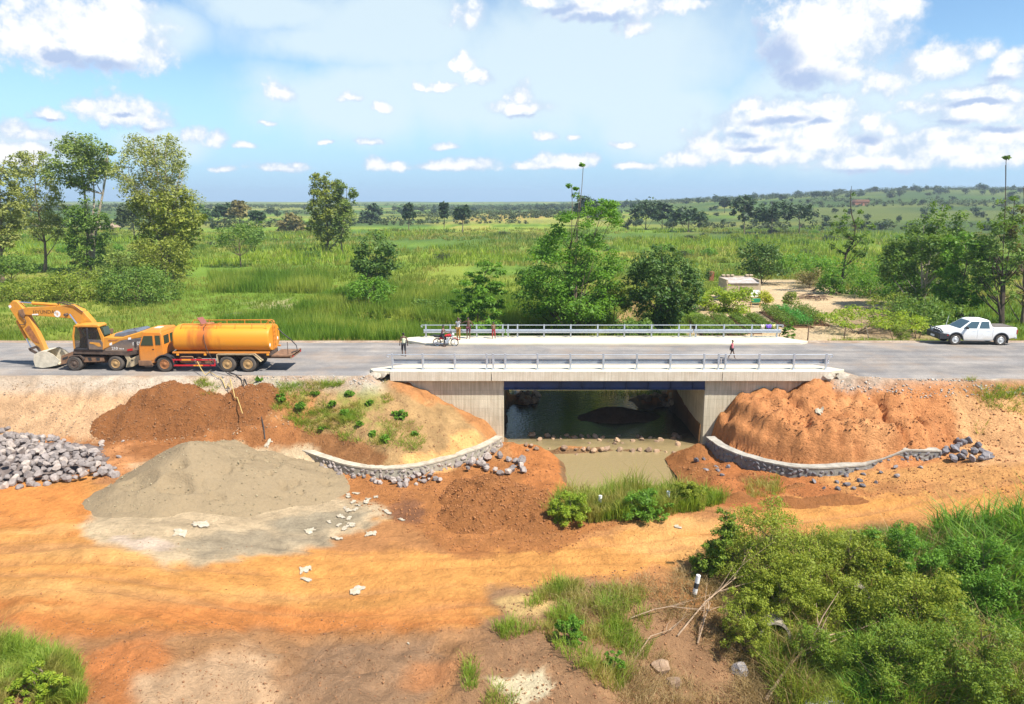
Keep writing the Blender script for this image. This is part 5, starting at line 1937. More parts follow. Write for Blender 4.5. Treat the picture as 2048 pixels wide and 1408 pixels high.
mb.lathe([(0.11, -0.14), (0.13, 0), (0.11, 0.14)], (0.62, 0, 0.36), (0, 1, 0), 14)
mb.bar((0.8, 0, 0.48), (0.9, 0, 0.66), 0.17, 0.15)
mb.build('engine', M_GALV, mc, 0.02)
MB().loft([[(0.58, -0.05, 0.72), (1.08, -0.07, 0.74), (1.08, 0.07, 0.74), (0.58, 0.05, 0.72)], [(0.55, -0.13, 0.80), (1.1, -0.15, 0.83), (1.1, 0.15, 0.83), (0.55, 0.13, 0.80)], [(0.62, -0.08, 0.90), (1.05, -0.10, 0.97), (1.05, 0.10, 0.97), (0.62, 0.08, 0.90)]]).build('fuel_tank', M_RED, mc, 0.04)
MB().prism([(0.18, 0.56), (0.2, 0.74), (0.54, 0.76), (0.5, 0.54)], -0.11, 0.11).build('side_panel', M_RED, mc, 0.02)
MB().loft([[(-0.32, -0.1, 0.78), (0.6, -0.1, 0.78), (0.6, 0.1, 0.78), (-0.32, 0.1, 0.78)], [(-0.34, -0.13, 0.86), (0.6, -0.12, 0.82), (0.6, 0.12, 0.82), (-0.34, 0.13, 0.86)], [(-0.28, -0.1, 0.91), (0.55, -0.09, 0.86), (0.55, 0.09, 0.86), (-0.28, 0.1, 0.91)]]).build('seat', M_BLACK, mc, 0.03)
mb = MB()
for cx, a0, a1 in ((1.34, 0.5, 2.5), (0.0, 0.7, 3.0)):
    aa = np.linspace(a0, a1, 10)
    pl = [(cx + 0.36 * math.cos(a), 0.30 + 0.36 * math.sin(a)) for a in aa] + [(cx + 0.345 * math.cos(a), 0.30 + 0.345 * math.sin(a)) for a in aa[::-1]]
    mb.prism(pl, -0.07, 0.07)
mb.build('mudguard', M_RED, mc)
mb = MB()
mb.tube([(1.0, -0.36, 1.08), (1.1, -0.2, 1.06), (1.12, 0, 1.0), (1.1, 0.2, 1.06), (1.0, 0.36, 1.08)], 0.018, 6)
for y in (-0.25, 0.25):
    mb.tube([(1.08, y, 1.06), (1.05, y * 1.3, 1.22)], 0.01, 5)
    mb.lathe([(0.05, 0), (0.05, 0.02)], (1.05, y * 1.3, 1.24), (1, 0, 0), 10)
mb.build('handlebar', M_BLACK, mc)
MB().lathe([(0.05, -0.12), (0.09, -0.04), (0.10, 0.02), (0.07, 0.05)], (1.27, 0, 0.93), (1, 0, 0), 16).build('headlight', M_LAMP, mc)
mb = MB()
mb.tube([(0.86, -0.1, 0.5), (0.9, -0.13, 0.30), (0.6, -0.15, 0.20), (0.2, -0.15, 0.23), (-0.3, -0.15, 0.28)], [0.025, 0.025, 0.03, 0.045, 0.045], 8)
mb.build('exhaust', M_CHROME, mc)
mb = MB()
mb.box(-0.5, -0.25, -0.13, 0.13, 0.80, 0.83)
for y in (-0.12, 0.12):
    mb.tube([(-0.5, y, 0.83), (-0.45, y, 0.98), (-0.25, y, 0.92)], 0.012, 5)
mb.build('luggage_rack', M_BLACK, mc)

# ---------------------------------------------------------------- people
M_SKIN = mat('dark brown skin', (0.11, 0.055, 0.032), 0.5)
M_HAIR = mat('black hair', (0.012, 0.010, 0.009), 0.9)
M_EYE = mat('eye white', (0.6, 0.58, 0.55), 0.3)


def skin_mesh(name, verts, edges, root=0, sub=1):
    bm = bmesh.new()
    lay = bm.verts.layers.skin.verify()
    vs = []
    for k, (p, r) in enumerate(verts):
        v = bm.verts.new(p)
        v[lay].radius = (r, r) if not isinstance(r, tuple) else r
        v[lay].use_root = (k == root)
        vs.append(v)
    for a, b in edges:
        bm.edges.new((vs[a], vs[b]))
    me = bpy.data.meshes.new(name)
    bm.to_mesh(me)
    bm.free()
    o = bpy.data.objects.new(name, me)
    m_ = o.modifiers.new('skin', 'SKIN')
    m_.use_smooth_shade = True
    m_.branch_smoothing = 0.4
    if sub:
        s_ = o.modifiers.new('sub', 'SUBSURF')
        s_.levels = s_.render_levels = sub
    C.objects.link(o)
    dg = bpy.context.evaluated_depsgraph_get()
    out = bpy.data.meshes.new_from_object(o.evaluated_get(dg))
    out.name = name
    bpy.data.objects.remove(o)
    out.polygons.foreach_set('use_smooth', [True] * len(out.polygons))
    return out


def person(label, loc, rz, H=1.75, pose=None, shirt=None, sleeve=0.5, trousers=None, leg=1.0, shoes=None, head_turn=0.0, build_=1.0, group=None):
    """a figure facing +Y before rotation; pose overrides joints given for a height of 1.75"""
    J = dict(pelvis=(0, 0, 0.95), belly=(0, 0.01, 1.10), chest=(0, 0.0, 1.28), collar=(0, -0.01, 1.42), neck=(0, 0.0, 1.49), chin=(0, 0.025, 1.56), skull=(0, 0.01, 1.645), crown=(0, -0.005, 1.70))
    for s, k in ((-1, 'l'), (1, 'r')):
        J['sh' + k] = (0.17 * s, -0.01, 1.415)
        J['el' + k] = (0.235 * s, -0.03, 1.13)
        J['wr' + k] = (0.25 * s, 0.05, 0.89)
        J['hip' + k] = (0.09 * s, 0, 0.91)
        J['kn' + k] = (0.105 * s, 0.02, 0.50)
        J['an' + k] = (0.11 * s, -0.02, 0.09)
        J['to' + k] = (0.125 * s, 0.12, 0.035)
    J.update(pose or {})
    k_ = H / 1.75
    J = {n_: Vector(v) * k_ for n_, v in J.items()}
    R = dict(pelvis=(0.135, 0.10), belly=(0.125, 0.09), chest=(0.145, 0.10), collar=(0.10, 0.07), neck=0.05, chin=0.062, skull=(0.078, 0.095), crown=(0.055, 0.07), sh=0.062, el=0.042, wr=0.028, hip=0.088, kn=0.058, an=0.038, to=0.035)
    names, vs, es = [], [], []

    def rad(n_):
        r_ = R.get(n_, R.get(n_[:-1], 0.05))
        q = k_ * build_
        return tuple(x * q for x in r_) if isinstance(r_, tuple) else r_ * q

    def av(n_):
        names.append(n_)
        vs.append((J[n_], rad(n_)))
    for n_ in J:
        av(n_)
    ix = {n_: i_ for i_, n_ in enumerate(names)}
    ch = [('pelvis', 'belly'), ('belly', 'chest'), ('chest', 'collar'), ('collar', 'neck'), ('neck', 'chin'), ('chin', 'skull'), ('skull', 'crown')]
    for s in 'lr':
        ch += [('collar', 'sh' + s), ('sh' + s, 'el' + s), ('el' + s, 'wr' + s), ('pelvis', 'hip' + s), ('hip' + s, 'kn' + s), ('kn' + s, 'an' + s), ('an' + s, 'to' + s)]
    es = [(ix[a], ix[b]) for a, b in ch]
    # hands: a palm and five unequal, slightly bent fingers
    for s, sg in (('l', -1), ('r', 1)):
        w, e_ = J['wr' + s], J['el' + s]
        d = (w - e_).normalized()
        side = d.cross(Vector((0, 0, 1)))
        side = side.normalized() if side.length > 0.1 else Vector((1, 0, 0))
        curl = side.cross(d).normalized() * sg
        vs.append((w + d * 0.075 * k_, (0.036 * k_, 0.018 * k_)))
        palm = len(vs) - 1
        es.append((ix['wr' + s], palm))
        for f_, (off, ln) in enumerate(((-0.03, 0.07), (-0.01, 0.082), (0.01, 0.078), (0.03, 0.06))):
            p1 = w + (d * (0.105 + ln * 0.4) + side * off) * k_
            p2 = p1 + (d * ln * 0.5 - curl * 0.02) * k_
            vs.append((p1, 0.009 * k_))
            vs.append((p2, 0.007 * k_))
            es += [(palm, len(vs) - 2), (len(vs) - 2, len(vs) - 1)]
        p1 = w + (d * 0.06 - side * 0.05) * k_
        vs.append((p1, 0.011 * k_))
        vs.append((p1 + (d * 0.045 - side * 0.01) * k_, 0.009 * k_))
        es += [(ix['wr' + s], len(vs) - 2), (len(vs) - 2, len(vs) - 1)]
    me = skin_mesh('person', vs, es, 0, 1)
    o = link('person', me, M_SKIN)
    o.location = loc
    o.rotation_euler = (0, 0, rz)
    tag(o, label, 'person', group)

    def cloth(name, joints, edges, m_, grow, scale_end=None):
        vv, nm = [], []
        for n_ in joints:
            r_ = rad(n_ if not n_.endswith('*') else n_[:-1])
            r_ = tuple(x + grow for x in r_) if isinstance(r_, tuple) else r_ + grow
            vv.append((joints[n_] if isinstance(joints, dict) else J[n_], r_))
            nm.append(n_)
        ii = {n_: i_ for i_, n_ in enumerate(nm)}
        me_ = skin_mesh(name, vv, [(ii[a], ii[b]) for a, b in edges], 0, 1)
        return link(name, me_, m_, o)
    if shirt is not None:
        jj = {n_: J[n_] for n_ in ('belly', 'chest', 'collar')}
        jj['pelvis'] = J['pelvis'] * 0.98 + J['belly'] * 0.02
        ed = [('pelvis', 'belly'), ('belly', 'chest'), ('chest', 'collar')]
        if sleeve > 0:
            for s in 'lr':
                jj['sh' + s] = J['sh' + s]
                jj['el' + s] = J['sh' + s].lerp(J['el' + s], sleeve)
                ed += [('collar', 'sh' + s), ('sh' + s, 'el' + s)]
        cloth('shirt', jj, ed, shirt, 0.016 * k_)
    if trousers is not None:
        jj = {'pelvis': J['pelvis'] + Vector((0, 0, 0.03))}
        ed = []
        for s in 'lr':
            jj['hip' + s] = J['hip' + s]
            ed.append(('pelvis', 'hip' + s))
            if leg > 0.5:
                jj['kn' + s] = J['kn' + s]
                jj['an' + s] = J['kn' + s].lerp(J['an' + s], (leg - 0.5) * 2 * 0.95)
                ed += [('hip' + s, 'kn' + s), ('kn' + s, 'an' + s)]
            else:
                jj['kn' + s] = J['hip' + s].lerp(J['kn' + s], leg * 2)
                ed += [('hip' + s, 'kn' + s)]
        cloth('trousers' if leg > 0.5 else 'shorts', jj, ed, trousers, 0.018 * k_)
    # hair cap and face
    sk = J['skull']
    up = (J['crown'] - J['chin']).normalized()
    mb_ = MB()
    prof = [(0.088, 0.0), (0.090, 0.03), (0.080, 0.065), (0.055, 0.09), (0.01, 0.10)]
    mb_.lathe([(r_ * k_ * 1.02, h_ * k_) for r_, h_ in prof], sk + Vector((0, -0.012, 0.0)) * k_, up, 14)
    mb_.build('hair', M_HAIR, o)
    fd = Vector((math.sin(head_turn), math.cos(head_turn), 0))
    sd = Vector((fd.y, -fd.x, 0))
    mb_ = MB()
    for q in (-1, 1):
        c_ = sk + (fd * 0.088 + sd * q * 0.032 - up * 0.012) * k_
        mb_.lathe([(0.001, -0.004), (0.012 * k_, 0), (0.001, 0.006)], c_, fd, 8)
    mb_.build('eyes', M_EYE, o)
    mb_ = MB()
    c_ = sk + (fd * 0.088 - up * 0.03) * k_
    mb_.loft([[c_ - sd * 0.008 * k_ + up * 0.03 * k_, c_ + sd * 0.008 * k_ + up * 0.03 * k_, c_ + sd * 0.01 * k_ - fd * 0.02, c_ - sd * 0.01 * k_ - fd * 0.02],
              [c_ - sd * 0.016 * k_ + fd * 0.02 * k_ - up * 0.02 * k_, c_ + sd * 0.016 * k_ + fd * 0.02 * k_ - up * 0.02 * k_, c_ + sd * 0.016 * k_ - up * 0.03 * k_, c_ - sd * 0.016 * k_ - up * 0.03 * k_]])
    for q in (-1, 1):
        mb_.lathe([(0.004, -0.008), (0.03 * k_, 0), (0.02 * k_, 0.012)], sk + (sd * q * 0.082 - up * 0.02) * k_, sd * q, 8)
    mb_.build('nose_and_ears', M_SKIN, o)
    if shoes is not None:
        for s in 'lr':
            a_, t_ = J['an' + s], J['to' + s]
            dd = (t_ - a_)
            dd.z = 0
            dd = dd.normalized()
            mb_ = MB()
            mb_.bar(a_ - dd * 0.06 + Vector((0, 0, -0.05)) * k_, t_ + dd * 0.05 + Vector((0, 0, 0.005)), 0.09 * k_, 0.06 * k_)
            mb_.build('shoe', shoes, o, 0.02)
    return o


M_TANKTOP = mat('pale green vest', (0.52, 0.56, 0.36), 0.9, col2=(0.60, 0.58, 0.42), scale=4)
M_CHARC = mat('charcoal cloth', (0.03, 0.03, 0.035), 0.9)
M_PLAID = mat('faded red shirt', (0.25, 0.10, 0.09), 0.9, col2=(0.34, 0.24, 0.22), scale=9)
M_WSHIRT = mat('white grey shirt', (0.62, 0.60, 0.58), 0.9, var=0.15, scale=6)
M_TAN = mat('tan trousers', (0.36, 0.20, 0.05), 0.9, var=0.15)
M_MAR = mat('maroon shorts', (0.11, 0.03, 0.045), 0.9, var=0.2)
M_CRIM = mat('red trousers', (0.36, 0.05, 0.05), 0.9, var=0.2)
M_PINK = mat('pink shirt', (0.62, 0.16, 0.19), 0.9, var=0.2, scale=6)
M_DPINK = mat('dark patterned top', (0.22, 0.08, 0.09), 0.9, col2=(0.3, 0.22, 0.1), scale=9)
M_SHOE = mat('brown shoes', (0.10, 0.05, 0.03), 0.8)

g = at(808, 712, 0.05)
person('man in pale green vest and dark shorts walking along the road', (g.x, g.y, 0.06), 0.2, 1.72,
       dict(elr=(0.27, -0.05, 1.13), wrr=(0.29, 0.02, 0.88), ell=(-0.26, -0.06, 1.14), wrl=(-0.27, 0.05, 0.90), knl=(-0.11, 0.10, 0.51), anl=(-0.11, 0.08, 0.10), tol=(-0.12, 0.22, 0.05), knr=(0.10, -0.02, 0.50), anr=(0.11, -0.20, 0.11), tor=(0.12, -0.07, 0.035)),
       M_TANKTOP, 0.0, M_CHARC, 0.7, M_SHOE)
person('motorcyclist in a faded red shirt sitting astride the red motorcycle', (mc.location.x + 0.36, 55.55, 0.05), -PI / 2, 1.68,
       dict(pelvis=(0, 0, 0.93), belly=(0, 0.02, 1.08), chest=(0, 0.06, 1.25), collar=(0, 0.09, 1.40), neck=(0, 0.11, 1.47), chin=(0, 0.14, 1.54), skull=(0, 0.13, 1.63), crown=(0, 0.12, 1.69),
            shl=(-0.17, 0.09, 1.39), shr=(0.17, 0.09, 1.39), ell=(-0.26, 0.28, 1.18), elr=(0.26, 0.28, 1.18), wrl=(-0.28, 0.56, 1.10), wrr=(0.28, 0.56, 1.10),
            hipl=(-0.11, 0.03, 0.92), hipr=(0.11, 0.03, 0.92), knl=(-0.24, 0.30, 0.62), knr=(0.24, 0.26, 0.55), anl=(-0.26, 0.24, 0.22), anr=(0.30, 0.16, 0.10), tol=(-0.27, 0.38, 0.18), tor=(0.32, 0.30, 0.04)),
       M_PLAID, 0.55, M_CHARC, 0.95, M_SHOE)
g = at(917, 679.5, 0.2)
person('man in white shirt and tan trousers at the far rail, hand on his head', (g.x, g.y, 0.206), PI - 0.5, 1.80,
       dict(ell=(-0.33, 0.12, 1.52), wrl=(-0.15, 0.12, 1.68), elr=(0.25, -0.08, 1.14), wrr=(0.22, 0.06, 0.92)), M_WSHIRT, 0.5, M_TAN, 0.95, M_SHOE)
g = at(937, 677.5, 0.2)
person('bare chested man in maroon shorts leaning on the far rail', (g.x, g.y, 0.206), PI - 0.1, 1.76,
       dict(elr=(0.42, -0.06, 1.30), wrr=(0.62, -0.12, 1.20), ell=(-0.30, -0.10, 1.18), wrl=(-0.38, -0.14, 0.98)), None, 0, M_MAR, 0.45, None)
g = at(987, 677.5, 0.2)
person('boy in dark top and red trousers standing before the far rail', (g.x, g.y, 0.206), PI + 0.2, 1.38,
       dict(ell=(-0.24, 0.05, 1.15), wrl=(-0.10, 0.20, 1.10), elr=(0.24, 0.05, 1.15), wrr=(0.10, 0.20, 1.12), anl=(-0.17, -0.02, 0.09), knl=(-0.14, 0.03, 0.5), tol=(-0.2, 0.11, 0.035)), M_DPINK, 0.4, M_CRIM, 0.9, None)
g = at(1463, 718.5, 0.05)
person('child in pink shirt walking across the bridge behind the near rail', (g.x, g.y, 0.07), -PI / 2 - 0.5, 1.38,
       dict(knl=(-0.1, 0.16, 0.52), anl=(-0.1, 0.24, 0.11), tol=(-0.11, 0.37, 0.06), knr=(0.1, -0.06, 0.51), anr=(0.1, -0.28, 0.14), tor=(0.11, -0.17, 0.04), wrl=(-0.1, -0.16, 0.95), wrr=(0.1, -0.16, 0.93), ell=(-0.23, -0.14, 1.14), elr=(0.23, -0.14, 1.14)),
       M_PINK, 0.45, M_CHARC, 0.3, None)

# ---------------------------------------------------------------- heaps of earth and sand
def heap(name, label, cat, cones, m, res=0.13, lump=0.15, seed=1, groups=None, extra=None, pw=1.15, base=None):
    """cones: (x, y, rx, ry, h); a heightfield standing on the ground and dipping below it at the rim"""
    x0 = min(c[0] - c[2] for c in cones) - 0.4
    x1 = max(c[0] + c[2] for c in cones) + 0.4
    y0 = min(c[1] - c[3] for c in cones) - 0.4
    y1 = max(c[1] + c[3] for c in cones) + 0.4
    xs, ys = np.arange(x0, x1, res), np.arange(y0, y1, res)
    X, Y = np.meshgrid(xs, ys)
    wx = X + 0.9 * (fbm(X * 0.6, Y * 0.6, 3, seed) - 0.5)
    wy = Y + 0.9 * (fbm(X * 0.6 + 7, Y * 0.6, 3, seed + 1) - 0.5)
    H = np.full(X.shape, -0.35)
    for cx, cy, rx_, ry_, h in cones:
        r = np.sqrt(((wx - cx) / rx_) ** 2 + ((wy - cy) / ry_) ** 2)
        H = np.maximum(H, h * (1 - r ** pw))
    H = np.maximum(H, -0.35)
    H = H + lump * (fbm(X * 1.6, Y * 1.6, 4, seed + 2) - 0.5) * smooth(-0.1, 0.25, H)
    if extra is not None:
        H = extra(X, Y, H)
    Z = zt(X, Y) + H if base is None else np.maximum(base, zt(X, Y) - 0.3) + H
    keep = H > -0.33
    idx = np.arange(X.size).reshape(X.shape)
    q = np.stack([idx[:-1, :-1], idx[:-1, 1:], idx[1:, 1:], idx[1:, :-1]], -1).reshape(-1, 4)
    kf = keep.ravel()[q].any(1)
    q = q[kf]
    used, inv = np.unique(q, return_inverse=True)
    cx, cy = np.mean([c[0] for c in cones]), np.mean([c[1] for c in cones])
    cz = float(zt(np.array([cx]), np.array([cy]))[0])
    V = np.stack([X.ravel()[used] - cx, Y.ravel()[used] - cy, Z.ravel()[used] - cz], 1)
    o = link(name, mesh_np(name, V, inv.reshape(-1, 4), True), m)
    o.location = (cx, cy, cz)
    return tag(o, label, cat, groups), (lambda x, y: None)


M_SAND = soil_mat('damp building sand', col=(0.268, 0.200, 0.118), s1=0.8, s2=7, amp=0.22, bump=0.8, bs=4, lump=0.2)
M_HEAPR = soil_mat('red brown heaped soil', col=(0.33, 0.135, 0.045), s1=1.2, s2=7, amp=0.30, bump=1.0, bs=4, lump=0.4)
M_HEAPB = soil_mat('brown heaped soil', col=(0.285, 0.115, 0.040), s1=0.7, s2=6, amp=0.28, bump=1.0, bs=4, lump=0.4)
M_HEAPD = soil_mat('grey brown soil', col=(0.33, 0.225, 0.135), s1=1.2, s2=8, amp=0.3, bump=1.0, bs=4, lump=0.4)


def bites(X, Y, H):
    for bx, by, r, d in ((-18.2, 33.6, 1.0, 0.32), (-16.3, 33.4, 0.95, 0.42), (-16.6, 34.6, 0.45, 0.3)):
        e = np.sqrt((X - bx) ** 2 + ((Y - by) / 0.8) ** 2) / r
        H = np.where(e < 1, np.minimum(H, np.maximum(H - d * (1 - e ** 4), 0.10)), H)
    pits = fbm(X * 2.2, Y * 2.2, 2, 91)
    return H - 0.20 * smooth(0.60, 0.72, pits) * smooth(0.1, 0.4, H) * smooth(-16, -14.5, X)


heap('sand_pile', 'large grey beige pile of building sand with dug out hollows', 'sand pile',
     [(-16.7, 36.3, 3.6, 5.2, 1.85), (-14.4, 36.4, 3.9, 4.4, 1.15), (-12.3, 37.2, 3.4, 3.0, 0.95), (-18.3, 33.6, 2.2, 2.6, 0.75)], M_SAND, 0.12, 0.10, 21, None, bites, 1.05)
heap('soil_heap', 'red brown heap of cloddy soil between the stones and the dirt track', 'soil heap',
     [(-1.4, 36.4, 2.3, 3.2, 1.05), (0.0, 35.4, 2.7, 2.8, 0.85), (1.6, 34.6, 2.5, 2.4, 0.65), (-2.0, 34.2, 1.6, 2.0, 0.5)], M_HEAPR, 0.09, 0.75, 31)
heap('soil_heap', 'long brown soil heap tipped on the slope below the excavator', 'soil heap',
     [(-21.6, 43.7, 2.7, 1.8, 0.8), (-19.6, 43.4, 2.7, 1.8, 0.72), (-23.2, 42.8, 2.1, 1.5, 0.5), (-16.7, 43.9, 2.0, 1.7, 0.85)], M_HEAPB, 0.10, 0.55, 41)
heap('soil_heap', 'crumbly red soil heap on the right bank of the pond', 'soil heap',
     [(11.6, 43.4, 1.3, 1.5, 0.75), (11.4, 41.0, 1.3, 1.8, 0.5), (13.3, 38.8, 2.2, 1.2, 0.55), (15.6, 38.2, 1.6, 1.1, 0.45)], M_HEAPR, 0.10, 0.45, 51, base=-4.6)
heap('soil_heap', 'small red heap of clods beside the tyre tracks, right', 'soil heap',
     [(14.5, 35.6, 1.4, 0.7, 0.35), (17.0, 35.9, 1.6, 0.6, 0.30), (11.8, 36.2, 1.2, 0.8, 0.4)], M_HEAPR, 0.1, 0.3, 71)

# ---------------------------------------------------------------- stones
n_heap = 0


def put_stone(pool, p, s, label, group, r, sink=0.25):
    o = bpy.data.objects.new('stone', pool[int(r.integers(len(pool)))])
    C.objects.link(o)
    o.location = (p[0], p[1], p[2] + s * (0.55 - sink))
    o.rotation_euler = (r.normal() * 0.5, r.normal() * 0.5, r.random() * 6.28)
    o.scale = (s * (0.85 + 0.4 * r.random()), s * (0.85 + 0.3 * r.random()), s * (0.8 + 0.4 * r.random()))
    return tag(o, label, 'stone', group)


r = np.random.default_rng(3)
# heap of quarry stones at the left edge
cand = []
for k in range(2500):
    px, py = r.uniform(-60, 262), r.uniform(868, 990)
    edge = 160 + (py - 905) * 1.6 if py > 905 else 160
    lowe = 975 - max(0, px - 60) * 0.12
    if px > edge or py > lowe or py < 872 + max(0, px - 20) * 0.25:
        continue
    p = at(px, py, -2.9)
    cand.append((p.x, p.y))
cand = np.array(cand)
cen = np.array([cand[:, 0].min() * 0.25 + cand[:, 0].max() * 0.75 - 3.6, cand[:, 1].mean()])
kept = []
for c in cand:
    if all((c[0] - q[0]) ** 2 + (c[1] - q[1]) ** 2 > 0.30 ** 2 for q in kept):
        kept.append(c)
kept = kept[:265]
xs_ = np.array(kept)
heap_st = []
for c in kept:
    e = np.sort(np.hypot(xs_[:, 0] - c[0], xs_[:, 1] - c[1]))
    edge = smooth(0.6, 2.2, min(xs_[:, 0].max() - c[0] + 0.4, c[1] - xs_[:, 1].min() + 0.4, xs_[:, 1].max() - c[1] + 0.4))
    h = 0.55 * edge * (0.8 + 0.3 * r.random())
    heap_st.append((c[0], c[1], zat(*c) + h, 0.19 + 0.14 * r.random()))
heap_st.sort(key=lambda q: -q[3])
for q in heap_st[:100]:
    put_stone(ROCKS_G, q[:3], q[3], 'grey quarry stone in the big stone heap at the left edge', 'stones of the left heap', r)
# the smaller stones of the same heap, past the count one can pick apart
VV, FF = [], []
for q in heap_st[100:]:
    me_ = ROCKS[int(r.integers(9))]
    R_ = Matrix.Rotation(r.random() * 6.28, 3, 'Z') @ Matrix.Rotation(r.random() * 6.28, 3, 'X')
    o_ = len(VV)
    VV += [tuple(R_ @ v.co * q[3] + Vector((q[0], q[1], q[2] + q[3] * 0.25))) for v in me_.vertices]
    FF += [tuple(i_ + o_ for i_ in p_.vertices) for p_ in me_.polygons]
me_ = bpy.data.meshes.new('small_stones')
me_.from_pydata(VV, [], FF)
tag(link('small_stones', me_, M_STONE), kind='stuff')
# rubble core under the heap, so that no stone hangs in the air
heap('rubble', None, None, [(float(xs_[:, 0].mean()) - 0.3, float(xs_[:, 1].mean()), float(np.ptp(xs_[:, 0])) * 0.40, float(np.ptp(xs_[:, 1])) * 0.42, 0.62)],
     stone_mat('rubble', (0.30, 0.25, 0.22), (0.14, 0.11, 0.10)), 0.12, 0.5, 81)[0]['kind'] = 'stuff'


def scatter_px(n, poly, size, pool, label, group, sink=0.25, dmin=0.26, lift=0.0):
    done = []
    x0, x1 = min(p[0] for p in poly), max(p[0] for p in poly)
    y0, y1 = min(p[1] for p in poly), max(p[1] for p in poly)
    for _ in range(n * 40):
        if len(done) >= n:
            break
        px, py = r.uniform(x0, x1), r.uniform(y0, y1)
        if poly_mask(np.array([px]), np.array([py]), poly, 0.01)[0] < 0.5:
            continue
        p = on(px, py)
        if any((p.x - q.x) ** 2 + (p.y - q.y) ** 2 < dmin ** 2 for q in done):
            continue
        done.append(p)
        s = size[0] + (size[1] - size[0]) * r.random()
        q = Vector((p.x, p.y, max(p.z, -5.12) + lift * r.random()))
        put_stone(pool, q, s, label, group, r, sink)


scatter_px(30, [(900, 925), (985, 908), (1045, 925), (1050, 945), (1000, 952), (930, 946)], (0.20, 0.34), ROCKS_G, 'grey stone in the pile by the end of the left curved wall', 'stones below the left wall', lift=0.25)
scatter_px(26, [(760, 955), (870, 945), (880, 965), (800, 975)], (0.13, 0.26), ROCKS_G, 'pale stone in the row before the middle of the left wall', 'pale stones before the left wall', lift=0.15)
scatter_px(16, [(640, 930), (760, 950), (760, 968), (650, 948)], (0.16, 0.26), ROCKS_G, 'stone before the left end of the left curved wall', 'stones at the left wall end')
scatter_px(16, [(120, 880), (250, 880), (230, 960), (150, 960)], (0.10, 0.24), ROCKS_G, 'loose pale stone on red soil beside the left stone heap', 'loose stones by the heap', dmin=0.6)
scatter_px(22, [(1880, 900), (1915, 875), (1985, 900), (1985, 925), (1900, 925)], (0.20, 0.36), ROCKS_D, 'blue grey stone in the pile at the right wall end', 'stones at the right wall end', lift=0.12, dmin=0.3)
scatter_px(15, [(1610, 955), (1740, 945), (1850, 925), (1870, 935), (1700, 985), (1640, 985)], (0.14, 0.24), ROCKS_D, 'grey stone lying in front of the right curved wall', 'stones before the right wall', dmin=0.5)
scatter_px(9, [(1400, 915), (1460, 935), (1440, 960), (1370, 935)], (0.16, 0.26), ROCKS_D, 'grey stone on the gravel between pond and right wall', 'stones between pond and wall', dmin=0.5)
scatter_px(58, [(1050, 880), (1180, 884), (1350, 890), (1360, 912), (1200, 908), (1050, 905)], (0.13, 0.32), ROCKS_B, 'brown stone in the shallow water before the bridge', 'stones across the stream', sink=0.1, dmin=0.3)
scatter_px(16, [(1035, 785), (1080, 795), (1075, 806), (1035, 808)], (0.25, 0.45), ROCKS_B, 'dark boulder under the left side of the bridge', 'boulders under the bridge', dmin=0.4)
scatter_px(16, [(1270, 790), (1360, 785), (1365, 815), (1290, 812)], (0.25, 0.50), ROCKS_B, 'dark boulder under the right side of the bridge', 'boulders under the right side')
for px, py, s, lb in ((1318, 1340, 0.42, 'large pale boulder in the dry brush at the bottom'), (1345, 1372, 0.36, 'brown boulder lying below the large pale one'), (1480, 1345, 0.42, 'grey boulder half buried near the dead branch')):
    p = on(px, py)
    put_stone(ROCKS_B if s != 0.42 or px < 1400 else ROCKS_D, p, s, lb, None, r).name = 'boulder'

# ---------------------------------------------------------------- torn cement sacks
M_SACK = mat('white torn sack paper', (0.47, 0.42, 0.33), 0.9, col2=(0.33, 0.26, 0.17), scale=5)


def sack(px, py, w, l, label, group=None, seed=0):
    rr2 = np.random.default_rng(500 + seed)
    p = on(px, py)
    w, l = w * 0.62, l * 0.62
    nu, nv = 13, 10
    u, v = np.meshgrid(np.linspace(-1, 1, nu), np.linspace(-1, 1, nv))
    X = u * l / 2 * (1 + 0.3 * (fbm(u * 1.3 + seed, v * 1.5, 2, 3) - 0.5) * 2) + 0.22 * l * (fbm(v * 1.7 + seed, u, 2, 5) - 0.5)
    Y = v * w / 2 * (1 + 0.6 * (fbm(u * 2.5, v * 1 + seed, 2, 4) - 0.5) * 2)
    Z = 0.55 * w * np.abs(fbm(u * 2.2 + seed * 3, v * 2.4, 3, 6) - 0.42) + 0.02
    a = rr2.random() * 6.28
    xx, yy = X * math.cos(a) - Y * math.sin(a), X * math.sin(a) + Y * math.cos(a)
    zg = zt(p.x + xx, p.y + yy) - p.z
    Vt = np.stack([xx, yy, zg + Z + 0.02], -1).reshape(-1, 3)
    Vb = np.stack([xx, yy, zg + Z - 0.006], -1).reshape(-1, 3)
    ii = np.arange(nu * nv).reshape(nv, nu)
    q = np.stack([ii[:-1, :-1], ii[:-1, 1:], ii[1:, 1:], ii[1:, :-1]], -1).reshape(-1, 4)
    me = mesh_np('cement_sack', np.concatenate([Vt, Vb]), np.concatenate([q, q[:, ::-1] + nu * nv]), True)
    o = link('cement_sack', me, M_SACK)
    o.location = (p.x, p.y, p.z)
    return tag(o, label, 'sack', group)


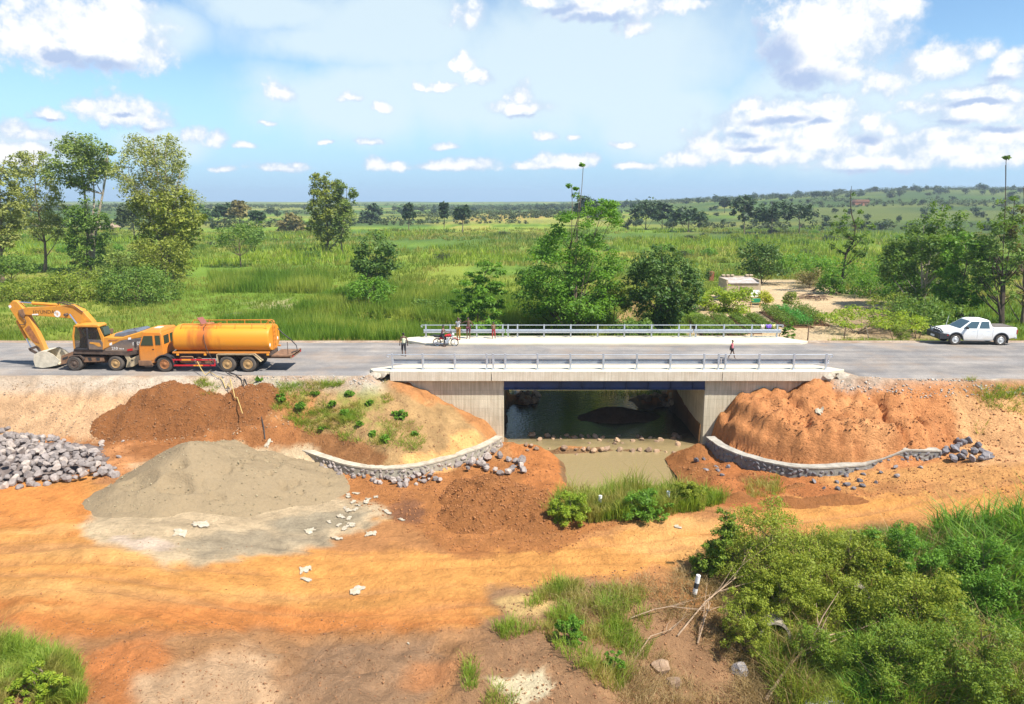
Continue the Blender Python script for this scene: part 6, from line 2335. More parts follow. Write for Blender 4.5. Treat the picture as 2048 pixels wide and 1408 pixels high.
SACKS = [(402, 1050, .75, 1.1, 'largest white torn sack at the foot of the sand pile'), (360, 1068, .55, .85, 'white sack lying left of the largest sack, by the sand'),
         (620, 1063, .42, .7, 'white sack on the dark damp sand patch'), (673, 1078, .5, .8, 'crumpled sack just in front of the white sack litter'),
         (742, 1068, .42, .75, 'flat white sack on orange soil right of the litter'), (620, 968, .4, .45, 'white sack at the upper right rim of the sand'),
         (733, 1005, .4, .65, 'crumpled white sack above the litter strip'), (752, 995, .35, .4, 'small white scrap beside the dark wet patch'),
         (775, 1025, .3, 1.1, 'long pale torn strip right of the litter'), (803, 1040, .25, .6, 'tan torn strip near the soil heap'),
         (610, 1140, .5, .75, 'white sack alone on the orange dirt track'), (613, 1160, .35, .7, 'pale flattened sack just below the lone white sack'),
         (713, 1182, .6, .9, 'dusty flattened sack pressed into the dirt track'), (1356, 1055, .32, .62, 'white sack on the dirt track near the pond posts'),
         (537, 886, .4, .7, 'white sack at the left end of the left wall'), (1638, 822, .55, .9, 'white cloth lying on the red earth cone'),
         (1062, 878, .4, .6, 'white and blue rag on the stones by the water'), (817, 1288, .12, .14, 'tiny white scrap at the churned track edge')]
for k, (px, py, w, l, lb) in enumerate(SACKS):
    sack(px, py, w, l, lb, None, k)
for k in range(22):
    f = r.random()
    sack(700 + r.normal() * 16 + 10 * math.sin(f * 6), 985 + f * 75, 0.22 + 0.2 * r.random(), 0.35 + 0.3 * r.random(), 'white paper scrap in the litter strip beside the sand pile', 'torn sacks strewn by the sand pile', 40 + k)

# red bucket on the stones, cloths on the far rail
p = on(1057, 884)
bk_ = thing('bucket', 'small red bucket lying on the stones by the water', 'bucket', (p.x, p.y, p.z + 0.1))
MB().lathe([(0.10, -0.14), (0.15, 0.14), (0.16, 0.14), (0.165, 0.12)], (0, 0, 0.05), (0.8, -0.4, 0.5), 16).build('pail', M_RED, bk_)
mb = MB()
mb.tube([(Vector((math.cos(a) * 0.14, math.sin(a) * 0.14, 0.10 + 0.1 * math.sin(a)))) for a in np.linspace(0, PI, 9)], 0.008, 5)
mb.build('handle', M_GALV, bk_)


def hung(label, px, col, w, h, name='cloth', Y=58.45 - 0.07):
    x = (px - CX) / 24.6
    nu, nv = 9, 9
    u, v = np.meshgrid(np.linspace(-0.5, 0.5, nu), np.linspace(0, 1, nv))
    s = v * 2 - 1
    yy = np.where(np.abs(s) < 0.15, 0, np.sign(s) * 0.09) + 0.04 * np.sin(u * 14 + v * 3)
    zz = -np.abs(s) * h + 0.05 + 0.02 * np.sin(u * 9)
    V = np.stack([u * w * (1 - 0.25 * np.abs(s)), yy, zz], -1).reshape(-1, 3)
    ii = np.arange(nu * nv).reshape(nv, nu)
    q = np.stack([ii[:-1, :-1], ii[:-1, 1:], ii[1:, 1:], ii[1:, :-1]], -1).reshape(-1, 4)
    o = link(name, mesh_np(name, V, q, True), mat(label[:12], col, 0.9, var=0.15))
    o.modifiers.new('thick', 'SOLIDIFY').thickness = 0.015
    o.location = (x, 58.45, 1.2)
    return tag(o, label, 'cloth')


hung('purple cloth bundle hung over the far handrail', 1536, (0.22, 0.12, 0.55), 0.45, 0.30)
hung('pale yellow cloth over the far handrail beside the purple one', 1546, (0.70, 0.62, 0.25), 0.22, 0.25)
hung('cream cloth hanging on the far handrail', 1524, (0.66, 0.58, 0.44), 0.26, 0.55)

# hoses
def hose(label, pts, rad_, m, sag=None):
    o = MB().tube([(p.x, p.y, p.z + rad_ + 0.02) for p in pts], rad_, 6).build('hose', m)
    return tag(o, label, 'hose')


M_HOSE = mat('black hose', (0.035, 0.03, 0.028), 0.7)
M_HOSE2 = mat('pale yellow hose', (0.50, 0.36, 0.12), 0.7)


def trail(pxs, n=8):
    out = []
    for a, b_ in zip(pxs[:-1], pxs[1:]):
        for k in range(n):
            f = k / n
            out.append(on(lerp(a[0], b_[0], f), lerp(a[1], b_[1], f)))
    out.append(on(*pxs[-1]))
    return out


hose('thin pale hose running down the brown heap from the road', [Vector((-20.6, 46.75, 0.75)), Vector((-20.2, 46.3, 0.35)), Vector((-19.8, 45.9, 0.05))] + [q + Vector((0, 0, .75 if q.y < 45 and q.x < -14.3 else 0.1)) for q in trail([(420, 748), (455, 770), (470, 800), (487, 852)])], 0.025, M_HOSE2)
hose('black hose lying from the tanker down the slope to the wall', [Vector((-18.6, 46.6, 0.08)), Vector((-18.0, 46.1, 0.05))] + trail([(480, 757), (505, 800), (523, 835), (528, 860), (530, 880)]), 0.035, M_HOSE)
hose('black hose draped over the tank of the lorry', [Vector((-20.25, 47.9, 3.06)), Vector((-20.2, 47.2, 2.92)), Vector((-20.1, 46.82, 2.3)), Vector((-19.95, 46.78, 1.6)), Vector((-19.6, 46.7, 0.9)), Vector((-19.0, 46.5, 0.3)), Vector((-18.5, 46.3, 0.06)), Vector((-17.4, 45.8, 0.02))], 0.022, M_HOSE)

# marker posts
M_PW = mat('white post paint', (0.75, 0.74, 0.70), 0.8, var=0.1)
M_PB = mat('black post paint', (0.03, 0.03, 0.03), 0.8)
for px, py, hh, lean, lb in ((1200, 1025, 0.95, 0.0, 'black and white marker post in the grass left of the pond'), (1334, 1012, 0.85, 0.05, 'marker post mostly hidden in grass at the right of the pond'), (1388, 1192, 0.98, 0.14, 'leaning black and white marker post beside the dry brush')):
    p = on(px, py)
    t = thing('marker_post', lb, 'marker post', (p.x, p.y, p.z - 0.05), 0, 'striped marker posts along the dirt track')
    t.rotation_euler = (0, lean, 0)
    MB().cyl((0, 0, 0), (0, 0, hh), 0.09, n=14).build('post', M_PW, t, 0.01)
    MB().lathe([(0.093, hh * 0.42), (0.093, hh * 0.66)], (0, 0, 0), (0, 0, 1), 14, closed=False).build('band', M_PB, t)
    MB().lathe([(0.093, 0.0), (0.093, hh * 0.16)], (0, 0, 0), (0, 0, 1), 14, closed=False).build('band', M_PB, t)

# culvert pipes under the track
M_PIPE = mat('weathered culvert concrete', (0.34, 0.29, 0.22), 0.95, var=0.3, scale=3, bump=0.4)
for px, py, rd, lb in ((1705, 1215, 0.62, 'concrete culvert pipe mouth among the bushes, upper one'), (1548, 1290, 0.58, 'dark culvert pipe mouth in the brush, lower left one')):
    p = on(px, py)
    d = Vector((-0.15, -1, 0.12)).normalized()
    o = MB().lathe([(rd, -0.12), (rd, 0.9), (0.02, 0.9), (0.02, 0.88), (rd - 0.1, 0.88), (rd - 0.1, -0.12), (rd, -0.12)], (0, 0, 0), -d, 28, closed=False).build('culvert_pipe', M_PIPE)
    o.location = (p.x, p.y, p.z + 0.42)
    tag(o, lb, 'pipe', 'culvert pipes under the dirt track')

# ---------------------------------------------------------------- plants
LM = dict(
    euc=leaf_mat('gum tree leaves', (0.185, 0.21, 0.055), (0.355, 0.37, 0.105), 0.30),
    eucg=leaf_mat('green gum leaves', (0.105, 0.16, 0.03), (0.235, 0.29, 0.06), 0.30),
    olive=leaf_mat('olive leaves', (0.125, 0.165, 0.018), (0.28, 0.3, 0.045), 0.30),
    bright=leaf_mat('bright feathery leaves', (0.072, 0.174, 0.014), (0.181, 0.326, 0.032), 0.38),
    dark=leaf_mat('dark glossy leaves', (0.035, 0.093, 0.016), (0.120, 0.192, 0.035), 0.22),
    mid=leaf_mat('mid green leaves', (0.068, 0.143, 0.018), (0.180, 0.262, 0.042), 0.30),
    yellow=leaf_mat('yellow green leaves', (0.150, 0.250, 0.015), (0.338, 0.400, 0.037), 0.38),
    acacia=leaf_mat('thorn tree leaves', (0.130, 0.195, 0.021), (0.280, 0.319, 0.042), 0.35),
    brown=leaf_mat('dry olive leaves', (0.143, 0.124, 0.039), (0.260, 0.215, 0.072), 0.25),
    fern=leaf_mat('feathery bush leaves', (0.15, 0.205, 0.016), (0.32, 0.35, 0.04), 0.38),
    ferndk=leaf_mat('deep green bush leaves', (0.085, 0.16, 0.014), (0.23, 0.3, 0.03), 0.35),
    blue=leaf_mat('distant dark leaves', (0.022, 0.053, 0.018), (0.062, 0.100, 0.033), 0.15),
    far=leaf_mat('distant green leaves', (0.036, 0.06, 0.016), (0.085, 0.105, 0.028), 0.2),
    gold=leaf_mat('golden shrub leaves', (0.242, 0.286, 0.013), (0.462, 0.462, 0.033), 0.35),
    grass=leaf_mat('meadow grass', (0.105, 0.175, 0.014), (0.215, 0.265, 0.035), 0.35, (0.324, 0.288, 0.072), 0.05),
    lush=leaf_mat('lush tall grass', (0.07, 0.155, 0.014), (0.165, 0.265, 0.024), 0.38, (0.288, 0.336, 0.054), 0.12),
    reed=leaf_mat('reed leaves', (0.083, 0.210, 0.022), (0.225, 0.360, 0.045), 0.35),
    fgrass=leaf_mat('fresh grass', (0.138, 0.241, 0.021), (0.310, 0.380, 0.052), 0.38, (0.345, 0.299, 0.081), 0.6),
    straw=leaf_mat('dry straw', (0.234, 0.153, 0.063), (0.378, 0.270, 0.117), 0.2),
    bed=leaf_mat('seedling leaves', (0.06, 0.12, 0.01), (0.15, 0.205, 0.022), 0.3),
    bedg=leaf_mat('green seedling leaves', (0.036, 0.156, 0.017), (0.096, 0.288, 0.036), 0.3),
)
M_BARK = mat('grey brown bark', (0.16, 0.115, 0.075), 0.95, var=0.4, scale=2.5)
M_BARKP = mat('pale gum bark', (0.42, 0.34, 0.26), 0.9, var=0.35, scale=1.2)
M_BARKD = mat('dark bark', (0.075, 0.052, 0.036), 0.95, var=0.4, scale=2.5)


def tree_px(name, label, base, D, prof, nclump, nleaf, lsize, leafm, cat='tree', bark=None, group=None, rad_=0.2, cr=0.16, depth=1.0, seed=0,
            stems=None, limbs=26, aspect=0.5, flat=0.75, z=None, gap=0.0, foliage='crown', stemname='trunk', shell=0.35, tufts=None):
    """tree whose silhouette is given by rows (py, centre px, half width px) at the distance of its base"""
    rg = np.random.default_rng(900 + seed)
    if z is None:
        z = zat((base[0] - CX) / F * D, D)
    px0 = base[0]
    bp = atY(px0, base[1], D)
    X0, Y0, Z0 = bp.x, D, zat(bp.x, D)
    ys = np.array([p[0] for p in prof], float)
    cx = np.array([p[1] for p in prof], float)
    hw = np.array([p[2] for p in prof], float)
    o = np.argsort(ys)
    ys, cx, hw = ys[o], cx[o], hw[o]
    yy = np.linspace(ys[0], ys[-1], 200)
    wgt = np.interp(yy, ys, hw) ** 1.5 + 1e-3
    py = rg.choice(yy, nclump, p=wgt / wgt.sum())
    h = np.interp(py, ys, hw)
    a = rg.random(nclump) * 2 * PI
    rr = np.sqrt(shell + (1 - shell) * rg.random(nclump)) * np.where(rg.random(nclump) < 0.75, 1, rg.random(nclump))
    px = np.interp(py, ys, cx) + np.cos(a) * rr * h
    dd = np.sin(a) * rr * h * depth
    Cn = np.zeros((nclump, 3))
    for i_ in range(nclump):
        q = atY(px[i_], py[i_], D)
        s = D / F
        Cn[i_] = (q.x - X0, dd[i_] * s, q.z - Z0)
    scale = D / F
    hmax = hw.max() * scale
    crad = np.clip(cr * hmax * (0.6 + 0.8 * rg.random(nclump)), 0.05, None) * np.clip(h / hw.max() + 0.35, 0.4, 1)
    per = rg.multinomial(nleaf, crad ** 1.6 / (crad ** 1.6).sum())
    ci = np.repeat(np.arange(nclump), per)
    off = unit(len(ci), rg) * (rg.random(len(ci)) ** 0.45)[:, None]
    off[:, 2] *= flat
    P = Cn[ci] + off * crad[ci][:, None]
    for (ux, uy, ur) in (tufts or []):
        q = atY(ux, uy, D)
        ex_ = np.array([q.x - X0, 0, q.z - Z0]) + unit(90, rg) * (rg.random(90) ** 0.5)[:, None] * ur * scale * np.array([1, 1, 0.6])
        P = np.concatenate([P, ex_])
        off = np.concatenate([off, unit(90, rg) * 0.5])
    P[:, 2] = np.maximum(P[:, 2], 0.03)
    V, Fa = leaves(P, lsize, rg, aspect, 0.45, off)
    t = thing(name, label, cat, (X0, Y0, Z0), 0, group)
    # trunk and limbs
    mb = MB()
    axis_pts = []
    top_z = atY(cx[0], ys[0], D).z - Z0
    low_z = atY(cx[-1], ys[-1], D).z - Z0
    stem_list = stems or [None]
    ends = []
    for st in stem_list:
        tp = np.array([atY(cx[0] if st is None else st[0], ys[0] if st is None else st[1], D).x - X0, 0, (top_z if st is None else atY(st[0], st[1], D).z - Z0)])
        pts = []
        for k in range(9):
            f = k / 8
            zz = tp[2] * f
            pyv = base[1] + (ys[0] - base[1]) * f
            cxx = np.interp(pyv, ys, cx) if pyv < ys[-1] else lerp(px0, cx[-1], (base[1] - pyv) / max(base[1] - ys[-1], 1))
            if st is not None:
                cxx = px0 + (st[0] - px0) * (f ** 1.3)
            pyq = pyv if st is None else base[1] + (st[1] - base[1]) * f
            xw = atY(cxx, pyq, D).x - X0
            wob = hmax * 0.06 * math.sin(f * 7 + seed)
            pts.append(Vector((xw + wob * f, wob * 0.7 * f, zz - 0.1 * (k == 0))))
        rs = [max(rad_ * (1 - 0.86 * (k / 8) ** 0.8), 0.07 if tufts else 0.0) for k in range(9)]
        rs = [q * (0.42 if tufts and k > 2 else 1) for k, q in enumerate(rs)]
        rs[0] *= 1.25
        mb.tube(pts, rs, 7)
        ends.append(pts)
    order = rg.permutation(nclump)[:limbs]
    for i_ in order:
        c = Vector(Cn[i_])
        pts = ends[int(rg.integers(len(ends)))]
        best = max(0.02, c.z - (0.9 + 0.5 * rg.random()) * math.hypot(c.x, c.y) * 0.8 - 0.2)
        k = min(range(9), key=lambda q: abs(pts[q].z - best))
        s_ = pts[k]
        mid = s_.lerp(c, 0.5) + Vector((0, 0, -0.06 * (c - s_).length))
        r0 = max(rad_ * (1 - 0.86 * (k / 8) ** 0.8) * 0.45, 0.012)
        mb.tube([s_, mid, c], [r0, r0 * 0.65, r0 * 0.2], 5, caps=False)
    mb.build(stemname, bark or M_BARK, t)
    cr_ = link(foliage, mesh_np(foliage, V, Fa), LM[leafm] if isinstance(leafm, str) else leafm, t)
    return t


def D_of(px, py):
    return on(px, py).y


# --- gum trees on the left
tree_px('gum_tree', 'sparse olive gum tree cut off by the left edge', (2, 545), 118, [(312, 8, 18), (340, 0, 34), (380, -5, 42), (420, 5, 40), (460, -5, 34), (490, 0, 30)], 170, 9500, 0.37, 'euc', bark=M_BARK, seed=1, rad_=0.28, cr=0.22)
tree_px('gum_tree', 'pale feathery gum tree second from the left edge', (88, 528), 138, [(300, 66, 16), (325, 62, 34), (350, 66, 42), (385, 70, 46), (420, 78, 50), (450, 85, 46), (480, 90, 30)], 190, 11000, 0.37, 'euc', bark=M_BARK, seed=2, rad_=0.3, cr=0.2)
tree_px('gum_tree', 'tall gum tree with pale forked trunk and clumped green top', (184, 548), 135, [(272, 150, 16), (285, 165, 50), (305, 178, 56), (330, 160, 60), (350, 165, 52), (368, 170, 30), (395, 178, 14)], 64, 9500, 0.42, 'eucg', bark=M_BARKP, seed=3, rad_=0.42, cr=0.30, stems=[(150, 275), (218, 290), (185, 330)], limbs=40)
tree_px('tree', 'narrow bushy green tree round the foot of the tall gum', (172, 550), 132, [(392, 178, 16), (420, 175, 34), (460, 175, 40), (500, 172, 36), (535, 178, 26)], 110, 6000, 0.42, 'mid', seed=4, rad_=0.2, cr=0.26)
tree_px('gum_tree', 'broad yellowish gum tree with upswept open branches', (335, 556), 128, [(270, 300, 40), (290, 305, 52), (320, 308, 58), (345, 300, 74), (365, 296, 62), (385, 318, 74), (405, 330, 74)], 230, 14000, 0.34, 'euc', bark=M_BARKP, seed=5, rad_=0.35, cr=0.17, stems=[(285, 285), (310, 275), (335, 290), (260, 345), (365, 340)], limbs=70)
tree_px('tree', 'dense olive tree crown below the broad gum tree', (345, 556), 126, [(385, 330, 40), (410, 330, 66), (440, 335, 66), (470, 330, 60), (500, 322, 50), (530, 320, 46), (550, 325, 40)], 170, 13000, 0.45, 'olive', seed=6, rad_=0.3, cr=0.22)
tree_px('gum_tree', 'slim gum tree standing alone left of the middle', (652, 503), 190, [(347, 645, 14), (365, 650, 30), (390, 652, 34), (420, 655, 40), (450, 655, 36), (480, 655, 26), (498, 655, 22)], 130, 9500, 0.52, 'olive', seed=7, rad_=0.32, cr=0.24)
tree_px('gum_tree', 'greener thin gum tree right beside the slim one', (685, 500), 188, [(362, 685, 12), (380, 692, 20), (405, 692, 24), (430, 690, 24), (460, 684, 20), (485, 682, 14)], 70, 4600, 0.50, 'eucg', seed=8, rad_=0.22, cr=0.3)
# --- bushes at the left beyond the road
tree_px('thorn_bush', 'large dark green thorn bush behind the excavator arm', (290, 606), 96, [(535, 265, 38), (555, 268, 62), (578, 280, 74), (600, 285, 72)], 110, 8500, 0.26, 'mid', 'bush', seed=9, rad_=0.12, cr=0.24, foliage='foliage', stemname='stem')
tree_px('thorn_bush', 'olive thorn bush below the broad gum tree', (322, 560), 112, [(478, 318, 44), (500, 320, 52), (530, 330, 54), (552, 335, 50)], 80, 5200, 0.32, 'olive', 'bush', seed=10, rad_=0.12, cr=0.26, foliage='foliage', stemname='stem')
tree_px('thorn_bush', 'yellow green bush left of the large thorn bush', (160, 600), 98, [(545, 158, 34), (560, 155, 54), (580, 160, 58), (597, 165, 50)], 80, 5200, 0.26, 'acacia', 'bush', seed=11, rad_=0.1, cr=0.26, foliage='foliage', stemname='stem')
tree_px('thorn_bush', 'low olive bush near the left edge beyond the road', (70, 600), 98, [(560, 70, 38), (575, 72, 62), (595, 70, 64)], 80, 4600, 0.26, 'acacia', 'bush', seed=12, rad_=0.1, cr=0.26, foliage='foliage', stemname='stem')
tree_px('bush', 'dark bush at the left edge among the gum trunks', (18, 566), 112, [(508, 25, 22), (525, 20, 40), (550, 22, 46)], 60, 3600, 0.30, 'mid', 'bush', seed=13, rad_=0.1, cr=0.28, foliage='foliage', stemname='stem')
tree_px('bush', 'blue green bush between the tall gum and the broad gum', (235, 552), 120, [(505, 250, 24), (525, 240, 40), (545, 235, 46)], 60, 3400, 0.30, 'eucg', 'bush', seed=14, rad_=0.1, cr=0.28, foliage='foliage', stemname='stem')
tree_px('tree', 'small crooked tree in the meadow right of the broad gum', (481, 526), 150, [(446, 478, 26), (462, 480, 44), (480, 478, 42), (494, 480, 34)], 48, 2600, 0.40, 'mid', seed=15, rad_=0.14, cr=0.3)
tree_px('bush', 'dark round bush beside the small crooked tree', (512, 496), 190, [(452, 505, 14), (468, 510, 18), (485, 510, 16)], 30, 1400, 0.42, 'dark', 'bush', seed=16, rad_=0.1, cr=0.4, foliage='foliage', stemname='stem')
# --- middle
tree_px('tree', 'dark leafy tree left of the bridge, above low shrubs', (752, 592), 98, [(462, 748, 12), (480, 752, 30), (505, 752, 44), (530, 748, 44), (552, 752, 34), (578, 750, 20)], 70, 5200, 0.34, 'dark', seed=17, rad_=0.14, cr=0.3)
tree_px('bush', 'fresh green shrub at the foot of the dark leafy tree', (735, 618), 92, [(555, 735, 26), (575, 738, 44), (598, 738, 44)], 60, 3400, 0.26, 'bright', 'bush', seed=18, rad_=0.08, cr=0.28, foliage='foliage', stemname='stem')
tree_px('flamboyant_tree', 'large bright green feathery tree behind the middle of the bridge', (1142, 690), 74, [(440, 1150, 28), (465, 1148, 56), (500, 1142, 84), (535, 1142, 98), (570, 1140, 104), (600, 1140, 104), (622, 1138, 88), (636, 1138, 50)], 170, 24000, 0.25, 'bright', bark=M_BARKD, seed=19, rad_=0.24, cr=0.22, flat=0.45, limbs=60)
tree_px('flamboyant_tree', 'thin upper shoots rising from the large bright green tree', (1150, 690), 72, [(372, 1160, 14), (395, 1180, 34), (412, 1188, 46), (430, 1180, 60), (450, 1170, 66)], 34, 3600, 0.23, 'bright', bark=M_BARK, seed=20, rad_=0.09, cr=0.22, flat=0.45, stems=[(1163, 330), (1140, 370), (1155, 376), (1205, 405), (1225, 420)], limbs=18, tufts=[(1164, 330, 6), (1138, 371, 7), (1151, 377, 6), (1205, 402, 10), (1226, 416, 12)])
tree_px('flamboyant_tree', 'lighter feathery tree just left of the large green tree', (955, 690), 74, [(518, 985, 22), (540, 968, 40), (570, 960, 52), (605, 955, 54), (635, 958, 48), (655, 960, 30)], 90, 10000, 0.24, 'bright', bark=M_BARK, seed=21, rad_=0.1, cr=0.2, flat=0.45)
tree_px('mango_tree', 'dense dark round tree beside the nursery yard', (1326, 668), 72, [(492, 1325, 22), (512, 1322, 46), (540, 1325, 64), (570, 1330, 74), (600, 1328, 72), (628, 1322, 62), (645, 1320, 40)], 160, 17000, 0.26, 'dark', bark=M_BARK, seed=22, rad_=0.2, cr=0.2)
tree_px('tree', 'yellow green broad leaved tree in front of the nursery hut', (1452, 634), 79, [(576, 1478, 26), (588, 1458, 46), (602, 1446, 54), (616, 1452, 44), (626, 1455, 26)], 60, 3600, 0.28, 'yellow', bark=M_BARK, seed=23, rad_=0.08, cr=0.28)
tree_px('bush', 'round dark grey green bush behind the nursery hut', (1524, 560), 108, [(488, 1520, 22), (503, 1520, 40), (525, 1522, 48), (548, 1524, 46)], 80, 5000, 0.32, 'dark', 'bush', seed=24, rad_=0.1, cr=0.28, foliage='foliage', stemname='stem')
tree_px('tree', 'tall nearly bare tree beside the branch pile in the yard', (1680, 588), 95, [(372, 1702, 5), (385, 1700, 9), (420, 1702, 26), (445, 1712, 40), (470, 1712, 50), (488, 1705, 52), (510, 1690, 34)], 34, 1500, 0.32, 'mid', bark=M_BARKD, seed=25, rad_=0.2, cr=0.16, limbs=34)
tree_px('tree', 'tall leafy tree left in the group above the pickup', (1842, 640), 80, [(404, 1892, 18), (425, 1888, 34), (455, 1872, 54), (490, 1855, 70), (520, 1840, 80), (550, 1846, 76), (580, 1858, 62), (600, 1860, 44)], 130, 14000, 0.29, 'mid', bark=M_BARKP, seed=26, rad_=0.17, cr=0.2, stems=[(1885, 410), (1845, 450)], limbs=44)
tree_px('tree', 'bright leafy tree in the middle of the group above the pickup', (1925, 650), 74, [(465, 1925, 18), (490, 1928, 42), (520, 1935, 54), (560, 1928, 54), (590, 1922, 50), (612, 1920, 34)], 80, 9000, 0.27, 'bright', bark=M_BARK, seed=27, rad_=0.13, cr=0.24)
tree_px('tree', 'tall thin tree above the pickup, single shoot with tuft on top', (2002, 664), 70, [(395, 2020, 22), (430, 2014, 36), (470, 2004, 50), (510, 1996, 56), (550, 1985, 56), (590, 1988, 46)], 80, 5200, 0.25, 'mid', bark=M_BARKD, seed=28, rad_=0.2, cr=0.2, stems=[(2013, 316), (2012, 330), (2030, 400), (1975, 500)], limbs=40, tufts=[(2013, 315, 7)])
tree_px('tree', 'brownish half bare tree at the right edge above the pickup', (2042, 664), 71, [(372, 2048, 18), (410, 2050, 34), (460, 2052, 42), (520, 2050, 44), (580, 2046, 38), (610, 2048, 30)], 70, 3600, 0.25, 'brown', bark=M_BARK, seed=29, rad_=0.17, cr=0.2, limbs=50)
tree_px('thorn_tree', 'flat spreading thorn tree between yard and pickup', (1712, 666), 66, [(616, 1742, 40), (626, 1745, 84), (638, 1748, 104), (650, 1742, 86)], 70, 5200, 0.18, 'yellow', bark=M_BARK, seed=30, rad_=0.07, cr=0.16, flat=0.35)
tree_px('thorn_tree', 'small thorn tree with level branches behind the flat one', (1800, 640), 76, [(588, 1800, 30), (598, 1802, 62), (610, 1800, 66), (622, 1800, 40)], 46, 2600, 0.20, 'acacia', bark=M_BARK, seed=31, rad_=0.07, cr=0.18, flat=0.35)
tree_px('bush', 'deep green bush in the shade left of the pickup', (1850, 668), 68, [(592, 1850, 40), (612, 1850, 70), (640, 1848, 74), (660, 1848, 66)], 80, 4800, 0.22, 'mid', 'bush', seed=32, rad_=0.06, cr=0.24, foliage='foliage', stemname='stem')
tree_px('bush', 'lush bush along the yard edge right of the bare tree', (1770, 600), 92, [(520, 1760, 50), (540, 1765, 80), (565, 1768, 84), (590, 1770, 70)], 90, 5600, 0.28, 'bright', 'bush', seed=33, rad_=0.08, cr=0.24, foliage='foliage', stemname='stem')
tree_px('bush', 'green bush at the foot of the tall nearly bare tree', (1664, 590), 94, [(550, 1662, 16), (565, 1662, 26), (582, 1664, 28)], 34, 1800, 0.26, 'bright', 'bush', seed=34, rad_=0.05, cr=0.34, foliage='foliage', stemname='stem')
tree_px('bush', 'wide green thicket between round bush and bare tree', (1620, 560), 108, [(512, 1615, 44), (528, 1612, 66), (548, 1615, 66)], 70, 4200, 0.30, 'bright', 'bush', seed=35, rad_=0.06, cr=0.26, foliage='foliage', stemname='stem')
tree_px('bush', 'dry brown shrub behind the branch pile', (1620, 572), 102, [(540, 1622, 20), (552, 1620, 30), (566, 1620, 30)], 30, 1600, 0.24, 'brown', 'bush', seed=36, rad_=0.05, cr=0.34, foliage='foliage', stemname='stem')
tree_px('bush', 'golden round shrub beside the nursery notice board', (1528, 606), 84, [(584, 1528, 9), (592, 1528, 15), (602, 1528, 14)], 30, 1700, 0.17, 'gold', 'bush', seed=37, rad_=0.04, cr=0.5, foliage='foliage', stemname='stem')
tree_px('sapling', 'small umbrella shaped sapling in the yard', (1581, 622), 80, [(584, 1583, 7), (594, 1583, 13), (604, 1583, 15), (608, 1583, 14)], 26, 1300, 0.17, 'acacia', seed=38, rad_=0.03, cr=0.4, cat='sapling')
tree_px('sapling', 'young feathery conifer at the end of the far kerb', (1577, 686), 59.6, [(628, 1577, 3), (645, 1577, 9), (662, 1577, 14), (676, 1577, 13)], 40, 1500, 0.13, 'bright', seed=39, rad_=0.03, cr=0.26, cat='sapling', flat=0.3)
tree_px('bush', 'tufted grassy bush by the roadside posts before the pickup', (1803, 682), 60, [(650, 1803, 12), (664, 1803, 16), (676, 1803, 14)], 24, 900, 0.26, 'lush', 'bush', seed=40, rad_=0.02, cr=0.4, foliage='foliage', stemname='stem', aspect=0.16)
tree_px('bush', 'low green weeds below the dark round tree at the rail', (1260, 676), 64, [(640, 1262, 30), (655, 1260, 46), (670, 1260, 44)], 46, 2400, 0.20, 'mid', 'bush', seed=41, rad_=0.03, cr=0.26, foliage='foliage', stemname='stem')
tree_px('bush', 'leafy undergrowth below the lighter feathery tree', (1020, 680), 66, [(640, 985, 20), (655, 980, 34), (668, 980, 36), (678, 980, 30)], 40, 2200, 0.22, 'bright', 'bush', seed=42, rad_=0.04, cr=0.26, foliage='foliage', stemname='stem')
tree_px('bush', 'green shrub right of the large bright tree, before the yard', (1225, 640), 76, [(560, 1235, 24), (585, 1232, 38), (615, 1228, 38)], 46, 2600, 0.24, 'acacia', 'bush', seed=43, rad_=0.05, cr=0.28, foliage='foliage', stemname='stem')

# --- single darker trees in the middle distance
for k, (px, by, ty, hw_, lb, lm) in enumerate((
        (742, 446, 410, 18, 'square dark tree right of the slim gum trees', 'blue'), (817, 436, 408, 11, 'small palm like tree in the far meadow', 'blue'),
        (888, 435, 404, 9, 'narrow dark tree in the far meadow', 'blue'), (925, 437, 412, 14, 'rounded far tree right of the narrow one', 'blue'),
        (400, 446, 412, 22, 'dark round tree just right of the broad gum', 'dark'), (478, 434, 404, 16, 'brownish round tree on the left skyline', 'brown'),
        (448, 432, 408, 20, 'dark spreading tree on the left skyline', 'blue'), (585, 462, 430, 24, 'grey brown bush by the golden field', 'brown'),
        (515, 438, 424, 12, 'low dark bush before the golden field', 'blue'), (1292, 436, 402, 28, 'big dark tree on the far right slope', 'blue'),
        (1325, 436, 408, 16, 'smaller dark tree beside the big one on the slope', 'blue'), (1175, 432, 392, 22, 'far dark tree above the large bright tree', 'blue'),
        (1378, 438, 418, 30, 'low wide dark tree on the far slope', 'blue'), (1490, 440, 392, 24, 'tall dark tree on the right hillside', 'blue'),
        (1545, 440, 404, 30, 'broad dark tree on the right hillside', 'blue'), (1600, 440, 410, 28, 'dark tree behind the tall bare tree', 'blue'),
        (1450, 412, 398, 8, 'small dark tree midway up the right hillside', 'blue'), (265, 440, 408, 26, 'bright green tree by the far huts', 'far'))):
    D = 200 + 12 * (446 - by) if by < 446 else 205
    D = {True: D, False: D_of(px, by)}[by < 441] if px < 1000 else 290 + 9 * (440 - by)
    tree_px('tree', lb, (px, by), D, [(ty, px, hw_ * 0.5), (lerp(ty, by, .25), px, hw_ * 0.9), (lerp(ty, by, .55), px, hw_ * 1.1), (lerp(ty, by, .95), px, hw_ * 1.05)], 30, 1100, 0.0042 * D, lm, seed=60 + k, rad_=0.25, cr=0.36, limbs=6)

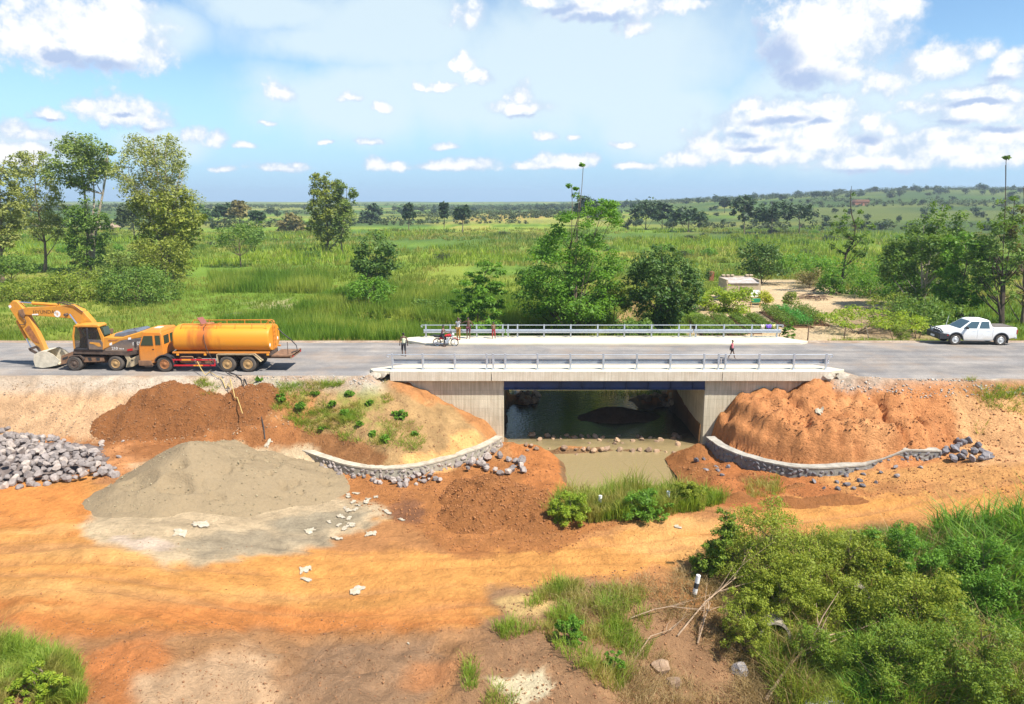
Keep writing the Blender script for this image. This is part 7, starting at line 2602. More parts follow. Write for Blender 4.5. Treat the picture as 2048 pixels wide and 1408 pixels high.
# ---------------------------------------------------------------- far trees and field shrubs: copies of a few
protos = []
for k in range(6):
    rg = np.random.default_rng(40 + k)
    nc = 16
    Cc = unit(nc, rg) * (0.25 + 0.75 * rg.random(nc))[:, None] * np.array([0.45, 0.45, 0.40 if k < 4 else 0.46])
    Cc[:, 2] += 0.50
    ci = rg.integers(0, nc, 420)
    off = unit(420, rg) * (rg.random(420) ** 0.45)[:, None] * 0.2
    V, Fa = leaves(Cc[ci] + off, 0.12, rg, 0.7, 0.4, off * 5)
    mb = MB()
    mb.tube([(0, 0, -0.05), (0.01, 0, 0.25), (0, 0.01, 0.5)], [0.035, 0.025, 0.012], 5)
    nv = len(V)
    me = bpy.data.meshes.new('far_tree')
    me.from_pydata(list(map(tuple, V)) + [tuple(v) for v in mb.v], [], [tuple(f) for f in Fa] + [tuple(i_ + nv for i_ in f) for f in mb.f])
    me.materials.append(LM['blue' if k % 3 != 2 else 'far'])
    me.materials.append(M_BARKD)
    me.polygons.foreach_set('material_index', [0] * len(Fa) + [1] * len(mb.f))
    protos.append(me)
rg = np.random.default_rng(77)
cnt = 0
ridge = 0
while cnt < 260:
    px = rg.uniform(-20, 2070)
    if cnt < 140:
        if px < 1000 and rg.random() < 0.55:
            continue
        Y = rg.uniform(760, 1000) if px > 900 else rg.uniform(520, 950)
        s = rg.uniform(4.5, 9)
    else:
        Y = rg.uniform(300, 720)
        X = (px - CX) / F * Y
        if vnoise(X * 0.012 + 3, Y * 0.02, 5) < 0.52 or (px < 1000 and rg.random() < 0.7):
            continue
        s = rg.uniform(2.5, 5.5)
    X = (px - CX) / F * Y
    o = bpy.data.objects.new('tree', protos[int(rg.integers(6))])
    C.objects.link(o)
    o.location = (X, Y, zat(X, Y))
    o.rotation_euler = (0, 0, rg.random() * 6.28)
    w = rg.uniform(0.9, 1.5)
    o.scale = (s * w, s * w, s)
    tag(o, 'distant tree along the skyline' if cnt < 140 else 'distant tree on the far slopes', 'tree', 'trees along the skyline' if cnt < 140 else 'trees on the far slopes')
    cnt += 1

rg = np.random.default_rng(79)
n_ = 11000
Yw = 300 + 900 * rg.random(n_) ** 0.8
pxw = rg.uniform(-60, 2110, n_)
Xw = (pxw - CX) / F * Yw
dens = fbm(Xw * 0.006 + 2, Yw * 0.010, 4, 45) + 0.10 * smooth(1000, 1500, pxw) + 0.12 * smooth(850, 1050, Yw)
k_ = dens > 0.565
Xw, Yw = Xw[k_], Yw[k_]
sw = rg.uniform(1.6, 5.0, len(Xw)) * (0.7 + 0.5 * smooth(300, 900, Yw))
Cw = np.repeat(np.stack([Xw, Yw, zt(Xw, Yw)], 1), 30, 0)
ow = unit(len(Cw), rg) * (rg.random(len(Cw)) ** 0.4)[:, None]
sw_ = np.repeat(sw, 30)[:, None]
Pw = Cw + ow * sw_ * np.array([0.75, 0.75, 0.5]) + np.array([0, 0, 0.45]) * sw_
V, Fa = leaves(Pw, 1.0, rg, 0.7, 0.5, ow)
tag(link('woodland', mesh_np('woodland', V, Fa), LM['far']), kind='stuff')

bprot = []
for k, lm in enumerate(('mid', 'acacia', 'bright', 'far')):
    rg = np.random.default_rng(140 + k)
    nc = 26
    Cc = unit(nc, rg) * (0.3 + 0.7 * rg.random(nc))[:, None] * np.array([0.6, 0.6, 0.32])
    Cc[:, 2] = np.abs(Cc[:, 2]) + 0.12
    n_ = 1100
    ci = rg.integers(0, nc, n_)
    off = unit(n_, rg) * (rg.random(n_) ** 0.45)[:, None] * 0.2
    V, Fa = leaves(Cc[ci] + off, 0.075, rg, 0.55, 0.4, off * 5)
    V[:, 2] = np.maximum(V[:, 2], 0.0)
    me = mesh_np('shrub', V, Fa)
    me.materials.append(LM[lm])
    bprot.append(me)
rg = np.random.default_rng(78)
cnt = 0
while cnt < 150:
    px = rg.uniform(0, 2048)
    Y = 66 + 230 * rg.random() ** 1.2
    X = (px - CX) / F * Y
    if vnoise(X * 0.035 + 1, Y * 0.03, 6) < 0.50:
        continue
    if X > 12 and Y < 125:
        continue
    if X < -3 and X > -34 and Y < 100 and rg.random() < 0.6:
        continue
    bi = int(rg.integers(4))
    o = bpy.data.objects.new('shrub', bprot[bi])
    C.objects.link(o)
    s = rg.uniform(1.6, 3.6)
    o.location = (X, Y, zat(X, Y))
    o.rotation_euler = (0, 0, rg.random() * 6.28)
    o.scale = (s * 1.3, s * 1.3, s * rg.uniform(0.8, 1.3))
    tag(o, ('dark green shrub in the grass plain beyond the road', 'olive thorn shrub in the grass plain beyond the road', 'bright green shrub in the grass plain beyond the road', 'dull green shrub in the grass plain beyond the road')[bi], 'bush', ('dark green', 'olive', 'bright green', 'dull green')[bi] + ' shrubs scattered over the plain')
    cnt += 1


# ---------------------------------------------------------------- grasses (uncountable)
def stuff(name, V, Fa, m):
    return tag(link(name, mesh_np(name, V, Fa), m), kind='stuff')


rg = np.random.default_rng(11)


def field(n, y0, y1, cond, h, nb, w, spread, m, name, lean=0.45, seg=1, pw=1.0, margin=60):
    Y = y0 + (y1 - y0) * rg.random(n) ** pw
    px = rg.uniform(-margin, 2048 + margin, n)
    X = (px - CX) / F * Y
    Z = zt(X, Y)
    qx, qy = proj(X, Y, Z)
    k = cond(X, Y, qx, qy)
    X, Y, Z = X[k], Y[k], Z[k]
    hh = h(X, Y) * (0.7 + 0.6 * rg.random(len(X)))
    P = np.stack([X, Y, Z], 1)
    V, Fa = blades(P, hh, rg, nb, w if np.isscalar(w) else w(X, Y), spread if np.isscalar(spread) else spread(X, Y), lean, seg)
    return stuff(name, V, Fa, m)


def yard(X, Y):
    a, b = proj(X, Y, zt(X, Y))
    return (poly_mask(a, b, [(1370, 720), (1385, 600), (1480, 556), (1600, 556), (1700, 584), (1780, 606), (1860, 640), (1930, 720)], 0.01) > 0.5) & (Y < 118)


field(15000, 59.6, 128, lambda X, Y, a, b: ~yard(X, Y), lambda X, Y: 0.35 + 0.5 * vnoise(X * 0.12, Y * 0.1, 8), 7, 0.045, 0.5, LM['grass'], 'meadow_grass', pw=1.3)
field(14000, 120, 330, lambda X, Y, a, b: fbm(X * 0.03, Y * 0.03, 3, 21) > 0.44, lambda X, Y: 0.5 + 0.9 * vnoise(X * 0.06, Y * 0.05, 9), 6, lambda X, Y: 0.0006 * Y + 0.02, 1.1, LM['grass'], 'meadow_grass', pw=1.2)


def lush_c(X, Y, a, b):
    m_ = poly_mask(a + 40 * (vnoise(X * 0.3, Y * 0.3, 3) - 0.5), b, [(430, 690), (440, 640), (520, 640), (640, 600), (700, 575), (860, 580), (1000, 600), (1240, 640), (1240, 700), (430, 700)], 8)
    return m_ > 0.5


field(30000, 59.8, 112, lush_c, lambda X, Y: 0.9 + 0.9 * vnoise(X * 0.2, Y * 0.15, 10), 8, 0.05, 0.35, LM['lush'], 'tall_grass', 0.35, 1, 1.2, -200)
field(9000, 59.8, 70, lambda X, Y, a, b: (a > 440) & (a < 860), lambda X, Y: 1.3 + 0.8 * vnoise(X * 0.4, Y * 0.4, 12), 9, 0.05, 0.3, LM['lush'], 'tall_grass', 0.35, 1, 1.0, -300)
field(9000, 105, 128, lambda X, Y, a, b: (a > 420) & (a < 660) & (b > 520), lambda X, Y: 1.6 + 0.4 * vnoise(X * 0.3, Y * 0.3, 12), 7, 0.06, 0.4, LM['lush'], 'reed_grass', 0.3, 1, 1.0, -300)
field(6000, 150, 330, lambda X, Y, a, b: fbm(X * 0.022, Y * 0.03, 3, 23) > 0.56, lambda X, Y: 1.6 + 0.6 * rg.random(len(X)), 6, lambda X, Y: 0.0007 * Y, 1.0, LM['yellow'], 'crop', pw=1.1)
# roadside verge beyond the road
field(5000, 58.9, 61.5, lambda X, Y, a, b: (X < -9) | (X > 27), lambda X, Y: 0.3 + 0.3 * vnoise(X * 0.4, Y, 14), 7, 0.03, 0.25, LM['fgrass'], 'verge_grass')


def patch(polys, n, h, nb, w, spread, m, name, lean=0.5, seg=2, thr=0.0, ns=0.5):
    """grass standing inside pixel polygons of the near ground"""
    P = []
    for poly in polys:
        x0, x1 = min(p[0] for p in poly), max(p[0] for p in poly)
        y0, y1 = min(p[1] for p in poly), max(p[1] for p in poly)
        tot = int(n * (x1 - x0) * (y1 - y0) / 10000)
        ax, ay = rg.uniform(x0, x1, tot), rg.uniform(y0, y1, tot)
        k = poly_mask(ax, ay, poly, 0.01) > 0.5
        ax, ay = ax[k], ay[k]
        z = np.full(len(ax), -3.5)
        u, v = (ax - CX) / F, (ay - CY) / F
        c, s = math.cos(TH), math.sin(TH)
        dy, dz = c - v * s, -s - v * c
        for _ in range(14):
            t_ = (z - CAM_H) / dz
            z = 0.5 * z + 0.5 * zt(u * t_, dy * t_)
        t_ = (z - CAM_H) / dz
        X, Y = u * t_, dy * t_
        if thr > 0:
            k = fbm(X * ns, Y * ns, 3, 17) > thr
            X, Y = X[k], Y[k]
        P.append(np.stack([X, Y, zt(X, Y)], 1))
    P = np.concatenate(P)
    hh = h * (0.5 + rg.random(len(P))) * (0.6 + 0.8 * vnoise(P[:, 0] * 0.9, P[:, 1] * 0.9, 4))
    V, Fa = blades(P, hh, rg, nb, w, spread, lean, seg)
    return stuff(name, V, Fa, m)


POND = [[(1090, 1035), (1120, 1000), (1250, 985), (1380, 985), (1460, 1000), (1400, 1022), (1250, 1040), (1120, 1050)]]
patch(POND, 900, 0.85, 9, 0.016, 0.2, LM['fgrass'], 'bank_grass')
patch([[(1200, 1005), (1260, 990), (1300, 1000), (1240, 1030)]], 250, 1.7, 7, 0.012, 0.15, LM['fgrass'], 'tall_bank_grass', 0.4)
patch([[(-20, 1290), (90, 1278), (150, 1330), (165, 1408), (-20, 1425)]], 900, 0.42, 10, 0.010, 0.2, LM['fgrass'], 'weed_grass', 0.7, 2, 0.46, 0.9)
patch([[(505, 765), (770, 765), (785, 800), (700, 850), (640, 880), (560, 830)]], 1000, 0.26, 7, 0.016, 0.2, LM['fgrass'], 'slope_grass', 0.9, 1, 0.44, 0.7)
patch([[(640, 820), (900, 850), (830, 905), (680, 880)]], 400, 0.26, 7, 0.016, 0.2, LM['fgrass'], 'slope_grass', 0.9, 1, 0.52, 0.7)
patch([[(395, 765), (440, 768), (430, 795), (400, 790)]], 900, 0.30, 7, 0.014, 0.2, LM['fgrass'], 'slope_grass', 0.8, 1)
patch([[(1925, 785), (2060, 775), (2060, 815), (1960, 812)]], 600, 0.35, 7, 0.016, 0.2, LM['fgrass'], 'slope_grass', 0.8, 1, 0.42, 0.8)
patch([[(985, 1255), (1110, 1170), (1290, 1180), (1300, 1290), (1240, 1390), (1160, 1340), (1080, 1260), (1010, 1280)]], 380, 0.45, 8, 0.010, 0.2, LM['fgrass'], 'weed_grass', 0.7, 2, 0.48, 1.0)
patch([[(930, 1330), (1010, 1300), (1030, 1420), (930, 1420)]], 380, 0.30, 8, 0.009, 0.2, LM['fgrass'], 'weed_grass', 0.7, 2, 0.5, 1.2)
patch([[(1100, 1200), (1450, 1120), (1580, 1260), (1560, 1420), (1230, 1420), (1250, 1300)]], 300, 0.36, 6, 0.008, 0.25, LM['straw'], 'dry_straw', 1.5, 2, 0.47, 0.8)
patch([[(1480, 1100), (2080, 1060), (2080, 1420), (1560, 1420), (1500, 1250)]], 300, 0.8, 8, 0.013, 0.25, LM['lush'], 'undergrowth', 0.7, 2)
patch([[(1480, 1110), (2060, 1090), (2060, 1420), (1560, 1420)]], 60, 1.3, 7, 0.012, 0.3, LM['straw'], 'dry_straw', 0.6, 2, 0.45, 0.6)
patch([[(1870, 1060), (2080, 1040), (2080, 1330), (1960, 1280), (1900, 1150)]], 80, 1.35, 12, 0.026, 0.35, LM['reed'], 'reeds', 0.85, 2)
patch([[(1690, 1330), (1880, 1320), (1900, 1420), (1700, 1420)]], 130, 1.1, 12, 0.022, 0.3, LM['reed'], 'reeds', 0.75, 2)
patch([[(1100, 1180), (1150, 1160), (1180, 1190), (1120, 1210)]], 300, 0.35, 8, 0.01, 0.2, LM['fgrass'], 'weed_grass', 0.7)
patch([[(1490, 965), (1560, 955), (1565, 985), (1500, 1000)]], 500, 0.35, 8, 0.012, 0.2, LM['fgrass'], 'weed_grass', 0.7, 2)

# small leafy weeds on the left earth cone
for k, (px, py, w) in enumerate(((800, 838, 15), (740, 808, 6), (650, 862, 10), (700, 790, 8), (560, 800, 10), (770, 880, 8), (630, 790, 8), (520, 775, 8), (690, 830, 9), (720, 850, 6), (745, 870, 7), (600, 815, 9), (665, 810, 7), (830, 870, 6))):
    p = on(px, py)
    tree_px('weed', 'leafy weed plant on the left earth cone', (px, py), p.y, [(py - w * 1.1, px, w * 0.5), (py - w * 0.5, px, w), (py - w * 0.1, px, w)], 16, 420, 0.16, 'bright', 'weed', group='weeds on the left earth cone', seed=200 + k, rad_=0.015, cr=0.35, foliage='leaves', stemname='stem', limbs=10)

# --- bushes of the lower right corner and the pond bank
FB = [
    ('tall feathery bush at the edge of the dirt track, lit pale green', (1520, 1150), [(1002, 1545, 30), (1030, 1550, 70), (1065, 1545, 96), (1100, 1530, 105), (1135, 1520, 96), (1160, 1510, 80)], 150, 13000, 0.085, 'fern', 0.30),
    ('dark leafy bush at the left tip of the thicket by the track', (1450, 1150), [(1018, 1452, 18), (1035, 1455, 24), (1055, 1452, 22), (1085, 1440, 34), (1120, 1430, 44), (1150, 1425, 46)], 90, 6500, 0.095, 'ferndk', 0.30),
    ('feathery bush between the tall bush and the reeds', (1700, 1150), [(1062, 1700, 40), (1085, 1700, 84), (1115, 1700, 100), (1145, 1705, 96)], 120, 8500, 0.09, 'fern', 0.26),
    ('leafy green bush left of the tall reeds', (1800, 1160), [(1050, 1790, 40), (1080, 1795, 74), (1110, 1800, 84), (1150, 1800, 74)], 110, 8000, 0.09, 'bright', 0.26),
    ('olive bush above the upper culvert pipe', (1620, 1225), [(1110, 1620, 50), (1150, 1620, 86), (1190, 1622, 92), (1220, 1620, 84)], 120, 8500, 0.085, 'fern', 0.26),
    ('wide green bush right of the upper culvert pipe', (1830, 1290), [(1150, 1830, 70), (1190, 1830, 110), (1240, 1835, 120), (1285, 1835, 108)], 150, 12000, 0.09, 'fern', 0.24),
    ('deep green bush in the lower right corner', (1960, 1400), [(1235, 1965, 70), (1280, 1965, 110), (1340, 1970, 120), (1395, 1970, 110)], 150, 12000, 0.085, 'ferndk', 0.24),
    ('green bush hanging over the hidden stream at the bottom', (1790, 1380), [(1250, 1785, 60), (1290, 1780, 90), (1335, 1780, 96), (1372, 1790, 80)], 130, 9500, 0.08, 'ferndk', 0.26),
    ('bush before the lower culvert pipe', (1640, 1345), [(1255, 1640, 40), (1285, 1645, 66), (1315, 1650, 70), (1340, 1650, 60)], 90, 6000, 0.075, 'ferndk', 0.26),
    ('bright bush in the grass left of the lower culvert pipe', (1490, 1300), [(1180, 1490, 34), (1215, 1490, 54), (1255, 1490, 60), (1290, 1490, 50)], 90, 5200, 0.075, 'fern', 0.26),
    ('bright green shrub near the striped leaning post', (1560, 1240), [(1140, 1560, 40), (1175, 1560, 62), (1205, 1560, 66), (1232, 1560, 58)], 90, 5600, 0.08, 'fern', 0.26),
    ('reedy green bush at the right edge below the track', (1960, 1200), [(1085, 1965, 60), (1120, 1965, 90), (1160, 1965, 96), (1195, 1965, 80)], 110, 7000, 0.10, 'bright', 0.26),
    ('leafy clump on the pond bank left of the marker post', (1140, 1046), [(990, 1140, 26), (1008, 1140, 40), (1025, 1138, 44), (1042, 1138, 36)], 70, 4200, 0.10, 'yellow', 0.26),
    ('leafy clump on the pond bank between the two marker posts', (1290, 1036), [(985, 1290, 30), (1000, 1292, 48), (1016, 1292, 52), (1030, 1292, 40)], 70, 4000, 0.10, 'bright', 0.26),
    ('leafy clump on the pond bank behind the right marker post', (1375, 1018), [(962, 1378, 20), (978, 1380, 34), (995, 1380, 40), (1010, 1380, 36)], 60, 3200, 0.10, 'fern', 0.26),
    ('green clump at the left edge of the churned ground', (75, 1395), [(1325, 60, 16), (1345, 90, 34), (1370, 70, 60), (1392, 78, 66)], 50, 3000, 0.075, 'yellow', 0.22),
    ('low green shrub on the dry slope at the bottom', (1140, 1285), [(1232, 1140, 20), (1250, 1140, 34), (1275, 1140, 34)], 50, 2600, 0.075, 'bright', 0.3),
    ('small green shrub below the grey earth mound', (1228, 1345), [(1300, 1228, 12), (1320, 1228, 20), (1340, 1228, 18)], 34, 1400, 0.075, 'bright', 0.34),
]
for k, (lb, base, prof, nc, nl, ls, lm, cr) in enumerate(FB):
    D = on(*base).y
    tree_px('bush', lb, base, D, prof, int(nc * 0.75), int(nl * 1.35), ls * 1.02, lm, 'bush', seed=300 + k, rad_=0.035, cr=cr * 0.74, shell=0.05, foliage='foliage', stemname='stem', limbs=36, depth=0.9, aspect=0.42, flat=0.7)

# --- dead branches in the dry brush
def dead_branch(label, pxs, r0, twigs, seed, lift=0.5):
    rg2 = np.random.default_rng(seed)
    pts = [on(*q) for q in pxs]
    n_ = len(pts)
    pts = [p + Vector((0, 0, lift * math.sin(PI * min(1, k / max(n_ - 1, 1)) * 0.8) + 0.08)) for k, p in enumerate(pts)]
    mb = MB()
    mb.tube(pts, [r0 * (1 - 0.75 * k / (n_ - 1)) for k in range(n_)], 6)
    for _ in range(twigs):
        k = int(rg2.integers(1, n_))
        d = (pts[k] - pts[k - 1])
        s_ = pts[k - 1].lerp(pts[k], rg2.random())
        e_ = s_ + d * (0.6 + 0.9 * rg2.random()) + Vector(rg2.normal(size=3) * 0.35 * d.length) + Vector((0, 0, 0.15))
        m_ = s_.lerp(e_, 0.5) + Vector(rg2.normal(size=3) * 0.06)
        mb.tube([s_, m_, e_], [r0 * 0.45, r0 * 0.3, r0 * 0.12], 5)
    return tag(mb.build('dead_branch', mat('dead wood', (0.34, 0.235, 0.15), 0.95, var=0.3, scale=4)), label, 'branch')


dead_branch('largest pale dead branch rising from the bottom edge', [(1530, 1404), (1580, 1360), (1640, 1320), (1690, 1290)], 0.07, 7, 1, 0.9)
dead_branch('pale dead branch crossing the brush above the boulders', [(1355, 1275), (1410, 1230), (1470, 1190), (1530, 1165)], 0.035, 8, 2, 0.7)
dead_branch('short upright dead branch in the middle of the brush', [(1395, 1290), (1410, 1260), (1420, 1225)], 0.04, 5, 3, 0.6)
dead_branch('thin dead branch lying left of the leaning marker post', [(1260, 1240), (1310, 1235), (1370, 1220)], 0.03, 4, 4, 0.3)
dead_branch('thin dead branch left of the boulders', [(1270, 1320), (1300, 1290), (1345, 1270)], 0.03, 5, 5, 0.3)

# ---------------------------------------------------------------- nursery yard
M_MUDW = mat('plastered block wall', (0.46, 0.36, 0.24), 0.95, var=0.2, scale=2, bump=0.3)
M_TIN = mat('rusting tin sheet', (0.55, 0.54, 0.52), 0.6, metal=0.1, col2=(0.40, 0.30, 0.22), scale=1.3)
p = on(1488, 606)
HY = p.y + 1.5
xl, xr = atY(1452, 600, HY).x, atY(1520, 600, HY).x
zg = zat((xl + xr) / 2, HY)
zt_f = atY(1490, 567, HY).z - zg
hut = thing('nursery_hut', 'small block hut with rusty tin roof in the bare yard', 'hut', ((xl + xr) / 2, HY, zg))
hw_ = (xr - xl) / 2
dep = 3.6
mb = MB()
mb.box(-hw_, hw_, 0, 0.18, -0.2, zt_f)
mb.box(-hw_, -hw_ + 0.18, 0.18, dep, -0.2, zt_f + 0.42)
mb.box(hw_ - 0.18, hw_, 0.18, dep, -0.2, zt_f + 0.40)
mb.box(-hw_ + 0.18, hw_ - 0.18, dep - 0.18, dep, -0.2, zt_f + 0.55)
mb.build('wall', M_MUDW, hut)
for k in range(4):
    x0 = -hw_ + 0.2 + k * (2 * hw_ - 0.4) / 4
    x1 = x0 + (2 * hw_ - 0.4) / 4 + 0.02
    n_ = 14
    vs, fs = [], []
    for j in range(n_ + 1):
        x = lerp(x0, x1, j / n_)
        dz = 0.02 * math.sin(j * PI) + 0.02 * (j % 2)
        vs += [(x, -0.12, zt_f + 0.03 + dz + 0.004 * k), (x, dep - 0.2, zt_f + 0.42 + dz + 0.004 * k)]
        if j:
            fs.append((2 * j - 2, 2 * j, 2 * j + 1, 2 * j - 1))
    o = link('roof_sheet', bpy.data.meshes.new('roof_sheet'), None, hut)
    o.data.from_pydata(vs, [], fs)
    o.data.materials.append(M_TIN)
    o.modifiers.new('thick', 'SOLIDIFY').thickness = 0.012
for k in range(5):
    x = hw_ - 0.35 - 0.5 * k if k < 2 else -hw_ + 0.3 + 0.55 * (k - 2)
    MB().box(x, x + 0.38, dep - 0.4, dep - 0.02, zt_f + 0.56, zt_f + 0.74).build('loose_block', M_MUDW, hut, 0.02)
MB().box(-0.5, 0.4, -0.02, 0.03, 0.0, 1.7).build('door', mat('grey plank door', (0.2, 0.15, 0.1), 0.9, var=0.3), hut)
p = on(1512, 606)
nb_ = thing('notice_board', 'white notice board leaning at the corner of the hut', 'board', (p.x, p.y, p.z))
MB().box(-0.55, 0.55, -0.02, 0.02, 0.75, 1.55, Matrix.Rotation(-0.35, 4, 'X')).build('panel', M_LETTER, nb_)
for x in (-0.45, 0.40):
    MB().box(x, x + 0.06, 0.03, 0.09, -0.1, 1.5, Matrix.Rotation(-0.35, 4, 'X')).build('post', M_BARKD, nb_)
p = on(1509, 610)
mb = MB()
mb.loft([[(-0.4, -0.2, 0.0), (0.4, -0.2, 0.0), (0.4, 0.2, 0.0), (-0.4, 0.2, 0.0)], [(-0.5, -0.28, 0.42), (0.5, -0.28, 0.42), (0.5, 0.28, 0.42), (-0.5, 0.28, 0.42)], [(-0.42, -0.2, 0.42), (0.42, -0.2, 0.42), (0.42, 0.2, 0.42), (-0.42, 0.2, 0.42)], [(-0.36, -0.16, 0.1), (0.36, -0.16, 0.1), (0.36, 0.16, 0.1), (-0.36, 0.16, 0.1)]])
cr_ = mb.build('crate', mat('green plastic', (0.02, 0.30, 0.14), 0.5))
cr_.location = (p.x, p.y - 0.1, p.z + 0.5)
tag(cr_, 'green plastic crate below the white notice board', 'crate')
p = on(1511, 615)
st_ = thing('wooden_stand', 'low yellow wooden stand carrying the green crate', 'stand', (p.x, p.y + 0.15, p.z))
for x in (-0.55, 0.5):
    for y in (-0.2, 0.2):
        MB().box(x, x + 0.06, y - 0.03, y + 0.03, -0.05, 0.55).build('leg', mat('yellow wood', (0.5, 0.33, 0.1), 0.8) if x < 0 and y < 0 else bpy.data.materials['yellow wood'], st_)
MB().box(-0.6, 0.6, -0.25, 0.25, 0.5, 0.55).build('top', bpy.data.materials['yellow wood'], st_)
cr_.location = st_.location + Vector((0, 0, 0.55))
p = on(1421, 562)
kl = thing('brick_pillar', 'lone dark brick pillar with creeper at the meadow edge', 'pillar', (p.x, p.y, p.z))
MB().box(-0.35, 0.45, -0.3, 0.3, -0.2, 1.5).build('shaft', mat('burnt brick', (0.28, 0.09, 0.05), 0.9, var=0.3, scale=4), kl, 0.03)
rg2 = np.random.default_rng(4)
V, Fa = leaves(np.array([-0.4, 0, 0.9]) + rg2.normal(size=(500, 3)) * np.array([0.25, 0.3, 0.55]), 0.2, rg2)
link('creeper', mesh_np('creeper', V, Fa), LM['dark'], kl)

BEDS = [((1385, 640), (1420, 676), 26, 'bed', 'leftmost low bed of olive seedlings by the rail'), ((1400, 636), (1442, 676), 30, 'bed', 'second low seedling bed from the left'),
        ((1432, 634), (1478, 676), 32, 'bed', 'third low seedling bed, under the yellow green tree'), ((1468, 634), (1510, 668), 28, 'bed', 'fourth low seedling bed from the left'),
        ((1500, 634), (1545, 666), 26, 'bed', 'fifth low seedling bed, just left of the tall beds'), ((1532, 624), (1582, 656), 32, 'bed', 'left of the three tall seedling beds'),
        ((1560, 624), (1612, 656), 30, 'bedg', 'middle tall seedling bed with bright green leaves'), ((1596, 622), (1642, 652), 34, 'bed', 'right hand tall bed of olive seedlings')]
M_SOILB = soil_mat('bed soil', col=(0.20, 0.11, 0.06))
for k, (a_, b_, w, lm, lb) in enumerate(BEDS):
    p0, p1 = on(*a_), on(*b_)
    hgt = 0.45 if k < 5 else 0.85
    wid = w * 0.5 * (p0.y + p1.y) / F * 0.95
    d = (p1 - p0)
    d.z = 0
    ln = d.length
    t = thing('seedling_bed', lb, 'plant bed', (p0.x, p0.y, p0.z), math.atan2(d.y, d.x), 'seedling beds of the nursery')
    MB().box(0, ln, -wid / 2, wid / 2, -0.3, 0.08).build('soil', M_SOILB, t, 0.03)
    n_ = 3600
    P = np.stack([rg.random(n_) * ln, (rg.random(n_) - 0.5) * wid, 0.06 + hgt * (0.25 + 0.75 * rg.random(n_)) * (0.8 + 0.4 * rg.random(n_))], 1)
    P[:, 2] += 0.10 * np.sin(P[:, 0] * 5.1) * (k > 4)
    V, Fa = leaves(P, 0.15, rg, 0.5, 0.8)
    link('seedlings', mesh_np('seedlings', V, Fa), LM[lm], t)

M_POST = mat('weathered fence post', (0.20, 0.13, 0.08), 0.95, var=0.4, scale=4)
M_POSTP = mat('pale fence post', (0.50, 0.42, 0.32), 0.95, var=0.3, scale=4)
for k, (px, y1, y0, lean, lb) in enumerate(((1615, 685, 652, 0.0, 'fence post right of the young conifer'), (1687, 684, 655, 0.06, 'dark leaning fence post by the yard verge'), (1737, 676, 655, -0.3, 'pale tilted fence post by the yard verge'),
                                           (1422, 676, 660, 0.3, 'short dark post behind the far rail, left'), (1450, 676, 658, 0.3, 'short dark post behind the far rail, middle'), (1504, 676, 658, 0.3, 'short dark post behind the far rail, right'), (1557, 676, 662, 0.3, 'short dark post at the end of the far rail'),
                                           (1708, 590, 568, 0.45, 'pale leaning fence pole right of the bare tree'), (1725, 594, 566, 0.3, 'thin fence pole at the back of the yard'), (1740, 596, 580, 0.0, 'short pale pole at the back of the yard'),
                                           (1786, 680, 660, -0.4, 'thin tilted stake by the tufted bush'), (1832, 678, 658, -0.25, 'thin stake left of the pickup nose'), (1838, 678, 652, 0.2, 'forked thin stake left of the pickup nose'), (1360, 560, 520, 0, 'thin pole in the golden meadow'))):
    p = on(px, y1)
    top = atY(px, y0, p.y)
    o = MB().tube([(0, 0, -0.25), (0, 0, (top.z - p.z) / math.cos(lean))], [0.06, 0.05] if k < 2 else [0.045, 0.035], 7).build('fence_post', M_POSTP if 'pale' in lb else M_POST)
    o.location = p
    o.rotation_euler = (0, lean, 0)
    tag(o, lb, 'post', 'fence posts round the yard')
# heap of cut branches, each branch a part
p = on(1636, 598)
bp_ = thing('branch_pile', 'pile of cut branches on the bare earth below the bare tree', 'branch pile', p)
for k in range(20):
    a_ = rg.random() * PI
    ln = 0.9 + 1.3 * rg.random()
    c = Vector((rg.normal() * 1.0, rg.normal() * 0.6, 0.08 + 0.28 * rg.random()))
    d = Vector((math.cos(a_), math.sin(a_) * 0.6, 0.12 * rg.normal())) * ln
    MB().tube([c - d, c + Vector((0, 0, 0.08)), c + d], [0.06, 0.05, 0.02], 5).build('branch', M_POST, bp_)
p = on(1622, 583)
o = MB().tube([Vector((0, 0, 0)), Vector((1.4, 0.4, 0.6)), Vector((2.9, 0.8, 1.1))], [0.13, 0.1, 0.07], 7).build('log', M_POST)
o.location = p
tag(o, 'leaning dark log behind the branch pile', 'log')

# far thatched huts
M_THATCH = mat('old thatch', (0.30, 0.21, 0.15), 0.95, var=0.3, scale=2)
for k, (px, s, lb) in enumerate(((236, 1.0, 'larger far thatched hut on the left plain'), (218, 0.75, 'smaller far thatched hut beside the larger one'))):
    D = 330
    X = (px - CX) / F * D
    z = zat(X, D)
    t = thing('thatched_hut', lb, 'hut', (X, D, z), 0, 'far thatched huts')
    MB().lathe([(2.4 * s, -0.3), (2.4 * s, 1.8 * s)], (0, 0, 0), (0, 0, 1), 16).build('wall', M_MUDW, t)
    MB().lathe([(3.4 * s, 1.5 * s), (3.3 * s, 1.7 * s), (0.1, 3.6 * s)], (0, 0, 0), (0, 0, 1), 16).build('roof', M_THATCH, t)
D = 620
X = (1707 - CX) / F * D
t = thing('far_house', 'tiny far brick red house on the right hillside', 'house', (X, D, zat(X, D)))
MB().box(-6, 6, -3, 3, -1, 3.2).build('wall', mat('far brick wall', (0.42, 0.17, 0.09), 0.9), t)
MB().prism([(-6.5, 3.2), (6.5, 3.2), (5.0, 5.0), (-5.0, 5.0)], -3.4, 3.4).build('roof', mat('rusty roof', (0.30, 0.14, 0.08), 0.8), t)
MB().box(-1, 0.5, -3.05, -2.95, -0.5, 2.2).build('door', M_CHAS, t)

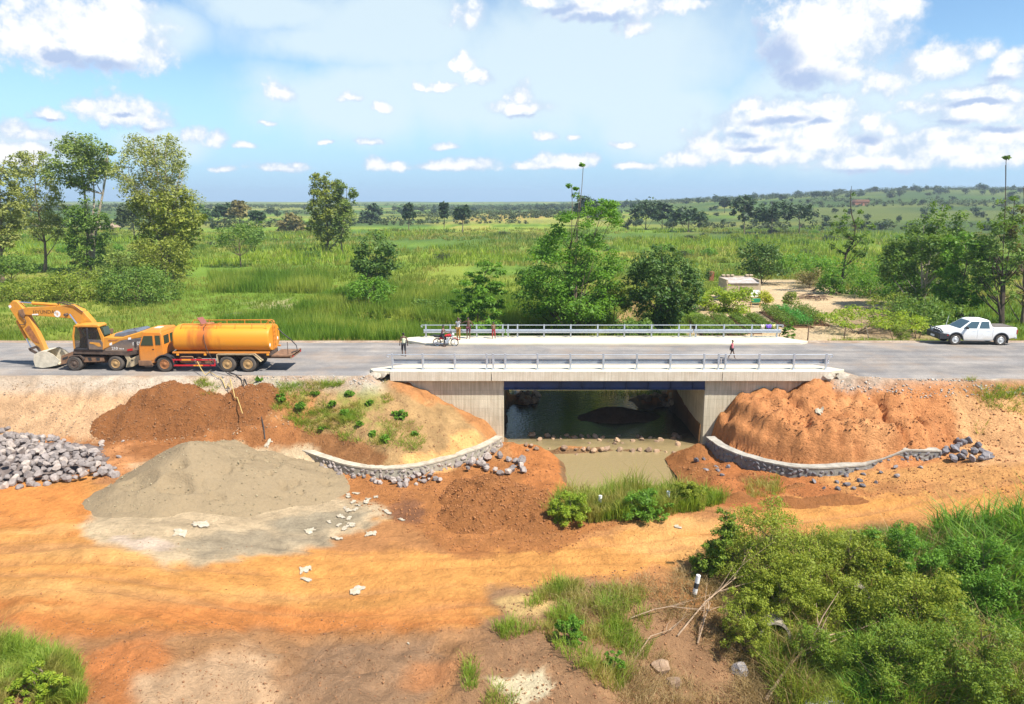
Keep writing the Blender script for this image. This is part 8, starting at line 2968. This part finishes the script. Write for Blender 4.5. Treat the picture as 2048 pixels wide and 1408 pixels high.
# ---------------------------------------------------------------- clods and gravel lying on the bare ground
def clods(polys, n, s0, s1, m, name, lift=0.0, surf=None):
    P = []
    for poly in polys:
        x0, x1 = min(p[0] for p in poly), max(p[0] for p in poly)
        y0, y1 = min(p[1] for p in poly), max(p[1] for p in poly)
        tot = int(n * (x1 - x0) * (y1 - y0) / 10000)
        ax, ay = rg.uniform(x0, x1, tot), rg.uniform(y0, y1, tot)
        k = poly_mask(ax, ay, poly, 0.01) > 0.5
        ax, ay = ax[k], ay[k]
        u, v = (ax - CX) / F, (ay - CY) / F
        c, s = math.cos(TH), math.sin(TH)
        dy, dz = c - v * s, -s - v * c
        z = np.full(len(ax), -3.5)
        for _ in range(14):
            t_ = (z - CAM_H) / dz
            z = 0.5 * z + 0.5 * zt(u * t_, dy * t_)
        t_ = (z - CAM_H) / dz
        X, Y = u * t_, dy * t_
        P.append(np.stack([X, Y, zt(X, Y)], 1))
    P = np.concatenate(P)
    return clods_at(P, s0, s1, m, name)


OCT = np.array([[1, 0, 0], [-1, 0, 0], [0, 1, 0], [0, -1, 0], [0, 0, 1], [0, 0, -1]], float)
OCF = np.array([[0, 2, 4], [2, 1, 4], [1, 3, 4], [3, 0, 4], [2, 0, 5], [1, 2, 5], [3, 1, 5], [0, 3, 5]])


def clods_at(P, s0, s1, m, name):
    n_ = len(P)
    s = s0 + (s1 - s0) * rg.random(n_) ** 3
    V = OCT[None] * (0.6 + 0.8 * rg.random((n_, 6, 1))) + 0.25 * rg.normal(size=(n_, 6, 3))
    V = V * s[:, None, None] * np.array([1, 1, 0.75]) + P[:, None, :] + np.array([0, 0, 0.25]) * s[:, None, None]
    Fa = (OCF[None] + 6 * np.arange(n_)[:, None, None]).reshape(-1, 3)
    return stuff(name, V.reshape(-1, 3), Fa, m)


def clod_mat(name, c0, c1):
    m = leaf_mat(name, c0, c1, 0.0)
    return m


M_CL1 = clod_mat('red clods', (0.25, 0.10, 0.035), (0.40, 0.175, 0.065))
M_CL2 = clod_mat('brown clods', (0.22, 0.105, 0.05), (0.34, 0.175, 0.08))
M_CL3 = clod_mat('pale clods', (0.30, 0.19, 0.11), (0.50, 0.36, 0.23))
M_CL4 = clod_mat('pale chippings', (0.30, 0.27, 0.23), (0.52, 0.47, 0.40))
clods([[(-10, 765), (430, 765), (520, 790), (600, 860), (300, 890), (-10, 880)]], 300, 0.015, 0.07, M_CL3, 'clods')
clods([[(90, 885), (640, 860), (640, 900), (380, 895), (230, 960), (120, 960)]], 300, 0.015, 0.07, M_CL1, 'clods')
clods([[(1480, 900), (1560, 800), (1700, 780), (1900, 790), (2060, 800), (2060, 920), (1950, 930), (1700, 910), (1560, 900)]], 330, 0.015, 0.085, M_CL1, 'clods')
clods([[(600, 780), (780, 780), (960, 880), (900, 915), (700, 915), (600, 870)]], 260, 0.015, 0.06, M_CL2, 'clods')
clods([[(680, 940), (1040, 910), (1150, 920), (1160, 990), (1250, 1050), (1100, 1110), (880, 1100), (700, 1000)]], 380, 0.015, 0.07, M_CL1, 'clods')
clods([[(1350, 900), (1430, 900), (1600, 960), (1900, 930), (2060, 930), (2060, 985), (1600, 1000), (1480, 1000), (1380, 990)]], 380, 0.015, 0.07, M_CL1, 'clods')
clods([[(-10, 1240), (960, 1240), (1010, 1290), (1000, 1420), (-10, 1420)]], 150, 0.010, 0.045, M_CL2, 'clods')
clods([[(-10, 985), (230, 960), (330, 1085), (900, 1105), (1500, 1015), (2060, 985), (2060, 1040), (1400, 1110), (960, 1255), (-10, 1240)]], 50, 0.008, 0.035, M_CL1, 'clods')
clods([[(640, 752), (780, 755), (760, 770), (430, 770), (430, 755)], [(1660, 765), (1900, 765), (2060, 775), (2060, 795), (1880, 790), (1680, 785)]], 900, 0.02, 0.09, M_CL4, 'chippings')
clods([[(1000, 1160), (1450, 1120), (1560, 1260), (1560, 1420), (1000, 1420)]], 220, 0.012, 0.06, M_CL2, 'clods')
for nm, m_, k_, s1 in (('soil_heap', M_CL1, 4500, 0.075), ('soil_heap.001', M_CL2, 3800, 0.065), ('soil_heap.002', M_CL1, 1500, 0.07), ('sand_pile', clod_mat('sand lumps', (0.22, 0.175, 0.10), (0.38, 0.31, 0.19)), 1800, 0.06)):
    ho = bpy.data.objects[nm]
    co = np.empty(len(ho.data.vertices) * 3, np.float32)
    ho.data.vertices.foreach_get('co', co)
    co = co.reshape(-1, 3) + np.array(ho.location)
    pick = rg.integers(0, len(co), k_)
    Pq = co[pick] + rg.normal(size=(k_, 3)) * np.array([0.04, 0.04, 0])
    Pq = Pq[Pq[:, 2] > zt(Pq[:, 0], Pq[:, 1]) - 0.05]
    clods_at(Pq, 0.015, s1, m_, 'clods')

# ---------------------------------------------------------------- air
HAZE = bpy.data.materials.new('haze')
HAZE.use_nodes = True
ht = HAZE.node_tree
ht.nodes.clear()
pvn = ht.nodes.new('ShaderNodeVolumePrincipled')
pvn.inputs['Color'].default_value = (0.72, 0.85, 1.0, 1)
pvn.inputs['Density'].default_value = 0.00022
pvn.inputs['Anisotropy'].default_value = 0.2
ho_ = ht.nodes.new('ShaderNodeOutputMaterial')
ht.links.new(pvn.outputs[0], ho_.inputs['Volume'])
tag(MB().box(-3460, 3460, -40, 3360, float(GZ.min()) - 1.5, float(GZ.max()) + 20).build('haze', HAZE, ang=0), kind='stuff')
